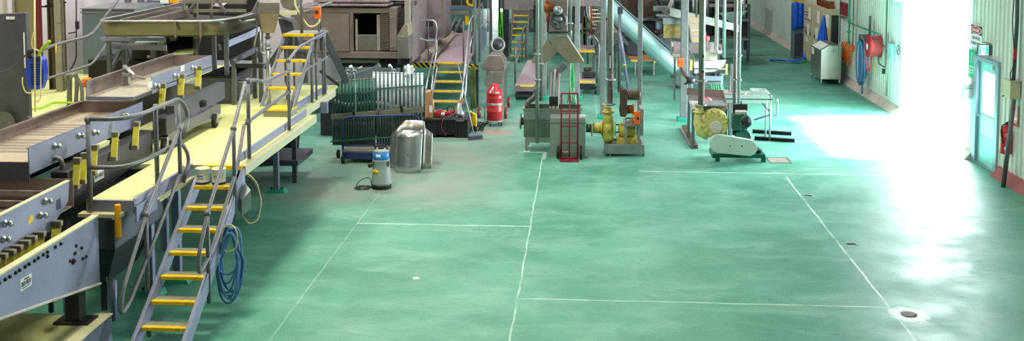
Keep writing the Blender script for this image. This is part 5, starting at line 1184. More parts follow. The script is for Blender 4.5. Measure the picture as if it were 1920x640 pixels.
# inclined chute under feeder
t = T('inclined_chute', 'narrow steel chute sloping down from the forked feeder into the tank', 'chute', (C(1043, 190).x, 22.9, .9))
p = at(1060, 120, 23.1); q = at(1037, 196, 22.75)
MB().beam(p, at(1038, 142, 23.0), .05, .16).build('upper_arm', 'galv_dark', t, bev=.01)
for dx in (-6, 0, 7): MB().beam(at(1041 + dx, 130 + abs(dx), 23.0), at(1038 + dx, 205, 22.75), .05, .10).build('side_rail', 'mauve_steel' if dx else 'galv', t, bev=.006)
MB().beam(at(1030, 190, 22.75), at(1046, 190, 22.75), .06, .2).build('outlet_box', 'darksteel', t)
# green cords
t = T('cord_bundle', 'bundle of bright green cords hanging beside the sloping chute', 'cords', (C(1073, 190).x, 23.0, 1.0)); mb = MB(); mw = MB(); rnd = random.Random(12)
for k in range(16):
    a = at(1072 + rnd.uniform(-2, 3), 119, 23.1); b = at(1073 + rnd.uniform(-10, 12), 197 - rnd.uniform(0, 8), 23.1 + rnd.uniform(-.1, .1)); m_ = at(1072 + rnd.uniform(-4, 5), 150, 23.05)
    (mb if k % 4 else mw).tube([a, m_, b], .011, 6, bend=.3)
mb.build('green_cord', 'green_cord', t); mw.build('white_cord', 'swhite', t)
# --- slurry pump ---------------------------------------------------------------
py_ = 22.1; D = lambda px, py, Y=22.1: at(px, py, Y)
t = T('slurry_pump', 'yellow slurry pump with a brown motor mounted over it on a grey skid', 'pump', (D(1173, 290).x, 22.3, 0))
MB().box(D(1135, 0).x, D(1211, 0).x, py_, py_ + .08, D(0, 290).z, D(0, 272).z).box(D(1135, 0).x, D(1211, 0).x, py_ + .62, py_ + .7, D(0, 290).z, D(0, 272).z).box(D(1135, 0).x, D(1140, 0).x, py_, py_ + .7, D(0, 290).z, D(0, 272).z).box(D(1206, 0).x, D(1211, 0).x, py_, py_ + .7, D(0, 290).z, D(0, 272).z).build('skid', 'galv', t, bev=.004)
MB().box(D(1137, 0).x, D(1210, 0).x, py_ + .05, py_ + .66, D(0, 280).z, D(0, 275).z).build('skid_plate', 'galv_dark', t)
for px in (1146, 1209):
    for dy in (.0, .64): MB().box(D(px, 0).x - .02, D(px, 0).x + .02, py_ + dy, py_ + dy + .04, 0, D(0, 289).z).build('jack_leg', 'galv_dark', t)
X_ = D(1142, 0).x; zc = D(0, 246).z
o = MB().tube([V3((X_, py_ + .2, D(0, 205).z)), V3((X_, py_ + .2, D(0, 222).z)), V3((X_, py_ + .2, D(0, 262).z)), V3((X_ + .02, py_ + .22, D(0, 272).z))], [.085, .10, .125, .07], 20).build('discharge_casing', 'ypump', t)
MB().lathe((X_ - .07, py_ + .3, zc), [(0, 0), (.2, 0), (.24, .03), (.24, .12), (.2, .15), (0, .15)], axis=(1, 0, 0), n=30).build('volute', 'ypump', t)
for zf in (199, 213): MB().lathe((X_, py_ + .2, D(0, zf).z), [(.05, -.015), (.13, -.015), (.13, .015), (.05, .015)], n=20).build('flange', 'ypump', t)
MB().tube([V3((D(1113, 0).x, py_ + .3, zc)), V3((D(1134, 0).x, py_ + .3, zc))], [.1, .12], 20).build('suction_pipe', 'ypump', t)
for px, r_ in ((1111, .17), (1130, .15), (1152, .17), (1156, .15)): MB().lathe((D(px, 0).x, py_ + .3, zc), [(.04, -.012), (r_, -.012), (r_, .012), (.04, .012)], axis=(1, 0, 0), n=24).build('flange', 'ypump', t)
MB().cyl((D(1100, 0).x, py_ + .3, zc), (D(1110, 0).x, py_ + .3, zc), .09, n=18).build('inlet_stub', 'galv_dark', t)
for z in (.08, -.08):
    MB().cyl((D(1156, 0).x, py_ + .3, zc + z), (D(1164, 0).x, py_ + .3, zc + z), .015, n=8).build('tie_bolt', 'black', t)
MB().lathe((D(1162, 0).x, py_ + .3, zc - .02), [(.05, 0), (.12, .02), (.16, .06), (.16, .32), (.14, .36), (.0, .36)], axis=(1, 0, 0), n=26).build('bearing_housing', 'ypump', t)
MB().box(D(1158, 0).x, D(1198, 0).x, py_ + .12, py_ + .5, D(0, 275).z, D(0, 262).z).build('pedestal', 'ypump', t, bev=.01)
for px in (1175, 1200): MB().box(D(px, 0).x - .025, D(px, 0).x + .025, py_ + .02, py_ + .06, D(0, 276).z, D(0, 235).z).box(D(px, 0).x - .025, D(px, 0).x + .025, py_ + .58, py_ + .62, D(0, 276).z, D(0, 235).z).build('motor_stand_leg', 'galv', t)
MB().box(D(1172, 0).x, D(1204, 0).x, py_, py_ + .64, D(0, 238).z, D(0, 233).z).build('motor_platform', 'galv', t, bev=.004)
MB().prism([D(1162, 170), D(1166, 167), D(1176, 168), D(1178, 175), D(1176, 195), D(1177, 212), D(1173, 220), D(1163, 219), D(1161, 208), D(1163, 192)], (0, .2, 0)).build('gearbox', 'motor_brown', t, bev=.012)
MB().lathe((D(1177, 0).x, py_ + .12, D(0, 180).z), [(.1, 0), (.105, .02), (.105, .26), (.09, .28), (0, .28)], axis=(1, 0, 0), n=22).build('motor', 'motor_brown', t)
MB().lathe((D(1177, 0).x, py_ + .12, D(0, 207).z), [(.09, 0), (.09, .12), (.12, .12), (.12, .15), (0, .15)], axis=(1, 0, 0), n=22).build('reducer', 'orange_dark', t)
MB().torus(D(1166, 165) + V3((0, .1, 0)), .025, .008, axis=(0, 1, 0), n=12).build('lifting_eye', 'black', t)
MB().lathe((D(1175, 0).x, py_ + .1, D(0, 229).z), [(.07, 0), (.08, .02), (.08, .2), (0, .2)], axis=(1, 0, 0), n=18).build('coupling_cover', 'galv', t)
o = MB().box(D(1190.5, 0).x, D(1201.5, 0).x, py_ - .06, py_ + .02, D(0, 232).z, D(0, 209).z).build('switch_box', 'orange', t, bev=.006)
MB().lathe(D(1195.5, 221) + V3((0, -.06, 0)), [(.025, 0), (.025, .03), (0, .03)], axis=(0, -1, 0), n=12).build('switch_knob', 'black', o)
MB().tube([D(1192, 232) + V3((0, -.03, 0)), D(1185, 236) + V3((0, -.04, 0)), D(1183, 228) + V3((0, -.04, 0)), D(1191, 200) + V3((0, -.02, 0)), D(1193, 190)], .008, 6, bend=.06).build('cable', 'orange', t)
MB().box(D(1202, 0).x, D(1210, 0).x, py_ + .1, py_ + .6, D(0, 257).z, D(0, 206).z).build('belt_guard', 'galv', t, bev=.015)
# --- yellow blower pump --------------------------------------------------------
by = 21.75; E = lambda px, py, Y=21.75: at(px, py, Y)
t = T('blower_pump', 'pale yellow centrifugal pump with ribbed casing and long belt guard', 'pump', (E(1370, 300).x, 22.0, 0))
cxx, czz = E(1343, 0).x, E(0, 234).z
o = MB().lathe((cxx, by + .1, czz), [(0, 0), (.2, 0), (.29, .03), (.31, .08), (.31, .22), (.28, .27), (0, .27)], axis=(0, 1, 0), n=44).build('casing', 'ypump_bright', t)
MB().lathe((cxx, by + .1, czz), [(.23, -.01), (.25, -.012), (.25, .01), (.23, .01)], axis=(0, 1, 0), n=40).build('casing_ring', 'ypump_bright', t)
for k in range(12):
    a_ = 2 * PI * k / 12 + .2; d_ = V3((math.cos(a_), 0, math.sin(a_)))
    MB().beam(V3((cxx, by + .08, czz)) + d_ * .15, V3((cxx, by + .08, czz)) + d_ * .28, .035, .03, up=(0, 1, 0)).build('casing_rib', 'ypump_bright', t)
    MB().cyl(V3((cxx, by + .04, czz)) + d_ * .27, V3((cxx, by + .1, czz)) + d_ * .27, .018, n=8).build('casing_bolt', 'ypump', t)
nx = E(1315, 0).x
MB().tube([V3((nx, by + .2, E(0, 201).z)), V3((nx, by + .2, E(0, 214).z)), V3((nx, by + .2, czz)), V3((nx + .07, by + .2, czz - .2)), V3((nx + .2, by + .2, czz - .27))], [.075, .085, .11, .13, .1], 20).build('discharge_neck', 'ypump_bright', t)
for zf, r_ in ((201, .11), (213, .12)): MB().lathe((nx, by + .2, E(0, zf).z), [(.05, -.014), (r_, -.014), (r_, .014), (.05, .014)], n=22).build('flange', 'ypump_bright', t)
MB().cyl((cxx + .03, by - .06, czz - .05), (cxx + .03, by + .1, czz - .05), .12, n=24).build('bearing_boss', 'curb', t)
# belt guard: rounded slab
gl, gr = E(1353, 0, 21.6), E(1409, 0, 21.6); z1, z2 = at(0, 273, 21.6).z, at(0, 278, 21.6).z; R1, R2 = .2, .165; poly = []
for k in range(17): a_ = PI / 2 + PI * k / 16; poly.append(V3((gl.x + R1 * math.cos(a_), 21.6, z1 + .02 + R1 * .95 * math.sin(a_))))
for k in range(17): a_ = -PI / 2 + PI * k / 16; poly.append(V3((gr.x + R2 * math.cos(a_), 21.6, z2 + R2 * math.sin(a_))))
o = MB().prism(poly, (0, .14, 0)).build('belt_guard', 'guard', t, bev=.008)
for px in (1368, 1391): MB().cyl(at(px, 274, 21.6) + V3((0, -.012, 0)), at(px, 274, 21.6), .012, n=8).build('bolt', 'black', o)
MB().box(E(1340, 0).x, E(1440, 0).x, by, by + .07, E(0, 297).z, E(0, 290).z).box(E(1340, 0).x, E(1440, 0).x, by + .5, by + .57, E(0, 297).z, E(0, 290).z).box(E(1340, 0).x, E(1347, 0).x, by, by + .57, E(0, 297).z, E(0, 290).z).box(E(1433, 0).x, E(1440, 0).x, by, by + .57, E(0, 297).z, E(0, 290).z).build('base_frame', 'motor_green', t)
for px in (1350, 1437):
    for dy in (0, .5): MB().box(E(px, 0).x - .045, E(px, 0).x + .045, by + dy, by + dy + .07, 0, E(0, 296).z).build('foot', 'motor_green', t)
for k in range(3): MB().box(E(1423 + 3 * k, 0).x, E(1427 + 3 * k, 0).x, by + .08, by + .5, E(0, 290).z, E(0, 284 - 0).z).build('slide_rail', 'darksteel', t)
# inlet hopper on pump
p4 = lambda px0, px1, pyy, Y0_, Y1_: [V3((at(px0, 0, Y0_).x, Y0_, at(0, pyy, Y0_).z)), V3((at(px1, 0, Y0_).x, Y0_, at(0, pyy, Y0_).z)), V3((at(px1, 0, Y1_).x, Y1_, at(0, pyy, Y0_).z)), V3((at(px0, 0, Y1_).x, Y1_, at(0, pyy, Y0_).z))]
MB().hexa(p4(1328, 1352, 226, 22.1, 22.4) + p4(1321, 1366, 203, 21.95, 22.55)).build('inlet_hopper', 'skirt', t); MB().box(E(1320, 0).x, E(1367, 0).x, 21.93, 22.57, E(0, 203.5).z, E(0, 201).z).build('hopper_rim', 'galv', t)
# motor
MB().lathe((E(1404, 0).x, by + .1, E(0, 231).z), [(0, 0), (.1, 0), (.13, .02), (.13, .3), (.1, .34), (0, .34)], axis=(0, 1, 0), n=28).build('motor', 'motor_green', t)
MB().lathe((E(1404, 0).x, by + .095, E(0, 231).z), [(0, -.02), (.04, -.02), (.05, 0), (.1, 0), (.1, .01)], axis=(0, 1, 0), n=20).build('fan_cover', 'black', t)
mb = MB()
for k in range(20): a_ = 2 * PI * k / 20; mb.box(-.0, .0, 0, 0, 0, 0) if 0 else mb.beam((E(1404, 0).x + .125 * math.cos(a_), by + .16, E(0, 231).z + .125 * math.sin(a_)), (E(1404, 0).x + .14 * math.cos(a_), by + .16, E(0, 231).z + .14 * math.sin(a_)), .01, .01)
mb.bm.free() if 0 else mb.build('cooling_fins', 'motor_green', t)
MB().box(E(1380, 0).x, E(1396, 0).x, by + .15, by + .4, E(0, 248).z, E(0, 218).z).build('motor_mount', 'motor_green', t, bev=.01)
MB().lathe((E(1401, 0).x, by + .2, E(0, 262).z), [(0, 0), (.14, 0), (.17, .02), (.17, .1), (0, .1)], axis=(0, 1, 0), n=28).build('pulley', 'motor_green', t)
MB().box(E(1383, 0).x, E(1411, 0).x, by + .42, by + .5, E(0, 262).z, E(0, 203).z).build('mounting_plate', 'motor_black', t, bev=.004)
MB().box(E(1386, 0).x, E(1408, 0).x, by + .2, by + .4, E(0, 219).z, E(0, 213).z).build('top_cover', 'curb', t, bev=.01)
MB().tube([E(1396, 203) + V3((0, .45, 0)), E(1396, 196) + V3((0, .45, 0))], .015, 8).build('eye_bolt', 'black', t)
# --- floor rails -------------------------------------------------------------
def floorbar(p, q, lab, m='darksteel', w=.1, h=.07):
    t = T('floor_rail', lab, 'steel rail', ((p.x + q.x) / 2, (p.y + q.y) / 2, 0), 'steel rails on the floor'); d = (q - p).normalized(); z = V3((0, 0, 1))
    MB().beam(p + z * .008, q + z * .008, w, .016).build('lower_flange', m, t); MB().beam(p + z * h / 2, q + z * h / 2, .02, h - .01).build('web', m, t); MB().beam(p + z * h, q + z * h, w, .014).build('upper_flange', m, t)
floorbar(gnd(1411, 249), gnd(1484, 254), 'dark steel rail on the bright floor, farther of the two behind the blower pump', 'rubber'); floorbar(gnd(1415, 262), gnd(1490, 267), 'dark steel rail on the bright floor, nearer of the two behind the blower pump', 'rubber')
floorbar(gnd(1283, 240), gnd(1304, 279), 'long dark steel channel lying on the floor left of the blower pump', 'motor_brown', .12, .06); floorbar(gnd(1277, 243), gnd(1296, 277), 'light grey steel channel beside the dark one left of the blower pump', 'galv', .08, .04)
# ================================================================== LEFT BACKGROUND
# steel cabinet at the edge
t = T('steel_cabinet', 'tall dull grey steel cabinet at the left picture edge, behind the slotted tray', 'cabinet', (-8.9, 15.6, DZ))
a = at(48, 24, 15.3); MB().prism([V3((-10.6, 15.3, DZ)), V3((a.x, 15.3, DZ)), V3((a.x, 15.3, a.z)), V3((-10.6, 15.3, a.z - .12))], (0, .1, 0)).build('body', 'gpaint_dark', t, bev=.01)
b = at(11, 34, 15.28); MB().box(b.x, b.x + .13, 15.285, 15.3, b.z - .02, b.z + .02).build('name_plate', 'paper', t)
b = at(43, 61, 15.28); c = at(47, 128, 15.28); MB().box(b.x, c.x, 15.285, 15.3, c.z, b.z).build('edge_strip', 'paper', t)
MB().beam(at(0, 247, 15.2), at(58, 220, 15.2), .09, .09).build('base_rail', 'gpaint_dark', t, bev=.01)
MB().lathe(at(12, 228, 15.25), [(0, 0), (.12, .0), (.16, .05), (.16, .05)], axis=(0, -1, 0), n=20).build('dome', 'galv_dark', t)
# blue hose reel with cream cord
Y = 15.0; a = at(64, 139, Y)
t = T('hose_reel', 'blue slotted plastic reel hanging from the pipe with a cream cord, by the grey cabinet', 'reel', (a.x, Y, a.z - .25))
A = lambda px, py, Y=15.0: at(px, py, Y)
MB().prism([A(50, 112), A(55, 107), A(74, 107), A(79, 112), A(81, 135), A(79, 155), A(75, 168), A(58, 170), A(50, 160), A(47, 140)], (0, .16, 0)).build('case', 'blue_plastic', t, bev=.02)
for r_ in range(9): MB().box(A(53, 0).x, A(77, 0).x, Y - .006, Y, A(0, 122 + r_ * 4.6).z, A(0, 120.6 + r_ * 4.6).z).build('vent_slot', 'void', t)
MB().box(A(56, 0).x, A(73, 0).x, Y - .01, Y, A(0, 115.5).z, A(0, 111.5).z).build('name_plate', 'sblack', t)
MB().tube([A(56, 108), A(52, 98), A(66, 94), A(76, 100), A(73, 108)], .035, 10, bend=.08).build('hanger', 'darksteel', t)
t = T('hanging_cord', 'cream cord running down over the blue reel and looping below it', 'cord', A(65, 210))
MB().tube([A(65, -20, 14.9), A(65, 95, 14.9), A(66, 210, 14.9)], .012, 8).build('cord', 'cream', t)
MB().tube([A(64, 60, 14.9), A(59, 75, 14.9), A(61, 92, 14.9), A(72, 94, 14.9), A(77, 105, 14.9), A(76, 185, 14.9), A(70, 193, 14.9), A(66, 186, 14.9)], .009, 8, bend=.12).build('loop', 'cream', t)
MB().tube([A(42, 145, 14.9), A(42, 160, 14.9), A(48, 174, 14.9), A(58, 175, 14.9), A(64, 168, 14.9)], .009, 8, bend=.1).build('loop', 'cream', t)
MB().tube([A(75, 98, 14.9), A(82, 88, 14.9), A(92, 82, 14.9), A(94, 76, 14.9), A(80, 88, 14.9), A(72, 105, 14.9)], .02, 8, bend=.08).build('lime_strap', 'lime', t)
t = T('air_hose', 'grey cable drooping in front of the grey steel cabinet', 'cable', A(20, 135)); MB().tube([A(-10, 136, 15.1), A(15, 134, 15.1), A(40, 112, 15.1), A(54, 97, 15.1)], .013, 8, bend=.4).build('hose', 'gpaint_dark', t)
t = T('air_hose', 'lime green hose lying along the walkway behind the slotted tray', 'hose', gnd(90, 198, DZ))
MB().tube([at(52, 203, 16.2), at(62, 205, 16.2), at(78, 203, 16.4), at(100, 192, 17), at(125, 192, 17), at(150, 195, 17)], .02, 8, bend=.3).build('hose', 'lime', t)
# columns and pipes near the wall
def col(px, y0, y1, Y, w, m, name, lab, cat, round_=True, parts=None):
    a = at(px, y0, Y); zb = DZ if Y < 24 and px < 450 else 0.0
    b = at(px, y1, Y); zb = DZ; a.z = 8.99
    t = T(name, lab, cat, (a.x, Y, zb))
    if round_: MB().cyl((b.x, Y, zb), (b.x, Y, a.z), w, n=14).build('shaft', m, t)
    else: MB().box(b.x - w, b.x + w, Y, Y + .012, zb, a.z).box(b.x - w, b.x + w, Y + w * 2, Y + w * 2 + .012, zb, a.z).box(b.x - .01, b.x + .01, Y, Y + w * 2, zb, a.z).build('shaft', m, t)
    return t, b
t, b = col(112.5, -60, 196, 19.3, .06, 'column', 'building_column', 'olive grey steel column rising behind the blue reel, thickest of the uprights', 'column', False)
MB().box(b.x + .03, b.x + .12, 19.2, 19.25, 3.0, 3.02).build('bracket', 'galv_dark', t)
for px, w_, m, y1, lab in ((96.5, .03, 'darksteel', 190, 'dark vertical pipe just left of the steel column'), (102.5, .035, 'motor_brown', 185, 'brown vertical pipe touching the left of the steel column'), (123.5, .032, 'gpaint_dark', 168, 'grey blue vertical pipe just right of the steel column')):
    t, b = col(px, -60, y1, 19.6, w_, m, 'service_pipe', lab, 'pipe')
    MB().beam((b.x - .1, 19.55, 3.0 + px * .003), (b.x + .08, 19.55, 3.0 + px * .003), .02, .03).build('pipe_clamp', 'black', t)
t, b = col(75, -60, 93, 19.9, .055, 'maroon', 'red_pipe', 'dark red painted upright pipe behind the cream cord', 'pipe')
t = T('olive_panel', 'olive green panel high on the left above the grey cabinet', 'panel', at(35, 30, 19.8)); a = at(-10, -40, 19.9); b = at(66, 180, 19.9); MB().box(-11.1, b.x, 20.0, 20.06, DZ, a.z).build('panel', 'wall_olive', t)  # olive tone carried by one flat board
c = at(27, 25, 19.95); MB().beam(c + V3((0, 0, .8)), c, .04, .04).build('strut', 'galv', t)
t = T('air_line', 'thin dark air line with a small valve on the white wall', 'pipe', at(143, 115, 20.3))
mb = MB(); mb.tube([at(143, -30, 20.3), at(143, 112, 20.3), at(129, 136, 20.2), at(122, 150, 20.2)], .014, 8, bend=.1).build('pipe', 'darksteel', t)
MB().box(at(141, 0, 20.3).x, at(146, 0, 20.3).x, 20.26, 20.34, at(0, 55, 20.3).z, at(0, 40, 20.3).z).build('valve', 'black', t, bev=.01); MB().cyl(at(128, 63, 20.3), at(143, 60, 20.3), .012, n=8).build('branch', 'darksteel', t)
# handrail rising right
t = T('handrail', 'long grey handrail bending up to the right past the steel column', 'handrail', at(140, 90, 18.4))
MB().tube([at(62, 104, 18.0), at(85, 91, 18.0), at(110, 82, 18.2), at(170, 67, 18.8), at(185, 48, 19.0), at(226, -8, 19.3)], .028, 10, bend=.2).build('top_rail', 'rail', t)
MB().tube([at(78, 150, 18.0), at(108, 142, 18.2), at(172, 121, 18.8), at(182, 108, 19.0), at(206, 74, 19.2)], .024, 10, bend=.2).build('mid_rail', 'rail', t)
MB().cyl(at(105, 84, 18.1), at(105, 100, 18.1), .012, n=8).build('yellow_tag', 'yellow', t)
t = T('hoop_rail', 'pair of bent grey tube hoops standing on the walkway behind the slotted tray', 'railing', gnd(138, 200, DZ))
for dx in (0, 12): MB().tube([at(129 + dx * .2, 200, 17.2), at(129 + dx * .2, 147, 17.2), at(122 + dx, 142, 17.0), at(138 + dx * .4, 138, 17.1), at(154 - dx * .8, 160, 17.2), at(154 - dx, 195, 17.2)], .032, 10, bend=.15).build('hoop', 'rail', t)
# blue grey tank
t = T('storage_tank', 'large blue grey sheet steel tank standing against the white wall', 'tank', at(195, 140, 21.6)); t.location.z = DZ
a = at(153, 17, 21.6); b = at(212, 150, 21.6)
MB().box(a.x, b.x + .5, 21.6, 23.2, DZ, a.z).build('body', 'tank_blue', t, bev=.01); MB().box(a.x - .02, b.x + .5, 21.57, 21.6, a.z - .08, a.z - .05).box(a.x - .02, b.x + .5, 21.55, 23.2, a.z, a.z + .02).build('rim', 'galv', t)
t = T('machine_guard', 'dark boxes and a yellow motor under the blue grey tank', 'machine', at(180, 150, 20.0)); t.location.z = DZ
a = at(155, 112, 20.2); b = at(205, 160, 20.2); MB().box(a.x + .1, b.x + 1.0, 20.2, 21.2, DZ, a.z).build('housing', 'motor_black', t, bev=.02)
a = at(156, 146, 20.0); b = at(170, 163, 20.0); MB().box(a.x, b.x, 19.9, 20.1, b.z, a.z).build('motor', 'yellow_post', t, bev=.03); MB().lathe(at(163, 154, 19.9), [(.06, 0), (.06, .05), (0, .05)], axis=(0, -1, 0), n=16).build('motor_face', 'orange', t)
# vibrating pan conveyor with curved corner
ZT = 3.24
t = T('curved_trough', 'wide polished steel trough conveyor with rounded corner crossing high at left', 'conveyor', (-6.9, 18.6, ZT - .3))
pz = lambda px, py: gnd(px, py, ZT)
out = fillet([pz(345, 4), pz(262, 22), pz(187, 37.5), pz(196, 39.5), pz(300, 39.5), pz(400, 40), pz(446, 34), pz(478, 25), pz(520, 12)], .35, 6)
def strip(pts, h0, h1, off0, name, m, solid=.012):
    mb = MB(); n = len(pts) - 1; cen = pz(400, 15)
    def fn(u, v):
        k = min(n - 1, int(u * n)); p = pts[k].lerp(pts[k + 1], u * n - k)
        d = (cen - p); d.z = 0; d.normalize(); c = (1 - math.cos(v * PI / 2)) if off0 else 0
        return V3((p.x, p.y, ZT + h0 + (h1 - h0) * v)) + d * (off0 * c)
    mb.grid(fn, n * 2, 8); return mb.build(name, m, t, solid=solid)
strip(out, 0, -.27, .12, 'outer_wall', 'polished')
mb = MB(); [0]; mb.tube([p + V3((0, 0, .0)) for p in out], .016, 8).build('rim', 'bright_steel', t)
inn = [pz(352, 8), pz(300, 18), pz(222, 34), pz(236, 36.5), pz(400, 35.5), pz(440, 30), pz(466, 22), pz(505, 10)]
inn = fillet(inn, .3, 5)
strip(inn, -.03, -.2, .0, 'inner_wall', 'stainless'); MB().tube([p + V3((0, 0, -.03)) for p in inn], .012, 8).build('inner_rim', 'mauve_steel', t)
inn2 = fillet([pz(356, 12), pz(330, 17), pz(258, 34), pz(300, 35), pz(380, 35)], .2, 5); strip(inn2, -.04, -.2, 0, 'divider', 'mauve_steel'); 
ct = pz(400, 12); fl = [p + V3((0, 0, -.24)) + (V3((ct.x, ct.y, 0)) - V3((p.x, p.y, 0))).normalized() * .1 for p in out]
MB().prism(fl, (0, 0, -.02)).build('floor_pan', 'darksteel', t)
for px in (329, 376): a = pz(px, 40); MB().box(a.x - .015, a.x + .015, a.y - .03, a.y + .0, ZT - .27, ZT - .0).build('joint_strap', 'stainless_warm', t)
MB().tube([at(421, 50, 18.2), at(460, 40, 18.2), at(482, 36, 18.2), at(482, 60, 18.2), at(476, 90, 18.2)], .014, 8, bend=.05).build('side_rod', 'bright_steel', t)
for px, y1, Y in ((202, 150, 18.6), (231, 135, 18.9), (423, 196, 18.3), (400, 196, 19.2), (313, 103, 19)):
    a = at(px, 68, Y); zb = DZ if y1 > 150 else DZ; MB().box(a.x - .035, a.x + .035, Y, Y + .07, zb, ZT - .28).build('leg', 'gpaint' if px > 390 else 'galv_dark', t)
MB().box(at(423, 0, 18.3).x - .1, at(423, 0, 18.3).x + .1, 18.25, 18.45, DZ, DZ + .012).build('foot_plate', 'gpaint', t)
MB().beam(at(412, 88, 18.3), at(486, 56, 19.2), .06, .12).beam(at(190, 73, 18.6), at(320, 74, 18.6), .06, .06).beam(at(212, 86, 18.8), at(312, 90, 18.8), .06, .1).build('support_beam', 'gpaint', t)
for px, m in ((328, 'galv_dark'), (372, 'stainless')):
    MB().prism([at(px - 10, 70, 18.4), at(px + 5, 66, 18.4), at(px - 2, 96, 18.4), at(px - 11, 100, 18.4)], (0, .05, 0)).build('hanger_plate', m, t)
# drop box between trough and upper tray, with polished chute
t = T('drop_chute', 'dark sheet steel drop chute under the trough feeding the upper tray', 'chute', at(345, 100, 18.0))
P = [at(318, 68, 18.6), at(362, 68, 18.6), at(362, 95, 17.9), at(318, 104, 17.9)]
MB().sheet(P, .01).build('back_plate', 'darksteel', t); MB().prism([at(362, 66, 18.6), at(372, 68, 18.0), at(370, 104, 17.5), at(362, 98, 17.9)], (.02, 0, 0)).build('side_plate', 'stainless', t)
MB().sheet([at(319, 103, 17.5), at(362, 101, 17.5), at(366, 90, 18.0), at(332, 94, 18.0)], .01).build('outlet_plate', 'deck', t)
MB().sheet([at(310, 66, 18.7), at(322, 66, 18.7), at(322, 104, 18.0), at(316, 104, 18.0)], .01).build('side_plate', 'galv_dark', t)
# crossing frames, perforated chutes and pans in the gap
t = T('screening_frame', 'dark steel machine frame with perforated shelf beneath the curved trough', 'machine frame', at(265, 120, 19.8)); t.location.z = DZ
for px in (232, 286, 312): a = at(px, 80, 19.8); MB().box(a.x - .05, a.x + .05, 19.8, 19.9, DZ, a.z).build('upright', 'gpaint_dark', t)
MB().box(at(205, 0, 19.8).x, at(320, 0, 19.8).x, 19.8, 20.6, at(0, 80, 19.8).z, at(0, 77, 19.8).z).build('shelf', 'galv_dark', t)
MB().sheet([at(252, 80, 19.7), at(312, 78, 19.7), at(302, 66, 20.4), at(285, 68, 20.4)], .02).build('screen_plate', 'perforated', t)
MB().box(at(232, 0, 20).x, at(308, 0, 20).x, 20.3, 21.2, DZ, at(0, 92, 20).z).build('housing', 'darksteel', t, bev=.01); MB().box(at(232, 0, 20).x, at(305, 0, 20).x, 19.9, 20.4, at(0, 93, 20).z, at(0, 90, 20).z).build('cover', 'mauve_steel', t)
a = at(264, 107, 20); MB().box(a.x, a.x + .07, 20.28, 20.3, a.z - .05, a.z).build('paper_tag', 'paper', t)
MB().beam(at(222, 150, 19.6), at(242, 110, 19.6), .05, .05).beam(at(204, 138, 19.6), at(226, 96, 19.9), .06, .06).build('brace', 'galv_dark', t)
t = T('tote_bin', 'long black open tote bin standing behind the wheeled cart', 'bin', at(400, 175, 18.2)); t.location.z = DZ
a = at(378, 133, 18.2); b = at(437, 190, 18.2); x0, x1, z0, z1 = a.x, b.x, DZ, a.z - .1
MB().box(x0, x1, 18.2, 18.22, z0, z1).box(x0, x1, 19.3, 19.32, z0, z1).box(x0, x0 + .02, 18.2, 19.3, z0, z1).box(x1 - .02, x1, 18.2, 19.3, z0, z1).box(x0, x1, 18.2, 19.3, z0, z0 + .02).build('shell', 'gpaint_dark', t)
MB().tube([V3((x0, 18.2, z1)), V3((x1, 18.2, z1)), V3((x1, 19.3, z1)), V3((x0, 19.3, z1))], .025, 8, closed=True).build('rim', 'black', t)
a = at(440, 132, 18.6); b = at(464, 166, 18.6); cx = (a.x + b.x) / 2; r_ = (b.x - a.x) / 2
t = T('bucket', 'pale grey bucket standing on the walkway under the steel frame', 'bucket', (cx, 18.6, DZ)); h_ = .34
MB().lathe((cx, 18.6, DZ), [(0, 0), (r_ * .8, 0), (r_, h_), (r_ + .02, h_), (r_ + .02, h_ + .02), (r_ * .95, h_ + .02), (r_ * .78, .02), (0, .02)], n=24).build('pail', 'vacgrey', t); MB().torus((cx, 18.6, DZ + h_ - .02), r_ + .02, .006, axis=(0, .5, 1), n=20).build('handle', 'black', t)
t = T('support_stand', 'grey welded frame around the pale bucket on the walkway', 'stand', at(450, 190, 18.2)); t.location.z = DZ
MB().beam(at(434, 116, 18.1), at(481, 92, 18.9), .06, .09).build('top_beam', 'gpaint_dark', t)
for px, Y, yt in ((437, 18.1, 116), (476, 18.8, 94), (487, 18.4, 60)): a = at(px, yt, Y); MB().box(a.x - .035, a.x + .035, Y, Y + .07, DZ, a.z).build('upright', 'galv_dark', t)
MB().box(at(437, 0, 18.1).x, at(437, 0, 18.1).x + .5, 18.12, 18.17, at(0, 128, 18.1).z, at(0, 120, 18.1).z).build('cross_bar', 'darksteel', t)
MB().tube([at(463, 175, 18.3), at(472, 128, 18.3), at(480, 121, 18.3), at(498, 121, 18.3)], .025, 10, bend=.1).build('hand_grip', 'rail', t)
MB().tube([at(489, 55, 18.2), at(489, 96, 18.2), at(494, 102, 18.2), at(505, 102, 18.2), at(510, 95, 18.2)], .02, 8, bend=.06).build('pipe_loop', 'bright_steel', t)
# hopper on polished pipe
t = T('feed_hopper', 'tapered steel hopper on a polished pipe left of the small platform steps', 'hopper', at(502, 200, 18.0)); t.location.z = DZ
Q = lambda l, r, py, Y0, Y1: [V3((at(l, 0, Y0).x, Y0, at(0, py, Y0).z)), V3((at(r, 0, Y0).x, Y0, at(0, py, Y0).z)), V3((at(r, 0, Y1).x, Y1, at(0, py, Y0).z)), V3((at(l, 0, Y1).x, Y1, at(0, py, Y0).z))]
MB().hexa(Q(491, 514, 62, 17.95, 18.3) + Q(484, 524, 25, 17.8, 18.5)).build('lower_cone', 'stainless_warm', t, bev=.01)
MB().hexa(Q(484, 524, 25, 17.8, 18.5) + Q(486, 524, 4, 17.8, 18.5)).build('upper_box', 'stainless', t, bev=.01)
MB().hexa(Q(472, 486, 25, 18.0, 18.5) + Q(483, 487, 3, 18.0, 18.5)).build('side_chute', 'galv_dark', t)
a = at(502, 62, 18.1); MB().cyl((a.x, 18.1, DZ), (a.x, 18.1, a.z), .035, n=16).build('pipe', 'bright_steel', t)
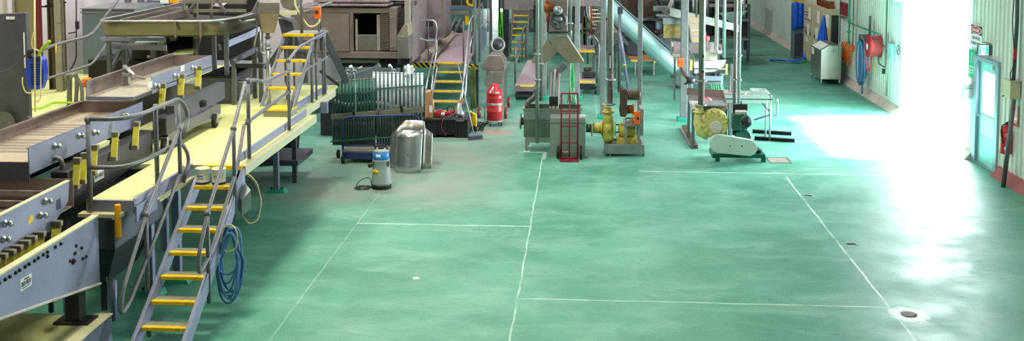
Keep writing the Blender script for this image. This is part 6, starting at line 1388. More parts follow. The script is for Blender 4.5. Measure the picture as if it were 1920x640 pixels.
MB().ball(at(502, 84, 18.1), .055).build('valve', 'galv', t); MB().box(a.x - .1, a.x + .1, 18.0, 18.2, DZ, DZ + .02).build('foot', 'galv', t)
for py in (70, 92, 160): MB().lathe((a.x, 18.1, at(0, py, 18.1).z), [(.03, -.01), (.055, -.01), (.055, .01), (.03, .01)], n=16).build('clamp_ring', 'galv_dark', t)
# dark boxes above the trough and posts
t = T('overhead_machine', 'dark machine boxes and frames above the curved trough at the top edge', 'machine', at(420, 20, 20.5)); t.location.z = ZT - .25
a = at(462, -30, 20.0); b = at(490, 30, 20.0); MB().box(a.x, b.x, 20.0, 20.6, b.z, a.z).build('dark_box', 'black', t, bev=.01)
for px, w_ in ((344, .03), (366, .075), (395, .04)): a = at(px, 34, 20.3); MB().box(a.x - w_ / 2, a.x + w_ / 2, 20.3, 20.38, a.z, a.z + .9).build('post', 'column', t)
MB().beam(at(345, 20, 20.2), at(462, 20, 20.2), .04, .06).beam(at(345, 1, 20.2), at(462, 2, 20.2), .04, .08).build('beam', 'column', t)
MB().beam(at(404, -5, 20.1), at(424, 24, 20.1), .04, .05).beam(at(352, 22, 20.1), at(364, 6, 20.1), .03, .04).build('diagonal', 'rail', t)
MB().sheet([at(398, 12, 20.4), at(425, -12, 20.9), at(440, -4, 20.9), at(415, 14, 20.4)], .02).build('tilted_plate', 'mauve_steel', t)
MB().box(at(318, 0, 23).x, at(330, 0, 23).x, 23, 23.2, at(0, 6, 23).z, at(0, -30, 23).z).build('yellow_box', 'yellow_post', t, bev=.01); MB().box(at(300, 0, 23).x, at(316, 0, 23).x, 23, 23.2, at(0, 7, 23).z, at(0, -30, 23).z).build('white_box', 'swhite', t, bev=.01)
for px in (238, 262, 280): a = at(px, 0, 23.3); MB().box(a.x - .06, a.x + .06, 23.3, 23.4, DZ, a.z + .6).build('post', 'tank_blue', t)
MB().box(at(255, 0, 24).x, at(470, 0, 24).x, 24.0, 24.9, DZ, at(0, 8, 24).z).build('rear_housing', 'motor_black', t)
# ---- small steps up to platform
t = T('platform_steps', 'small steel steps with yellow edges climbing to a little platform on the walkway', 'stairs', (-5.0, 18.2, DZ))
PZ = DZ + 1.2
xa, xb = at(530, 65, 18.6).x, at(590, 65, 18.6).x
stair(t, xa, xb, 18.6, PZ, 4, .2, .26, DZ + .14, .2, 'rail', .1, .03)
MB().box(xa, xb + .02, 18.6, 19.3, PZ - .04, PZ).build('platform', 'tread', t, bev=.004); MB().box(xa, xb, 18.58, 18.65, PZ - .04, PZ + .006).build('nosing', 'yellow', t); MB().box(xb, xb + .04, 18.6, 19.3, PZ - .09, PZ + .005).build('side_plate', 'stringer', t)
MB().box(at(490, 0, 17.02).x, at(542, 0, 17.02).x, 17.02, 17.42, DZ, DZ + .1).build('bottom_step', 'tread', t, bev=.004); MB().box(at(490, 0, 17.02).x - .005, at(542, 0, 17.02).x + .005, 17.01, 17.41, DZ + .1, DZ + .13).build('nosing', 'yellow', t, bev=.003)
for x in (xa + .02, xb - .02): MB().cyl((x, 18.75, DZ), (x, 18.75, PZ), .02, n=8).build('leg', 'rail', t); MB().cyl((x, 19.25, DZ), (x, 19.25, PZ), .02, n=8).build('leg', 'rail', t)
a = at(566, 70, 18.8); MB().cyl((a.x, 18.8, a.z), (a.x, 18.8, a.z + 1.2), .03, n=10).build('rail_post', 'rail', t)
MB().tube([V3((a.x, 18.8, at(0, 25, 18.8).z)), at(600, 12, 19.2), at(622, 4, 19.5)], .024, 8).build('hand_rail', 'rail', t)
t = T('cable_loop', 'cream cable loop hanging under the orange switch by the platform', 'cable', at(580, 45, 19.0)); MB().tube([at(553, -5, 18.9), at(553, 10, 18.9), at(566, 32, 18.9), at(578, 50, 18.9), at(590, 50, 18.9), at(598, 42, 18.9), at(600, 36, 18.9)], .018, 8, bend=.15).build('cable', 'cream', t)
a = at(589, 13, 18.9); b = at(601, 35, 18.9); t = T('isolator_switch', 'orange isolator switch box above the small platform', 'switch', ((a.x + b.x) / 2, 18.9, b.z)); MB().box(a.x, b.x, 18.9, 18.98, b.z, a.z).build('box', 'orange', t, bev=.008); MB().lathe(at(594, 22, 18.9), [(.03, 0), (.03, .03), (0, .03)], axis=(0, -1, 0), n=12).build('knob', 'black', t); MB().box(a.x + .05, a.x + .08, 18.95, 19.0, b.z - .35, b.z).build('stem', 'rail', t)
# chutes behind hopper
t = T('transfer_chute', 'angular dull steel chute boxes and sloping beams behind the hopper pipe', 'chute', at(540, 50, 20.5)); t.location.z = DZ
MB().prism([at(524, 0, 20.3), at(552, -4, 20.3), at(552, 10, 20.3), at(544, 20, 20.3), at(530, 14, 20.3)], (0, .4, 0)).build('box', 'stainless', t, bev=.01)
MB().beam(at(524, 24, 20.2), at(556, 24, 20.2), .1, .07).build('beam', 'deck_edge', t); MB().beam(at(520, 28, 20.2), at(556, 44, 20.2), .04, .04).build('rod', 'rail', t)
MB().prism([at(521, 35, 20.6), at(545, 35, 20.6), at(570, 110, 20.6), at(540, 110, 20.6)], (0, .3, 0)).build('sloping_duct', 'gpaint_dark', t, bev=.01)
MB().beam(at(500, 130, 20.6), at(540, 70, 20.6), .08, .1).beam(at(560, 95, 20.6), at(620, 100, 20.6), .05, .05).build('beam', 'galv_dark', t)
for px in (536, 571): a = at(px, 75, 20.7); MB().box(a.x - .04, a.x + .04, 20.7, 20.78, DZ, a.z).build('leg', 'galv_dark', t)
MB().beam(at(604, 55, 20.4), at(650, 155, 20.6), .14, .12).build('diagonal_strut', 'gpaint_dark', t, bev=.006)
MB().beam(at(600, 133, 20.5), at(636, 160, 20.5), .05, .05).build('strut', 'darksteel', t)
# ---- under the walkway
t = T('hopper_tank', 'dark blue grey tapered tank on legs under the walkway', 'tank', (-6.1, 13.6, 0))
p4_ = lambda x0, x1, y0, y1, z: [V3((x0, y0, z)), V3((x1, y0, z)), V3((x1, y1, z)), V3((x0, y1, z))]
MB().hexa(p4_(-6.3, -5.85, 12.5, 13.4, .45) + p4_(-6.6, -5.62, 12.25, 13.9, .95)).build('cone', 'darksteel', t, bev=.01); MB().hexa(p4_(-6.6, -5.62, 12.25, 13.9, .95) + p4_(-6.6, -5.62, 12.25, 13.9, 1.55)).build('body', 'gpaint_dark', t, bev=.01)
for x, y in ((-6.35, 12.45), (-5.75, 12.45), (-6.35, 13.7), (-5.75, 13.7)): MB().lathe((x, y, 0), [(.03, 0), (.05, .5), (.0, .5)], n=12).build('leg', 'stringer', t)
a = at(184, 430, 12.4); b = at(196, 464, 12.4); t = T('isolator_switch', 'orange isolator switch box beneath the walkway beside the lower frame panel', 'switch', ((a.x + b.x) / 2, 12.4, b.z)); MB().box(a.x, b.x, 12.4, 12.47, b.z, a.z).build('box', 'orange', t, bev=.006); MB().lathe(at(190, 446, 12.4), [(.03, 0), (.03, .03), (0, .03)], axis=(0, -1, 0), n=12).build('knob', 'red_paint', t); MB().box(a.x, b.x, 12.42, 12.46, b.z - .8, b.z).build('stand', 'darksteel', t)
a = gnd(537, 308); cx, cy = a.x - .05, a.y + .3
t = T('waste_bin', 'tall black plastic bin standing under the walkway edge', 'bin', (cx, cy, 0)); MB().lathe((cx, cy, 0), [(0, 0), (.2, 0), (.26, .7), (.28, .7), (.28, .73), (.25, .73), (.19, .02), (0, .02)], n=28).build('bin', 'black', t); MB().torus((cx, cy, .7), .275, .012, n=24).build('rim', 'black', t)
mb = MB(); rnd = random.Random(2)
P_ = [gnd(px, py) + V3((0, 0, .012)) for px, py in ((540, 290), (515, 278), (505, 290), (520, 302), (500, 300), (490, 312), (478, 313), (505, 312), (530, 305), (545, 292))]
mb.tube(fillet(P_, .12, 4), .008, 6); S(mb, 'floor_cable', 'black', 'loose black cable on the floor at the foot of the walkway post', 'cable')
t = T('pump_unit', 'dark pump and frame half hidden under the far end of the walkway', 'machine', (-6.0, 19.8, 0))
MB().box(-6.4, -5.6, 19.4, 20.0, .9, 1.3).build('upper_box', 'darksteel', t, bev=.02); MB().box(-6.6, -5.3, 19.3, 20.4, .35, .45).build('frame', 'gpaint_dark', t); MB().lathe((-6.2, 19.8, .7), [(.2, 0), (.22, .04), (.22, .4), (0, .42)], axis=(1, 0, 0), n=20).build('motor', 'motor_black', t)
for x in (-6.5, -5.4): MB().box(x - .04, x + .04, 19.4, 19.48, 0, 1.0).build('leg', 'gpaint_dark', t)
# ================================================================== CENTRE BACKGROUND
def pb(name, m, t, x0, y0, x1, y1, Y, d, bev=0.006, **k):
    if name == 'leg' and wloc(t).z < .01:
        a = at(x0, y0, Y); b = at(x1, y1, Y); return MB().box(a.x, b.x, Y, Y + d, 0, a.z).build(name, m, t, bev=bev, **k)
    return MB().pbox(x0, y0, x1, y1, Y, d).build(name, m, t, bev=bev, **k)
def pp(name, m, t, pts, Y, d, bev=.004, **k): return MB().prism([at(a, b, Y) for a, b in pts], (0, d, 0)).build(name, m, t, bev=bev, **k)
def bs(t, z=0.0): t.location.z = z; return t
# --- oven ------------------------------------------------------------------
OY = 25.0
t = T('drying_oven', 'large stainless steel oven with an open dark hatch and louvred grille', 'oven', (at(650, 60, OY).x, OY + .6, 0))
pb('lower_frame', 'stainless_warm', t, 545, 96, 744, 110, OY, 1.6)
pb('top_frame', 'stainless_warm', t, 545, 14, 744, 25, OY, 1.6); pb('side_post', 'stainless_warm', t, 730, 25, 744, 96, OY, 1.6); pb('centre_post', 'stainless_warm', t, 655, 25, 663, 96, OY, .2); pb('rear_wall', 'stainless_warm', t, 545, 25, 600, 96, OY, 1.6)
pb('door_panel', 'stainless_warm', t, 601, 25, 655, 97, OY - .03, .06); pb('door_gap', 'void', t, 600, 23.5, 656, 98.5, OY + .02, .06, 0)
pb('hatch_interior', 'void', t, 662, 25, 731, 96, OY + 1.0, .1, 0); pb('hatch_roof', 'darksteel', t, 662, 24, 731, 26, OY + .1, 1.0, 0); pb('hatch_side', 'darksteel', t, 662, 25, 665, 96, OY + .1, 1.0, 0)
pb('slide_gate', 'stainless', t, 668, 65, 706, 95, OY + .05, .03); pb('guide_bar', 'pan', t, 666, 36, 671, 95, OY + .03, .06); pb('guide_bar', 'pan', t, 706, 28, 713, 95, OY + .03, .06)
o = pb('louvre_grille', 'motor_brown', t, 713, 25, 730, 95, OY + .06, .04, 0)
for k in range(18): pb('louvre_slat', 'mauve_steel', o, 713.5, 27 + k * 3.8, 729.5, 28.6 + k * 3.8, OY + .03, .04, 0)
pb('roof_ledge', 'mauve_steel', t, 588, 8, 727, 12, OY - .15, 1.6); pb('roof_channel', 'mauve_steel', t, 588, 0, 727, 5, OY + .1, .5); pb('roof_body', 'wall_white', t, 600, -40, 760, 1, OY + .6, 1.0)
for px in (634, 674, 714): pb('roof_bolt', 'darksteel', t, px - 1, 4, px + 1, 8, OY - .1, .04, 0)
pb('under_skirt', 'stainless', t, 630, 111, 711, 119, OY + .2, .8); pb('under_beam', 'darksteel', t, 636, 119, 712, 126, OY + .3, .6); pb('black_plinth', 'black', t, 711, 110, 752, 127, OY + .2, 1.0)
for px in (735, 737): pass
for py in (32, 88): MB().lathe(at(735, py, OY), [(.02, 0), (.02, .03), (0, .03)], axis=(0, -1, 0), n=8).build('bolt', 'bright_steel', t)
for px in (640, 735): pb('leg', 'darksteel', t, px, 110, px + 6, 172, OY + .3, .1)
t = T('side_hopper', 'boxy steel hopper with a sloped lid and tall pale post right of the oven', 'hopper', at(752, 110, OY - .3)); bs(t, 0); pb('leg', 'darksteel', t, 750, 110, 756, 172, OY + .1, .1)
pp('box', 'stainless', t, [(744, 68), (765, 68), (767, 110), (745, 110)], OY - .4, .7); pp('sloped_lid', 'skirt', t, [(744, 68), (757, 46), (764, 46), (766, 68)], OY - .4, .6)
pb('post', 'pan', t, 758, -20, 768, 50, OY - .1, .2); pb('post_base', 'darksteel', t, 745, 110, 768, 122, OY, .4)
pp('dark_gap', 'darksteel', t, [(746, 30), (759, 12), (759, 46), (746, 66)], OY + .2, .3)
t = T('sloping_channel', 'grey steel channel sloping up to the right below the oven', 'steel channel', at(680, 140, 23.5)); bs(t, .9)
MB().beam(at(648, 148, 23.4), at(700, 130, 23.4), .12, .1).beam(at(700, 130, 23.4), at(712, 122, 23.4), .12, .1).build('channel', 'tank_blue', t, bev=.004)
# --- tall cabinets right of oven -------------------------------------------
t = T('tall_machine_panel', 'tall brownish steel machine wall with small slots, left of the sheet ramp', 'machine panel', at(778, 118, 26)); bs(t, 0); pb('leg', 'darksteel', t, 767, 110, 772, 172, 25.7, .1)
MB().hexa([at(765, 118, 25.6), at(772, 118, 25.6), at(800, 92, 30.0), at(792, 92, 30.0), at(766, -25, 25.6), at(773, -25, 25.6), at(800, -25, 30), at(792, -25, 30)]).build('wall_plate', 'mauve_steel', t)
for px, py in ((779, 6), (776, 80)): pb('slot', 'void', t, px - 1.5, py - 4, px - .2, py + 4, 26.1, .02, 0); pb('slot', 'void', t, px + .8, py - 5, px + 2.0, py + 3, 26.4, .02, 0)
t = T('steel_housing', 'square brown steel housing standing over the ramp, behind the loop handrail', 'housing', at(812, 75, 30)); bs(t, 1.2)
pb('box', 'mauve_steel', t, 792, -25, 835, 72, 30, 1.4, .01); pb('box_edge', 'stainless', t, 831, -25, 835.5, 70, 29.97, .05); pb('inner_box', 'darksteel', t, 791, 40, 812, 50, 29.9, .1); pb('dark_gap', 'black', t, 788, 30, 794, 95, 30.2, .5, 0)
t = T('sheet_ramp', 'folded mauve sheet steel ramp and trough beside the raised platform', 'ramp', at(800, 118, 28)); bs(t, 1.2)
MB().prism([at(768, 118, 27.75), at(818, 118, 27.75), at(818, 118, 27.75) + V3((-.1, 1.5, .0)), at(790, 88, 30) + V3((0, 0, 0))], (0, 0, .02)).build('ramp_plate', 'walkway', t)
MB().sheet([at(800, 94, 28.2), at(817, 106, 28.0), at(857, 62, 34.5), at(848, 58, 34.5)], .02).build('side_plate', 'skirt', t)
MB().sheet([at(787, 103, 28.0), at(800, 96, 28.1), at(802, 112, 27.9), at(792, 116, 27.9)], .02).build('bent_flap', 'pan', t)
MB().beam(at(842, 58, 33.5), at(856, 32, 34), .06, .05).beam(at(852, 60, 34), at(864, 35, 34.5), .06, .05).build('lever_bar', 'galv', t)
# --- platform 2 ----------------------------------------------------------------
Z2 = 1.2
t = T('raised_platform', 'raised walkway of pale chequered plate with hazard striped front edge', 'platform', (-3.6, 29, 0))
MB().prism([V3((-4.2, 27.7, Z2)), V3((-3.0, 27.7, Z2)), V3((-3.1, 30, Z2)), V3((-3.84, 36, Z2)), V3((-4.3, 36, Z2))], (0, 0, -.05)).build('deck_plate', 'walkway', t)
MB().prism([V3((-4.75, 27.75, Z2 - .02)), V3((-4.2, 27.75, Z2 - .02)), V3((-4.3, 33, Z2 - .02)), V3((-4.75, 33, Z2 - .02))], (0, 0, -.05)).build('deck_plate', 'mauve_steel', t)
x_ = lambda px: at(px, 122, 27.65).x
MB().box(x_(768), x_(820), 27.64, 27.7, Z2 - .13, Z2 - .01).build('hazard_edge', 'hazard', t); MB().box(x_(878), x_(896), 27.64, 27.7, Z2 - .16, Z2 - .04).build('hazard_edge', 'hazard', t)
MB().box(x_(820), x_(867), 27.6, 27.72, Z2 - .11, Z2 - .02).build('front_beam', 'pan', t); MB().box(x_(820), x_(867), 27.58, 27.7, Z2 - .03, Z2 + .005).build('nosing', 'yellow', t)
for px in (772, 893): MB().box(x_(px) - .04, x_(px) + .04, 27.8, 27.88, 0, Z2 - .05).build('post', 'gpaint_dark', t)
for X_, Y_ in ((-4.5, 32), (-3.3, 32)): MB().box(X_ - .04, X_ + .04, Y_, Y_ + .08, 0, Z2 - .05).build('post', 'gpaint_dark', t)
t = T('platform_stair', 'steel stair with yellow nosings up to the striped platform behind the pallet', 'stairs', (-3.44, 26.8, 0))
stair(t, -3.84, -3.05, 27.7, Z2, 5, .2, .34, 0, .26, 'galv', .14, .04)
t = T('stair_handrail', 'polished loop handrail curling over the left side of the platform stair', 'handrail', at(800, 170, 26.8)); bs(t, 0)
r1 = .022
MB().tube([at(797, 172, 26.0), at(803, 140, 26.4), at(816, 85, 27.2), at(820, 52, 27.6), at(816, 39, 27.7), at(797, 37, 27.8), at(780, 40, 27.8), at(777, 68, 27.8), at(797, 76, 27.8), at(818, 75, 28.2), at(838, 66, 31)], r1, 10, bend=.15).build('rail_loop', 'bright_steel', t)
MB().tube([at(808, 170, 26.3), at(813, 130, 26.9), at(819, 95, 27.6), at(819, 76, 27.7)], r1, 10, bend=.1).build('lower_rail', 'bright_steel', t); MB().cyl(at(803, 118, 27.8), at(803, 40, 27.8), .014, n=8).build('post', 'rail', t)
t = T('stair_handrail', 'steel handrail on the right side of the platform stair running back along the walkway', 'handrail', at(868, 190, 26.6)); bs(t, 0)
MB().tube([at(864, 200, 26.1), at(870, 140, 26.8), at(880, 40, 27.9), at(895, 18, 31), at(905, 6, 34)], r1, 10, bend=.2).build('top_rail', 'bright_steel', t)
MB().tube([at(871, 195, 26.3), at(876, 130, 27.0), at(884, 72, 28.0), at(902, 50, 32), at(915, 38, 35)], r1, 10, bend=.2).build('mid_rail', 'bright_steel', t)
for px, y0, y1, Y_ in ((869, 40, 118, 28.0), (884, 35, 100, 29), (905, 10, 75, 33), (915, 0, 60, 35.5)): MB().cyl(at(px, y1, Y_), at(px, y0, Y_), .022, n=8).build('post', 'rail', t)
MB().sheet([at(887, 60, 28.6), at(912, 50, 33), at(912, 80, 33), at(889, 118, 28.6)], .02).build('side_panel', 'tank_blue', t)
t = T('far_walkway_frame', 'grey high crossing walkway frame with yellow guards at the end of the platform', 'walkway', at(860, 20, 36)); bs(t, 0)
pb('beam', 'tank_blue', t, 832, 11, 885, 19, 37, .2); pb('beam', 'stainless', t, 838, 20, 880, 28, 37, .3)
for px in (838, 864): pb('post', 'galv', t, px, -20, px + 2, 62, 37.2, .08)
for px, y0 in ((838, 62), (884, 62)): pb('leg', 'gpaint_dark', t, px, 28, px + 3, 64, 37.3, .1)
MB().tube([at(876, -10, 37), at(876, 8, 37), at(888, 12, 37), at(890, -10, 37)], .05, 8, bend=.1).build('yellow_guard', 'yellow', t); pb('yellow_panel', 'yellow', t, 872, 30, 879, 47, 37, .06)
t = T('winch_stand', 'small dark winch and stand at the far end of the pale walkway', 'winch', at(853, 58, 35.2)); bs(t, Z2); pb('base', 'darksteel', t, 843, 54, 868, 59, 35.2, .5); pb('drum', 'motor_brown', t, 846, 40, 864, 46, 35.3, .3); MB().beam(at(848, 56, 35.3), at(855, 42, 35.3), .05, .05).beam(at(864, 56, 35.3), at(857, 42, 35.3), .05, .05).build('legs', 'darksteel', t); pb('yellow_part', 'yellow', t, 834, 46, 840, 54, 34.8, .1)
# green hanging cords (dark) by the platform
t = T('rope_bundle', 'dark olive rope bundle hanging from the striped platform corner', 'rope', at(888, 200, 27.4)); bs(t, .3); rnd = random.Random(21); mb = MB()
for k in range(8): mb.tube([at(886 + rnd.uniform(-4, 5), 124, 27.5), at(888 + rnd.uniform(-5, 5), 165, 27.4), at(888 + rnd.uniform(-5, 5), 204, 27.4)], .02, 6, bend=.3)
mb.build('rope', 'rope_dark', t)
t = T('rope_bundle', 'bright green rope bundle hanging beside the dark column at centre', 'rope', at(940, 90, 35)); bs(t, .8); mb = MB()
for k in range(8): mb.tube([at(938 + rnd.uniform(-3, 3), 22, 35), at(938 + rnd.uniform(-4, 5), 60, 35), at(939 + rnd.uniform(-4, 5), 96, 35)], .03, 6, bend=.3)
mb.build('rope', 'green_rope', t)
# --- columns and pipes ----------------------------------------------------
def post(px, y1, Y, w, m, lab, name='steel_column', sq=True, y0=-60, foot=True, fl=None):
    b = at(px, y1, Y); a = at(px, y0, Y); zb = 0.0 if foot else b.z
    if y0 == -60: a.z = 8.99
    t = T(name, lab, 'column' if sq else 'pipe', (b.x, Y, zb))
    if sq: MB().box(b.x - w, b.x + w, Y, Y + 2 * w, zb, a.z).build('shaft', m, t, bev=.006)
    else: MB().cyl((b.x, Y + w, zb), (b.x, Y + w, a.z), w, n=16).build('shaft', m, t)
    if foot == 2:
        MB().box(b.x - w - .07, b.x + w + .07, Y - .06, Y + 2 * w + .08, 0, .08).build('foot_block', 'teal_foot', t, bev=.01)
    for z in (fl or []): MB().lathe((b.x, Y + w, at(px, z, Y).z), [(w * .8, -.015), (w * 1.9, -.015), (w * 1.9, .015), (w * .8, .015)], n=16).build('clamp', 'galv', t)
    return t
post(948, 105, 38.5, .10, 'darksteel', 'thick dark column left of the back stairs')
post(936, 100, 39.0, .04, 'darksteel', 'thin dark post behind the bright green rope')
post(1007, 269, 22.2, .038, 'tank_grey', 'green grey pipe standing in front of the open tank', 'stand_pipe', False, foot=False, fl=(102, 150))
post(1014, 190, 22.9, .032, 'bright_steel', 'shiny thin pipe beside the green grey stand pipe', 'stand_pipe', False, foot=False, fl=(120,))
post(1020, 184, 29.4, .065, 'galv', 'grey square column behind the tank with a teal foot', foot=2)
post(1069.5, 58, 24.5, .035, 'bright_steel', 'shiny pipe stub right of the feeder motor', 'stand_pipe', False, foot=False, y0=-60, fl=(44,))
post(1070.5, 76, 24.6, .022, 'bright_steel', 'thin pipe continuing under the shiny stub by the feeder', 'stand_pipe', False, foot=False, y0=44)
post(1082, 184, 29.4, .07, 'galv', 'grey square column right of the forked chute', foot=2)
post(1130, 223, 26.4, .065, 'galv', 'grey square column with teal foot left of the tall pump pipe', foot=2)
post(1144, 198, 22.2, .062, 'stainless_warm', 'tall pipe rising from the yellow slurry pump', 'riser_pipe', False, foot=False, fl=(150, 196))
post(1199, 240, 24.6, .052, 'galv', 'slim galvanised post behind the slurry pump motor')
post(1282, 226, 26.2, .085, 'galv', 'broad galvanised column with bright teal foot beside the screw conveyor', foot=2)
post(1306, 32, 29.5, .03, 'stainless', 'short pale pipe end hanging above the slatted chute', 'stand_pipe', False, foot=False)
post(1315, 200, 21.8, .062, 'stainless_warm', 'tall pipe rising from the pale yellow blower pump', 'riser_pipe', False, foot=False, fl=(152, 198))
post(1320, 155, 22.1, .018, 'swhite', 'thin white pipe clipped beside the tall blower pump pipe', 'conduit', False, foot=False)
post(1343, 96, 27.5, .045, 'stainless', 'pale square post behind the vibrating feeder, left one', foot=False)
post(1357.5, 108, 26.5, .045, 'bright_steel', 'bright tube right of the feeder tray', 'stand_pipe', False, foot=False)
post(1377.5, 205, 23.0, .045, 'stainless_warm', 'brownish pipe standing behind the blower motor', 'stand_pipe', False, foot=False, fl=(150,))
post(1385.5, 205, 22.9, .028, 'bright_steel', 'bright thin pipe beside the brownish one behind the blower motor', 'stand_pipe', False, foot=False, fl=(104, 150))
post(1370, 238, 24.2, .03, 'galv', 'short galvanised post behind the blower pump hopper', y0=120)
post(1367, 236, 24.0, .02, 'galv_dark', 'thin dark rod next to the short galvanised post', 'stand_pipe', False, y0=140)
post(890.5, 122, 27.9, .04, 'bright_steel', 'bright pipe rising at the right corner of the striped platform', 'stand_pipe', False, foot=False)
post(899, 116, 28.6, .03, 'stainless', 'thinner pale pipe just right of the bright platform pipe', 'stand_pipe', False, foot=False)
post(920, 78, 36.5, .05, 'galv_dark', 'grey post at the right end of the platform handrail')
for px, zz in ((1144, 105), (1315, 112)):
    a = at(px, zz, 22.1); t = T('pipe_valve', 'black lever valve strip on the tall ' + ('slurry' if px == 1144 else 'blower') + ' pump pipe', 'valve', a); MB().box(a.x - .02, a.x + .02, 22.1 if px == 1144 else 21.75, 22.16 if px == 1144 else 21.81, at(0, 132, 22.1).z, at(0, 100, 22.1).z).build('lever', 'black', t, bev=.006); MB().box(a.x - .008, a.x + .008, 22.09 if px == 1144 else 21.74, 22.1 if px == 1144 else 21.75, at(0, 128, 22.1).z, at(0, 104, 22.1).z).build('slot', 'swhite', t)
# bent pipes into the tank
t = T('bent_pipe', 'pair of bent pipes turning down into the left end of the open tank', 'pipe', at(990, 200, 22.6)); bs(t, .9)
MB().tube([at(987, 204, 22.7), at(989, 190, 22.7), at(1003, 181, 22.8), at(1005, 160, 22.8)], .045, 12, bend=.12).build('pipe', 'galv_dark', t); MB().tube([at(984, 200, 22.9), at(998, 188, 22.9), at(1012, 178, 23)], .035, 12, bend=.1).build('pipe', 'stainless', t)
# --- back stairs and low platforms ---------------------------------------------
t = T('back_stair', 'open steel stair with yellow nosings at the back, left of the stand pipes', 'stairs', (at(978, 60, 37.5).x, 37.8, 0))
xl, xr = at(961, 40, 38.6).x, at(993, 40, 38.6).x
stair(t, xl, xr, 38.9, 1.95, 8, .215, .24, .18, .2, 'mauve_steel', .12, .05)
MB().box(xl - .3, xr + .3, 38.9, 40.6, 1.86, 1.95).build('landing', 'mauve_steel', t); MB().box(xl - .1, xr + .3, 38.86, 38.9, 1.82, 1.9).build('landing_edge', 'stainless_warm', t)
for x in (xl - .2, xr + .2): MB().box(x - .04, x + .04, 38.95, 39.03, 0, 3.4).build('post', 'galv_dark', t)
t = T('stair_handrail', 'grey handrail frame in front of the back stair above the low ramp', 'handrail', at(970, 120, 34)); bs(t, .3)
MB().tube([at(966, 165, 31.5), at(966, 92, 31.5), at(985, 48, 35), at(956, 44, 35.5), at(957, 100, 35.5)], .03, 8, bend=.12).build('top_rail', 'rail', t); MB().tube([at(967, 118, 31.5), at(986, 75, 35), at(986, 110, 35)], .026, 8, bend=.1).build('mid_rail', 'rail', t)
for px, y0, y1, Y_ in ((974, 75, 118, 33), (979, 62, 113, 34), (986, 48, 105, 35)): MB().cyl(at(px, y1, Y_), at(px, y0, Y_), .025, n=8).build('post', 'rail', t)
t = T('low_platform', 'low ramp of mauve chequered plate on castors behind the open tank', 'platform', (at(990, 165, 30).x, 31.5, 0))
zz = .42; a = gnd(965, 160, zz); b = gnd(1013, 160, zz); c = gnd(1013, 112, zz + .1); d = gnd(984, 112, zz + .1)
MB().prism([a, b, V3((b.x, c.y, c.z)), V3((d.x + .1, d.y, d.z))], (0, 0, -.06)).build('deck_plate', 'walkway', t); MB().box(a.x, b.x, a.y - .03, a.y, zz - .16, zz - .02).build('front_beam', 'mauve_steel', t); MB().box(at(975, 0, a.y).x, at(1012, 0, a.y).x, a.y - .05, a.y, zz - .03, zz + .01).build('nosing', 'yellow', t)
MB().box(a.x, b.x, a.y, a.y + 2.5, .1, .16).build('under_frame', 'darksteel', t)
for px in (968, 1010): o = MB().lathe((at(px, 0, a.y).x - .02, a.y + .2, .08), [(.03, 0), (.08, 0), (.08, .04), (.03, .04)], axis=(1, 0, 0), n=16).build('castor', 'rubber', t)
t = T('low_platform', 'second low stepped platform with yellow edges and a black wheel, right of the tank cords', 'platform', (at(1100, 150, 31).x, 31.5, 0))
a = gnd(1084, 152, .38); b = gnd(1116, 152, .38); MB().box(a.x, b.x, a.y, a.y + 1.6, .3, .38).build('deck_plate', 'walkway', t); MB().box(a.x, b.x, a.y - .02, a.y + .02, .34, .39).build('nosing', 'yellow', t); MB().box(a.x, b.x, a.y + .1, a.y + .2, .12, .3).build('side_beam', 'darksteel', t)
MB().box(a.x, b.x, a.y + 1.6, a.y + 3.0, 1.0, 1.06).build('upper_deck', 'walkway', t); MB().box(a.x, b.x, a.y + 1.58, a.y + 1.62, 1.0, 1.07).build('nosing', 'yellow', t)
MB().box(at(1092, 0, a.y).x, at(1118, 0, a.y).x, a.y + .5, a.y + .9, .42, .52).build('grey_tray', 'darksteel', t); MB().lathe((at(1103, 0, a.y).x, a.y + 1.2, .5), [(.12, 0), (.12, .1), (0, .1)], n=16).build('brown_pot', 'motor_brown', t)
for x in (a.x + .03, b.x - .03): MB().box(x - .03, x + .03, a.y + 1.6, a.y + 1.66, .0, 1.0).build('leg', 'galv_dark', t); MB().box(x - .03, x + .03, a.y + 2.9, a.y + 2.96, .0, 1.0).build('leg', 'galv_dark', t)
o = MB().lathe((at(1116, 0, a.y).x, a.y, .11), [(.04, 0), (.11, 0), (.11, .06), (.04, .06)], axis=(1, 0, 0), n=18).build('wheel', 'rubber', t)
t = T('stair_handrail', 'bent bright handrail beside the second low platform', 'handrail', at(1118, 150, 30.5)); bs(t, .1)
MB().tube([at(1101, 72, 32), at(1112, 66, 32), at(1124, 82, 31), at(1122, 125, 31), at(1119, 156, 31)], .03, 8, bend=.15).build('top_rail', 'bright_steel', t); MB().tube([at(1113, 97, 32), at(1121, 108, 31.5), at(1122, 135, 31)], .026, 8, bend=.1).build('mid_rail', 'bright_steel', t); MB().cyl(at(1102, 120, 32), at(1102, 72, 32), .03, n=8).build('post', 'galv_dark', t)
t = T('small_ladder', 'small brown framed ladder with pale rungs in front of the screw conveyor head', 'ladder', at(1116, 60, 33)); bs(t, .6)
for px in (1107, 1127): pb('stile', 'orange_dark', t, px, 14, px + 2.5, 72, 33, .06, 0)
for k in range(6): pb('rung', 'deck_edge', t, 1108, 18 + k * 7, 1128, 20 + k * 7, 33 + .02, .12, 0)
t = T('rope_bundle', 'dull green rope bundle hanging left of the small brown ladder', 'rope', at(1095, 88, 33.4)); bs(t, .9); mb = MB()
for k in range(7): mb.tube([at(1096 + rnd.uniform(-2, 2), 30, 33.4), at(1095 + rnd.uniform(-3, 3), 60, 33.4), at(1096 + rnd.uniform(-3, 3), 90, 33.4)], .028, 6, bend=.3)
mb.build('rope', 'rope_dark', t)
t = T('overhead_beam', 'dull mauve overhead machine beam crossing behind the feeder motor', 'beam', at(1080, 8, 31)); bs(t, 0)
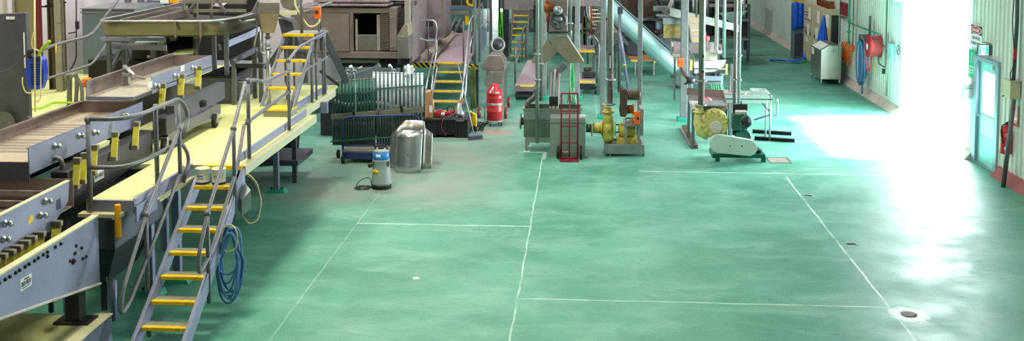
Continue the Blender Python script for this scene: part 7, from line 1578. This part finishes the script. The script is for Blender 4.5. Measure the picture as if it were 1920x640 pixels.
pb('leg', 'galv_dark', t, 1128, 8, 1131, 100, 31.2, .1)
pb('beam', 'mauve_steel', t, 945, -6, 1000, 18, 33.5, .4); pb('beam', 'mauve_steel', t, 1060, 0, 1130, 12, 31, .5); pb('dark_box', 'black', t, 1070, 12, 1095, 44, 34, .6); pb('dark_box', 'darksteel', t, 1000, 10, 1030, 60, 34, .6)
pb('shaft_duct', 'bright_steel', t, 1048, -20, 1058, 12, 24.6, .2)
for px in (1000, 1072, 1128): pb('post', 'galv_dark', t, px, 0, px + 4, 100, 34.2, .12)
# --- screw conveyor ------------------------------------------------------------
SY = 31.5
t = T('screw_conveyor', 'long inclined screw conveyor tube with perforated pale green cover and black rail', 'conveyor', at(1270, 163, SY)); bs(t, 0)
p0 = at(1270, 129, SY); p1 = at(1093, -32, SY); d = (p1 - p0).normalized(); nrm = V3((-d.z, 0, d.x)); nrm = nrm if nrm.z > 0 else -nrm
R = .285; L_ = (p1 - p0).length
# round trough: lower half open shell, upper face a flat perforated cover
yax = V3((0, 1, 0))
def arc(a0, a1, n, r=R): return [(nrm * math.cos(a) - yax * math.sin(a)) * r for a in [a0 + (a1 - a0) * k / n for k in range(n + 1)]]
mb = MB(); sec = arc(-.3 * PI, 1.7 * PI, 28)
mb.grid(lambda u, v: p0 + d * (L_ * u) + (nrm * math.cos(2 * PI * v) - yax * math.sin(2 * PI * v)) * R, 30, 32); mb.build('tube', 'perforated', t)
MB().beam(p0 + nrm * R * .86 - yax * .14, p1 + nrm * R * .86 - yax * .14, .03, .05).build('cover_rail', 'black', t); MB().beam(p0 + nrm * R * .98 + yax * .02, p1 + nrm * R * .98 + yax * .02, .12, .02).build('top_strip', 'bright_steel', t)
MB().lathe(p0, [(0, -.06), (R + .03, -.06), (R + .03, 0), (R * .5, 0)], axis=d, n=28).build('end_plate', 'tank_blue', t)
f = .355; c_ = p0 + d * (L_ * .40) - yax * R * .96 + nrm * .0
for k in range(3): MB().beam(c_ + d * .07 * k - nrm * .05, c_ + d * (.07 * k + .04) + nrm * .09, .045, .012, up=(0, 1, 0)).build('warning_stripe', 'yellow' if k % 2 == 0 else 'black', t)
MB().box(p0.x - .08, p0.x + .18, SY - .1, SY + .2, .0, .06).build('foot', 'black', t); MB().beam(p0 + V3((-.02, 0, -.2)), V3((p0.x + .05, SY, .05)), .06, .06).beam(p0 + V3((-.15, 0, -.15)), V3((p0.x - .12, SY, .05)), .05, .05).build('support_leg', 'galv_dark', t)
t = T('conveyor_prop', 'tall grey prop stand holding the screw conveyor halfway up', 'support', at(1168, 155, 30.6)); bs(t, 0)
a = at(1162, 15, 30.6); b = gnd(1176, 172); MB().cyl((a.x, 30.6, 0), (a.x, 30.6, a.z), .045, n=12).build('post', 'galv_dark', t); MB().tube([at(1162, 62, 30.5), at(1166, 84, 30.4), V3((b.x + .03, 30.2, .02))], .045, 12, bend=.1).build('brace', 'gpaint', t)
pb('head', 'darksteel', t, 1158, 13, 1168, 26, 30.55, .12); MB().lathe(at(1171, 122, 30.3), [(.05, -.02), (.05, .02)], n=10).build('yellow_band', 'yellow', t); pb('cross_bar', 'galv_dark', t, 1150, 132, 1163, 134, 30.6, .04, 0)
# funnels behind conveyor
t = T('receiving_funnel', 'dull steel funnel with bent flaps and struts under the screw conveyor head', 'funnel', at(1140, 80, 33)); bs(t, 0)
MB().sheet([at(1120, 45, 32.6), at(1142, 36, 33), at(1160, 62, 33), at(1135, 86, 32.6), at(1112, 78, 32.6)], .02).build('flap', 'mauve_steel', t); MB().sheet([at(1150, 62, 32.5), at(1165, 64, 32.5), at(1178, 80, 32.4), at(1160, 82, 32.4), at(1148, 80, 32.4)], .02).build('flap', 'stainless', t)
MB().beam(at(1104, 75, 32.5), at(1126, 56, 32.5), .04, .04).beam(at(1150, 84, 32.4), at(1160, 66, 32.4), .04, .06).beam(at(1163, 64, 32.4), at(1177, 84, 32.4), .1, .06).build('strut', 'galv', t)
for px in (1118, 1152): pb('leg', 'galv_dark', t, px, 78, px + 3, 118, 33, .08, 0)
# --- machines at the back, centre right ----------------------------------------
t = T('grading_machine', 'dark machine with a big round pulley ring and brown feed plate at the back', 'machine', at(1215, 85, 37)); bs(t, 0)
pb('body', 'motor_brown', t, 1170, -20, 1238, 34, 38.5, 1.4, .02); pb('frame', 'galv_dark', t, 1165, 34, 1290, 40, 37.6, .8); pb('lower_body', 'darksteel', t, 1185, 40, 1232, 66, 37.8, 1.0, .02)
MB().torus(at(1217, 12, 37.8), .42, .06, axis=(0, 1, 0)).build('pulley_ring', 'darksteel', t); MB().lathe(at(1217, 12, 37.9), [(.4, 0), (.4, .05), (0, .08)], axis=(0, 1, 0), n=24).build('pulley_web', 'motor_brown', t)
pb('stained_plate', 'tile_stain', t, 1244, 37, 1276, 72, 36.6, .05, .004); pb('plate_top', 'tank_grey', t, 1243, 34, 1279, 46, 36.5, .4, .01); pb('blue_motor', 'tank_blue', t, 1230, 40, 1243, 56, 36.8, .4, .03); pb('beam', 'galv', t, 1225, 12, 1250, 21, 37, .3); pb('beam', 'galv', t, 1230, 27, 1276, 31, 36.8, .3)
pp('lever', 'stainless', t, [(1244, 26), (1258, -2), (1264, -2), (1262, 8), (1252, 27)], 36.7, .05); pp('duct', 'galv_dark', t, [(1262, 15), (1280, 22), (1280, 34), (1258, 28)], 36.9, .3)
for px in (1184, 1234, 1270, 1286): pb('leg', 'galv_dark', t, px, 38, px + 3.5, 108, 38.0, .12, 0)
pb('grey_mat', 'tank_blue', t, 1233, 70, 1262, 92, 37.2, 1.0, .03); pb('red_part', 'red_paint', t, 1228, 58, 1234, 61, 37.0, .2, 0)
t = T('work_table', 'low worktable with wooden top and yellow edge beneath the screw conveyor', 'table', at(1205, 115, 34.5)); bs(t, 0)
MB().prism([at(1175, 104, 35.2), at(1182, 113, 34.0), at(1233, 116, 34.0), at(1222, 104, 35.5)], (0, 0, .03)).build('table_top', 'wood', t); pb('edge_strip', 'yellow', t, 1183, 113, 1196, 115.5, 33.95, .04, 0); pb('edge_strip', 'yellow', t, 1226, 115, 1233, 118, 33.95, .04, 0)
for px in (1190, 1225): pb('leg', 'galv', t, px, 115, px + 2.5, 138, 34.1, .06, 0)
pb('dark_box', 'darksteel', t, 1174, 82, 1196, 104, 35.0, .8, .02)
# slanting grey trough far right centre
t = T('slanting_trough', 'long grey trough slanting down to the right behind the feeder columns', 'trough', at(1320, 40, 36)); bs(t, 0)
MB().prism([at(1256, 14, 35.5), at(1388, 47, 35.5), at(1388, 62, 35.5), at(1256, 32, 35.5)], (0, .05, 0)).build('side_plate', 'stainless', t); MB().prism([at(1256, 32, 35.5), at(1388, 62, 35.5), at(1388, 62, 35.5) + V3((0, .7, 0)), at(1256, 32, 35.5) + V3((0, .7, 0))], (0, 0, .03)).build('floor_plate', 'pan', t); MB().prism([at(1256, 14, 36.2), at(1388, 47, 36.2), at(1388, 62, 36.2), at(1256, 32, 36.2)], (0, .04, 0)).build('side_plate', 'galv', t)
for px, y0 in ((1286, 34), (1346, 52), (1378, 60)): pb('leg', 'galv_dark', t, px, y0, px + 3, 108, 35.7, .1, 0)
# bench with funnel
t = T('funnel_bench', 'dark framed bench carrying a pale cone shaped hopper at the back right', 'bench', at(1375, 88, 37)); bs(t, 0)
MB().hexa([at(1372, 44, 37.0), at(1378, 44, 37.0), at(1379, 44, 37.8) + V3((0, 0, 0)), at(1373, 44, 37.8), at(1346, 24, 36.6), at(1402, 20, 36.6), at(1402, 20, 38.2), at(1346, 24, 38.2)]).build('cone_hopper', 'guard', t, bev=.02)
pb('bench_top', 'galv_dark', t, 1340, 36, 1405, 40, 37.5, .9); pb('shelf', 'galv_dark', t, 1344, 72, 1405, 76, 37.5, .9); pb('top_beam', 'mauve_steel', t, 1330, 8, 1406, 14, 38.8, .3)
for px in (1342, 1402): pb('leg', 'darksteel', t, px, 8, px + 4, 92, 37.6, .12, 0)
for px in (1352, 1388): pb('leg', 'darksteel', t, px, 36, px + 3, 80, 38.5, .1, 0)
t = T('rear_machinery', 'row of dark machine housings and posts along the back wall at the top edge', 'machine', at(1280, 20, 46)); bs(t, 0)
for i, (x0, x1, y0, m) in enumerate(((1128, 1180, -12, 'motor_brown'), (1184, 1230, -20, 'darksteel'), (1232, 1262, -16, 'gpaint_dark'), (1266, 1300, -12, 'motor_black'), (1304, 1336, -20, 'darksteel'), (1340, 1372, -10, 'motor_brown'), (1374, 1400, -16, 'darksteel'))):
    a = at(x0, y0, 46); b = at(x1, 50, 46); MB().box(a.x, b.x, 46, 47.5, 0, a.z).build('housing', m, t, bev=.03); MB().box(a.x + .15, b.x - .15, 45.95, 46, .8, 2.2).build('door', 'gpaint_dark', t)
t = T('rear_machinery', 'row of grey machine housings behind the feeder and the back stair', 'machine', at(1040, 20, 47)); bs(t, 0)
for x0, x1, y0, m in ((960, 1000, -6, 'stainless_warm'), (1030, 1066, -14, 'motor_brown'), (1070, 1120, -8, 'darksteel')):
    a = at(x0, y0, 47); b = at(x1, 40, 47); MB().box(a.x, b.x, 47, 48.5, 0.6, a.z).build('housing', m, t, bev=.03); MB().box(a.x + .1, a.x + .2, 47, 47.1, 0, .6).build('leg', 'galv_dark', t); MB().box(b.x - .2, b.x - .1, 47, 47.1, 0, .6).build('leg', 'galv_dark', t)
# --- vibrating feeder right ------------------------------------------------------
FY = 28.2
t = T('vibrating_feeder', 'white sided vibrating feeder tray on a grey spring frame, fed by a slatted chute', 'feeder', at(1330, 160, FY)); bs(t, 0)
def q4(l, r, py, Y0, Y1, dl=0): return [V3((at(l, 0, Y0).x, Y0, at(0, py, Y0).z)), V3((at(r, 0, Y0).x, Y0, at(0, py, Y0).z)), V3((at(r, 0, Y0).x, Y1, at(0, py, Y0).z)), V3((at(l, 0, Y0).x, Y1, at(0, py, Y0).z))]
pp('near_plate', 'guard', t, [(1302, 116), (1362, 112), (1357, 124), (1340, 134), (1302, 138)], FY, .02)
pp('far_plate', 'mauve_steel', t, [(1292, 80), (1343, 79), (1343, 100), (1292, 100)], FY + 1.9, .02)
MB().prism([at(1302, 117, FY), at(1288, 92, FY + 1.6), at(1288, 82, FY + 1.6), at(1303, 110, FY)], (-.02, 0, 0)).build('side_plate', 'stainless', t)
MB().prism([at(1361, 113, FY), at(1344, 96, FY + 1.7), at(1344, 80, FY + 1.7), at(1352, 82, FY + 1.4)], (.02, 0, 0)).build('side_plate', 'stainless', t)
a = at(1302, 128, FY); b = at(1360, 128, FY); MB().box(a.x, b.x, FY, FY + 1.9, a.z - .03, a.z).build('tray_floor', 'pan', t); pb('cross_plate', 'pan', t, 1318, 98, 1345, 113, FY + .9, .03, 0); pb('white_cap', 'swhite', t, 1346, 96, 1355, 101, FY + .7, .2)
pb('spring_beam', 'tank_blue', t, 1318, 142, 1355, 152, FY + .1, .2); pb('spring_beam', 'galv', t, 1300, 138, 1358, 141, FY + .2, .6); pb('lower_frame', 'galv_dark', t, 1290, 153, 1352, 158, FY + .3, .1)
for px in (1296, 1352): pb('leg', 'gpaint', t, px, 138, px + 3.5, 172, FY + .3, .09, 0)
for k, px in enumerate((1304, 1312, 1340, 1348)): MB().torus(at(px, 138, FY + .1), .05, .02, n=14).torus(at(px, 141, FY + .1), .05, .02, n=14).build('spring', 'darksteel', t)
pb('drive_motor', 'darksteel', t, 1322, 134, 1334, 143, FY + .4, .3, .03); MB().cyl(at(1297, 150, FY), at(1304, 150, FY), .07, n=14).build('vibrator', 'darksteel', t); pb('yellow_leaf', 'spring', t, 1294, 112, 1298, 132, FY - .02, .02, 0); pb('yellow_leaf', 'spring', t, 1361, 120, 1364, 140, FY + .1, .02, 0)
t = T('slatted_chute', 'cream slatted cleat chute climbing behind the vibrating feeder', 'chute', at(1305, 78, FY + 2.3)); bs(t, 0); pb('leg', 'galv_dark', t, 1292, 60, 1294, 130, 30.9, .06, 0); pb('leg', 'galv_dark', t, 1322, 60, 1324, 130, 30.9, .06, 0)
P_ = [(1291, 32), (1316, 32), (1322, 80), (1297, 80)]
MB().sheet([at(1291, 30, 31.6), at(1316, 30, 31.6), at(1323, 80, 30.3), at(1297, 80, 30.3)], .03).build('belt', 'cab_cream', t)
for k in range(4): f = k / 4; MB().beam(at(lerp(1291, 1297, f), lerp(34, 80, f), lerp(31.5, 30.2, f)), at(lerp(1316, 1323, f), lerp(34, 80, f), lerp(31.5, 30.2, f)), .05, .06).build('cleat', 'pan', t)
MB().beam(at(1290, 30, 31.6), at(1296, 80, 30.3), .03, .12).build('side_rail', 'stainless', t); MB().beam(at(1317, 30, 31.6), at(1325, 80, 30.3), .03, .12).build('side_rail', 'stainless', t)
t = T('catch_hopper', 'dull mauve catch hopper with orange control boxes beneath, left of the feeder', 'hopper', at(1272, 104, FY + .8)); bs(t, 0); pb('leg', 'galv_dark', t, 1264, 100, 1266.5, 150, 29.3, .08, 0); pb('leg', 'galv_dark', t, 1279, 102, 1281, 150, 29.1, .08, 0)
MB().sheet([at(1262, 78, 29.6), at(1282, 80, 29.6), at(1281, 104, 28.9), at(1264, 101, 28.9)], .02).build('front_plate', 'mauve_steel', t); MB().sheet([at(1260, 101, 28.8), at(1282, 103, 28.8), at(1282, 108, 28.7), at(1264, 107, 28.7)], .02).build('lip', 'pan', t); pb('side_plate', 'pan', t, 1259, 80, 1262, 104, 29.3, .4, 0)
for k, (x0, x1, lab) in enumerate(((1270, 1274.5, 'orange switch box under the catch hopper, left of the pair'), (1275.5, 1281, 'orange switch box under the catch hopper, right of the pair'))):
    a = at(x0, 109, 26.1); b = at(x1, 125, 26.1); t = T('isolator_switch', lab, 'switch', ((a.x + b.x) / 2, 26.1, b.z)); MB().box(a.x, b.x, 26.0 + .05 * k, 26.1, b.z, a.z).build('box', 'orange', t, bev=.006); MB().lathe(at((x0 + x1) / 2, 117, 26.0), [(.02, 0), (.02, .02), (0, .02)], axis=(0, -1, 0), n=8).build('knob', 'red_paint', t)
a = at(1283, 152, 26.0); t = T('cable_cluster', 'tangled dark cables and black vibrator motor beside the galvanised column', 'cables', a); bs(t, .6); mb = MB(); rnd = random.Random(31)
for k in range(6): mb.tube(fillet([at(1277 + rnd.uniform(-3, 4), 126, 26.0), at(1284 + rnd.uniform(-6, 6), 140, 25.9), at(1292 + rnd.uniform(-5, 8), 150, 25.9), at(1286 + rnd.uniform(-5, 5), 158, 26)], .2, 5), .012, 6)
mb.build('cable', 'motor_brown', t); MB().cyl(at(1288, 150, 25.9), at(1302, 152, 25.9), .08, n=14).build('motor', 'darksteel', t)
a = at(1326, 72, 29.5); t = T('red_beacon', 'small red beacon lamp on top of the feeder back plate', 'beacon', a); MB().lathe(a, [(.06, -.07), (.07, -.05), (.07, .03), (.05, .07), (0, .08)], n=16).build('dome', 'red_hose', t); MB().box(a.x - .02, a.x + .02, 29.48, 29.54, a.z - .25, a.z - .05).build('stem', 'galv', t)
# white cords under feeder
t = T('cord_bundle', 'thin green and white cords hanging under the feeder frame', 'cords', at(1347, 175, 25)); bs(t, .8); mb = MB()
for k in range(6): mb.tube([at(1334 + k * 4, 158, 25.6), at(1336 + k * 4 + rnd.uniform(-2, 2), 172, 25.6)], .01, 6)
mb.build('cord', 'green_cord', t)
# --- sorting table with trays ------------------------------------------------
ty = 23.9; tz = at(0, 178, ty).z
t = T('sorting_table', 'long pale steel sorting table on thin legs behind the blower pump', 'table', (at(1400, 0, ty).x, 24.2, 0))
a = at(1334, 178, ty); b = at(1448, 194, ty)
MB().box(a.x, b.x, ty, ty + .02, b.z, a.z).box(a.x, b.x, ty + .58, ty + .6, b.z, a.z).box(b.x - .02, b.x, ty, ty + .6, b.z, a.z).build('side_panel', 'guard', t); MB().box(a.x, b.x, ty, ty + .6, a.z - .1, a.z - .08).build('table_top', 'guard', t)
for dy in (.02, .55): MB().cyl((b.x - .04, ty + dy, 0), (b.x - .04, ty + dy, a.z), .022, n=10).build('leg', 'bright_steel', t); MB().cyl((a.x + .08, ty + dy, 0), (a.x + .08, ty + dy, a.z), .022, n=10).build('leg', 'bright_steel', t)
MB().cyl(at(1414, 225, ty + .04), V3((b.x - .04, ty + .02, at(1447, 216, ty).z)), .016, n=8).cyl(V3((b.x - .22, ty + .02, b.z)), V3((b.x - .04, ty + .02, b.z - .2)), .014, n=8).build('brace', 'motor_green', t); MB().tube([at(1450, 185, ty), at(1458, 186, ty), at(1457, 216, ty), at(1449, 217, ty)], .018, 8, bend=.04).build('side_handle', 'bright_steel', t)
def opentray(name, lab, px0, px1, pyb, h, Y, d, m, z=None, group=None):
    a = at(px0, pyb, Y); b = at(px1, pyb, Y); z = a.z if z is None else z; t = T(name, lab, 'tray', ((a.x + b.x) / 2, Y + d / 2, z), group)
    MB().box(a.x, b.x, Y, Y + .012, z, z + h).box(a.x, b.x, Y + d - .012, Y + d, z, z + h).box(a.x, a.x + .012, Y, Y + d, z, z + h).box(b.x - .012, b.x, Y, Y + d, z, z + h).box(a.x, b.x, Y, Y + d, z, z + .012).build('tray', m, t); MB().box(a.x - .01, b.x + .01, Y - .012, Y, z + h - .015, z + h).build('rim', m, t); return t
opentray('metal_tray', 'open pale steel tray at the right end of the sorting table', 1411, 1440, 178, .16, ty + .1, .4, 'guard', tz - .08); opentray('metal_tray', 'shallow pinkish steel tray at the left half of the sorting table', 1334, 1394, 180, .12, ty + .05, .45, 'curb', tz - .08)
a = at(1401, 174, ty + .2); t = T('white_cloth', 'small crumpled white cloth lying between the trays', 'cloth', (a.x, ty + .2, tz - .08)); MB().ball((a.x, ty + .2, tz - .03), .06, 10).build('cloth', 'paper', t)
a = at(1444, 176, ty + .1); t = T('small_box', 'small dark block at the right corner of the sorting table', 'box', (a.x, ty + .1, tz - .08)); MB().box(a.x - .04, a.x + .04, ty + .08, ty + .2, tz - .08, tz + .0).build('box', 'motor_brown', t, bev=.01)
# feed trough left of table
t = T('feed_trough', 'bright shallow steel trough sloping towards the blower hopper', 'trough', at(1325, 200, 23)); bs(t, 0)
c1, c2, c3, c4 = at(1296, 206, 22.9), at(1366, 206, 22.9), at(1356, 186, 23.6), at(1288, 178, 23.9)
MB().prism([c1, c2, c3, c4], (0, 0, .015)).build('trough_floor', 'bright_steel', t); MB().prism([c4, c3, c3 + V3((0, 0, .2)), c4 + V3((0, 0, .16))], (0, .015, 0)).build('back_plate', 'mauve_steel', t); MB().prism([c2, c3, c3 + V3((.0, 0, .12)), c2 + V3((0, 0, .03))], (.015, 0, 0)).build('side_plate', 'mauve_steel', t)
for p in (c1, c4): MB().box(p.x + .02, p.x + .08, p.y + .02, p.y + .08, 0, p.z).build('leg', 'galv_dark', t)
for p in (c2, c3): MB().box(p.x - .08, p.x - .02, p.y + .02, p.y + .08, 0, p.z).build('leg', 'galv_dark', t)
a = at(1326, 190, 23.3); t = T('pink_bag', 'small folded pink bag lying in the bright trough', 'bag', (a.x, 23.3, a.z - .06)); MB().grid(lambda u, v: V3((a.x + .13 * math.cos(2 * PI * u) * math.sin(PI * v * .5) * (1 + .1 * math.sin(6 * u * PI)), 23.3 + .1 * math.sin(2 * PI * u) * math.sin(PI * v * .5), a.z - .06 + .14 * math.cos(PI * v * .5) * (1 + .12 * math.sin(9 * u)))), 18, 8).build('bag', 'pink', t)

# --- further equipment filling the back of the hall ------------------------------
def rack(name, lab, x0, x1, yt, Y, d, m, shelves=(.3, .7, 1.1, 1.5), box=True):
    a = at(x0, yt, Y); b = at(x1, yt, Y); t = T(name, lab, 'rack', ((a.x + b.x) / 2, Y, 0))
    for x in (a.x, b.x):
        for y in (Y, Y + d): MB().box(x - .03, x + .03, y, y + .06, 0, a.z).build('upright', 'galv_dark', t)
    for z in shelves:
        if z < a.z: MB().box(a.x, b.x, Y, Y + d, z, z + .04).build('shelf', m, t)
    return t
rack('steel_rack', 'open grey steel rack far back between the dark column and the back stair', 954, 962, 40, 44, 1.0, 'galv')
rack('steel_rack', 'long open rack with dull shelves behind the stair with the pale rungs', 1100, 1160, 6, 41, 1.2, 'mauve_steel', (.5, 1.2, 1.9, 2.5, 3.1))
t = T('belt_conveyor', 'pale inclined belt conveyor frame crossing behind the slim post at the back', 'conveyor', at(1160, 30, 42)); bs(t, 0)
MB().beam(at(1100, 40, 42), at(1165, 5, 42), .5, .12).build('belt_bed', 'mauve_steel', t); MB().beam(at(1100, 38, 41.8), at(1165, 3, 41.8), .05, .14).build('side_rail', 'galv', t)
for px, y0 in ((1108, 36), (1150, 14)): pb('leg', 'galv_dark', t, px, y0, px + 3, 90, 42, .1, 0)
t = T('press_machine', 'brown machine block with round cover and pipes behind the feeder motor', 'machine', at(1050, 40, 39)); bs(t, 0)
pb('body', 'motor_brown', t, 1028, -8, 1076, 60, 39, 1.2, .03); pb('panel', 'mauve_steel', t, 1070, 20, 1096, 56, 38.8, .6, .02); pb('leg', 'galv_dark', t, 1030, 60, 1034, 100, 39.1, .1); pb('leg', 'galv_dark', t, 1090, 56, 1094, 100, 39.0, .1)
for k in range(4): MB().tube([at(1100 + k * 5, -10, 39.5), at(1100 + k * 5, 30 + 4 * k, 39.5), at(1112 + k * 5, 46 + 3 * k, 39.5)], .05, 8, bend=.3).build('pipe', ('galv', 'bright_steel', 'orange_dark', 'galv_dark')[k], t)
t = T('duct_work', 'grey box ducts and round pipes running across behind the slanting trough', 'duct', at(1290, 5, 40)); bs(t, 0)
pb('duct', 'galv_dark', t, 1225, -6, 1400, 4, 41, .6, .02); pb('duct', 'stainless_warm', t, 1180, 16, 1262, 24, 40, .5, .02)
for k, px in enumerate((1236, 1262, 1300, 1326, 1352, 1394)): MB().cyl(at(px, -8, 40.8), at(px, 40, 40.8) , .07, n=10).build('pipe', ('galv', 'galv_dark', 'bright_steel')[k % 3], t)
for px in (1228, 1396): pb('leg', 'darksteel', t, px, 0, px + 4, 90, 41, .12, 0)
t = T('dark_pallet', 'dark loaded pallet on the floor behind the screw conveyor foot', 'pallet', at(1200, 100, 36)); bs(t, 0)
g = gnd(1195, 104); MB().box(g.x - .5, g.x + .5, g.y, g.y + 1.0, .12, .7).build('load', 'darksteel', t, bev=.04); MB().box(g.x - .55, g.x + .55, g.y - .03, g.y + 1.0, .0, .12).build('base', 'wood', t)
t = T('pump_block', 'dark pump and pipework crammed under the oven behind the tube trolley', 'machine', at(690, 200, 23.6)); bs(t, 0)
for x0, x1, z1, m in ((600, 640, .8, 'darksteel'), (644, 700, 1.0, 'motor_black'), (704, 758, 1.1, 'black'), (760, 790, .7, 'darksteel')):
    a = at(x0, 200, 23.8); b = at(x1, 200, 23.8); MB().box(a.x, b.x, 23.8, 24.6, 0, z1).build('housing', m, t, bev=.03)
MB().tube([at(606, 180, 23.6), at(650, 200, 23.6), at(700, 190, 23.6), at(760, 205, 23.6)], .05, 10, bend=.3).build('pipe', 'galv_dark', t)
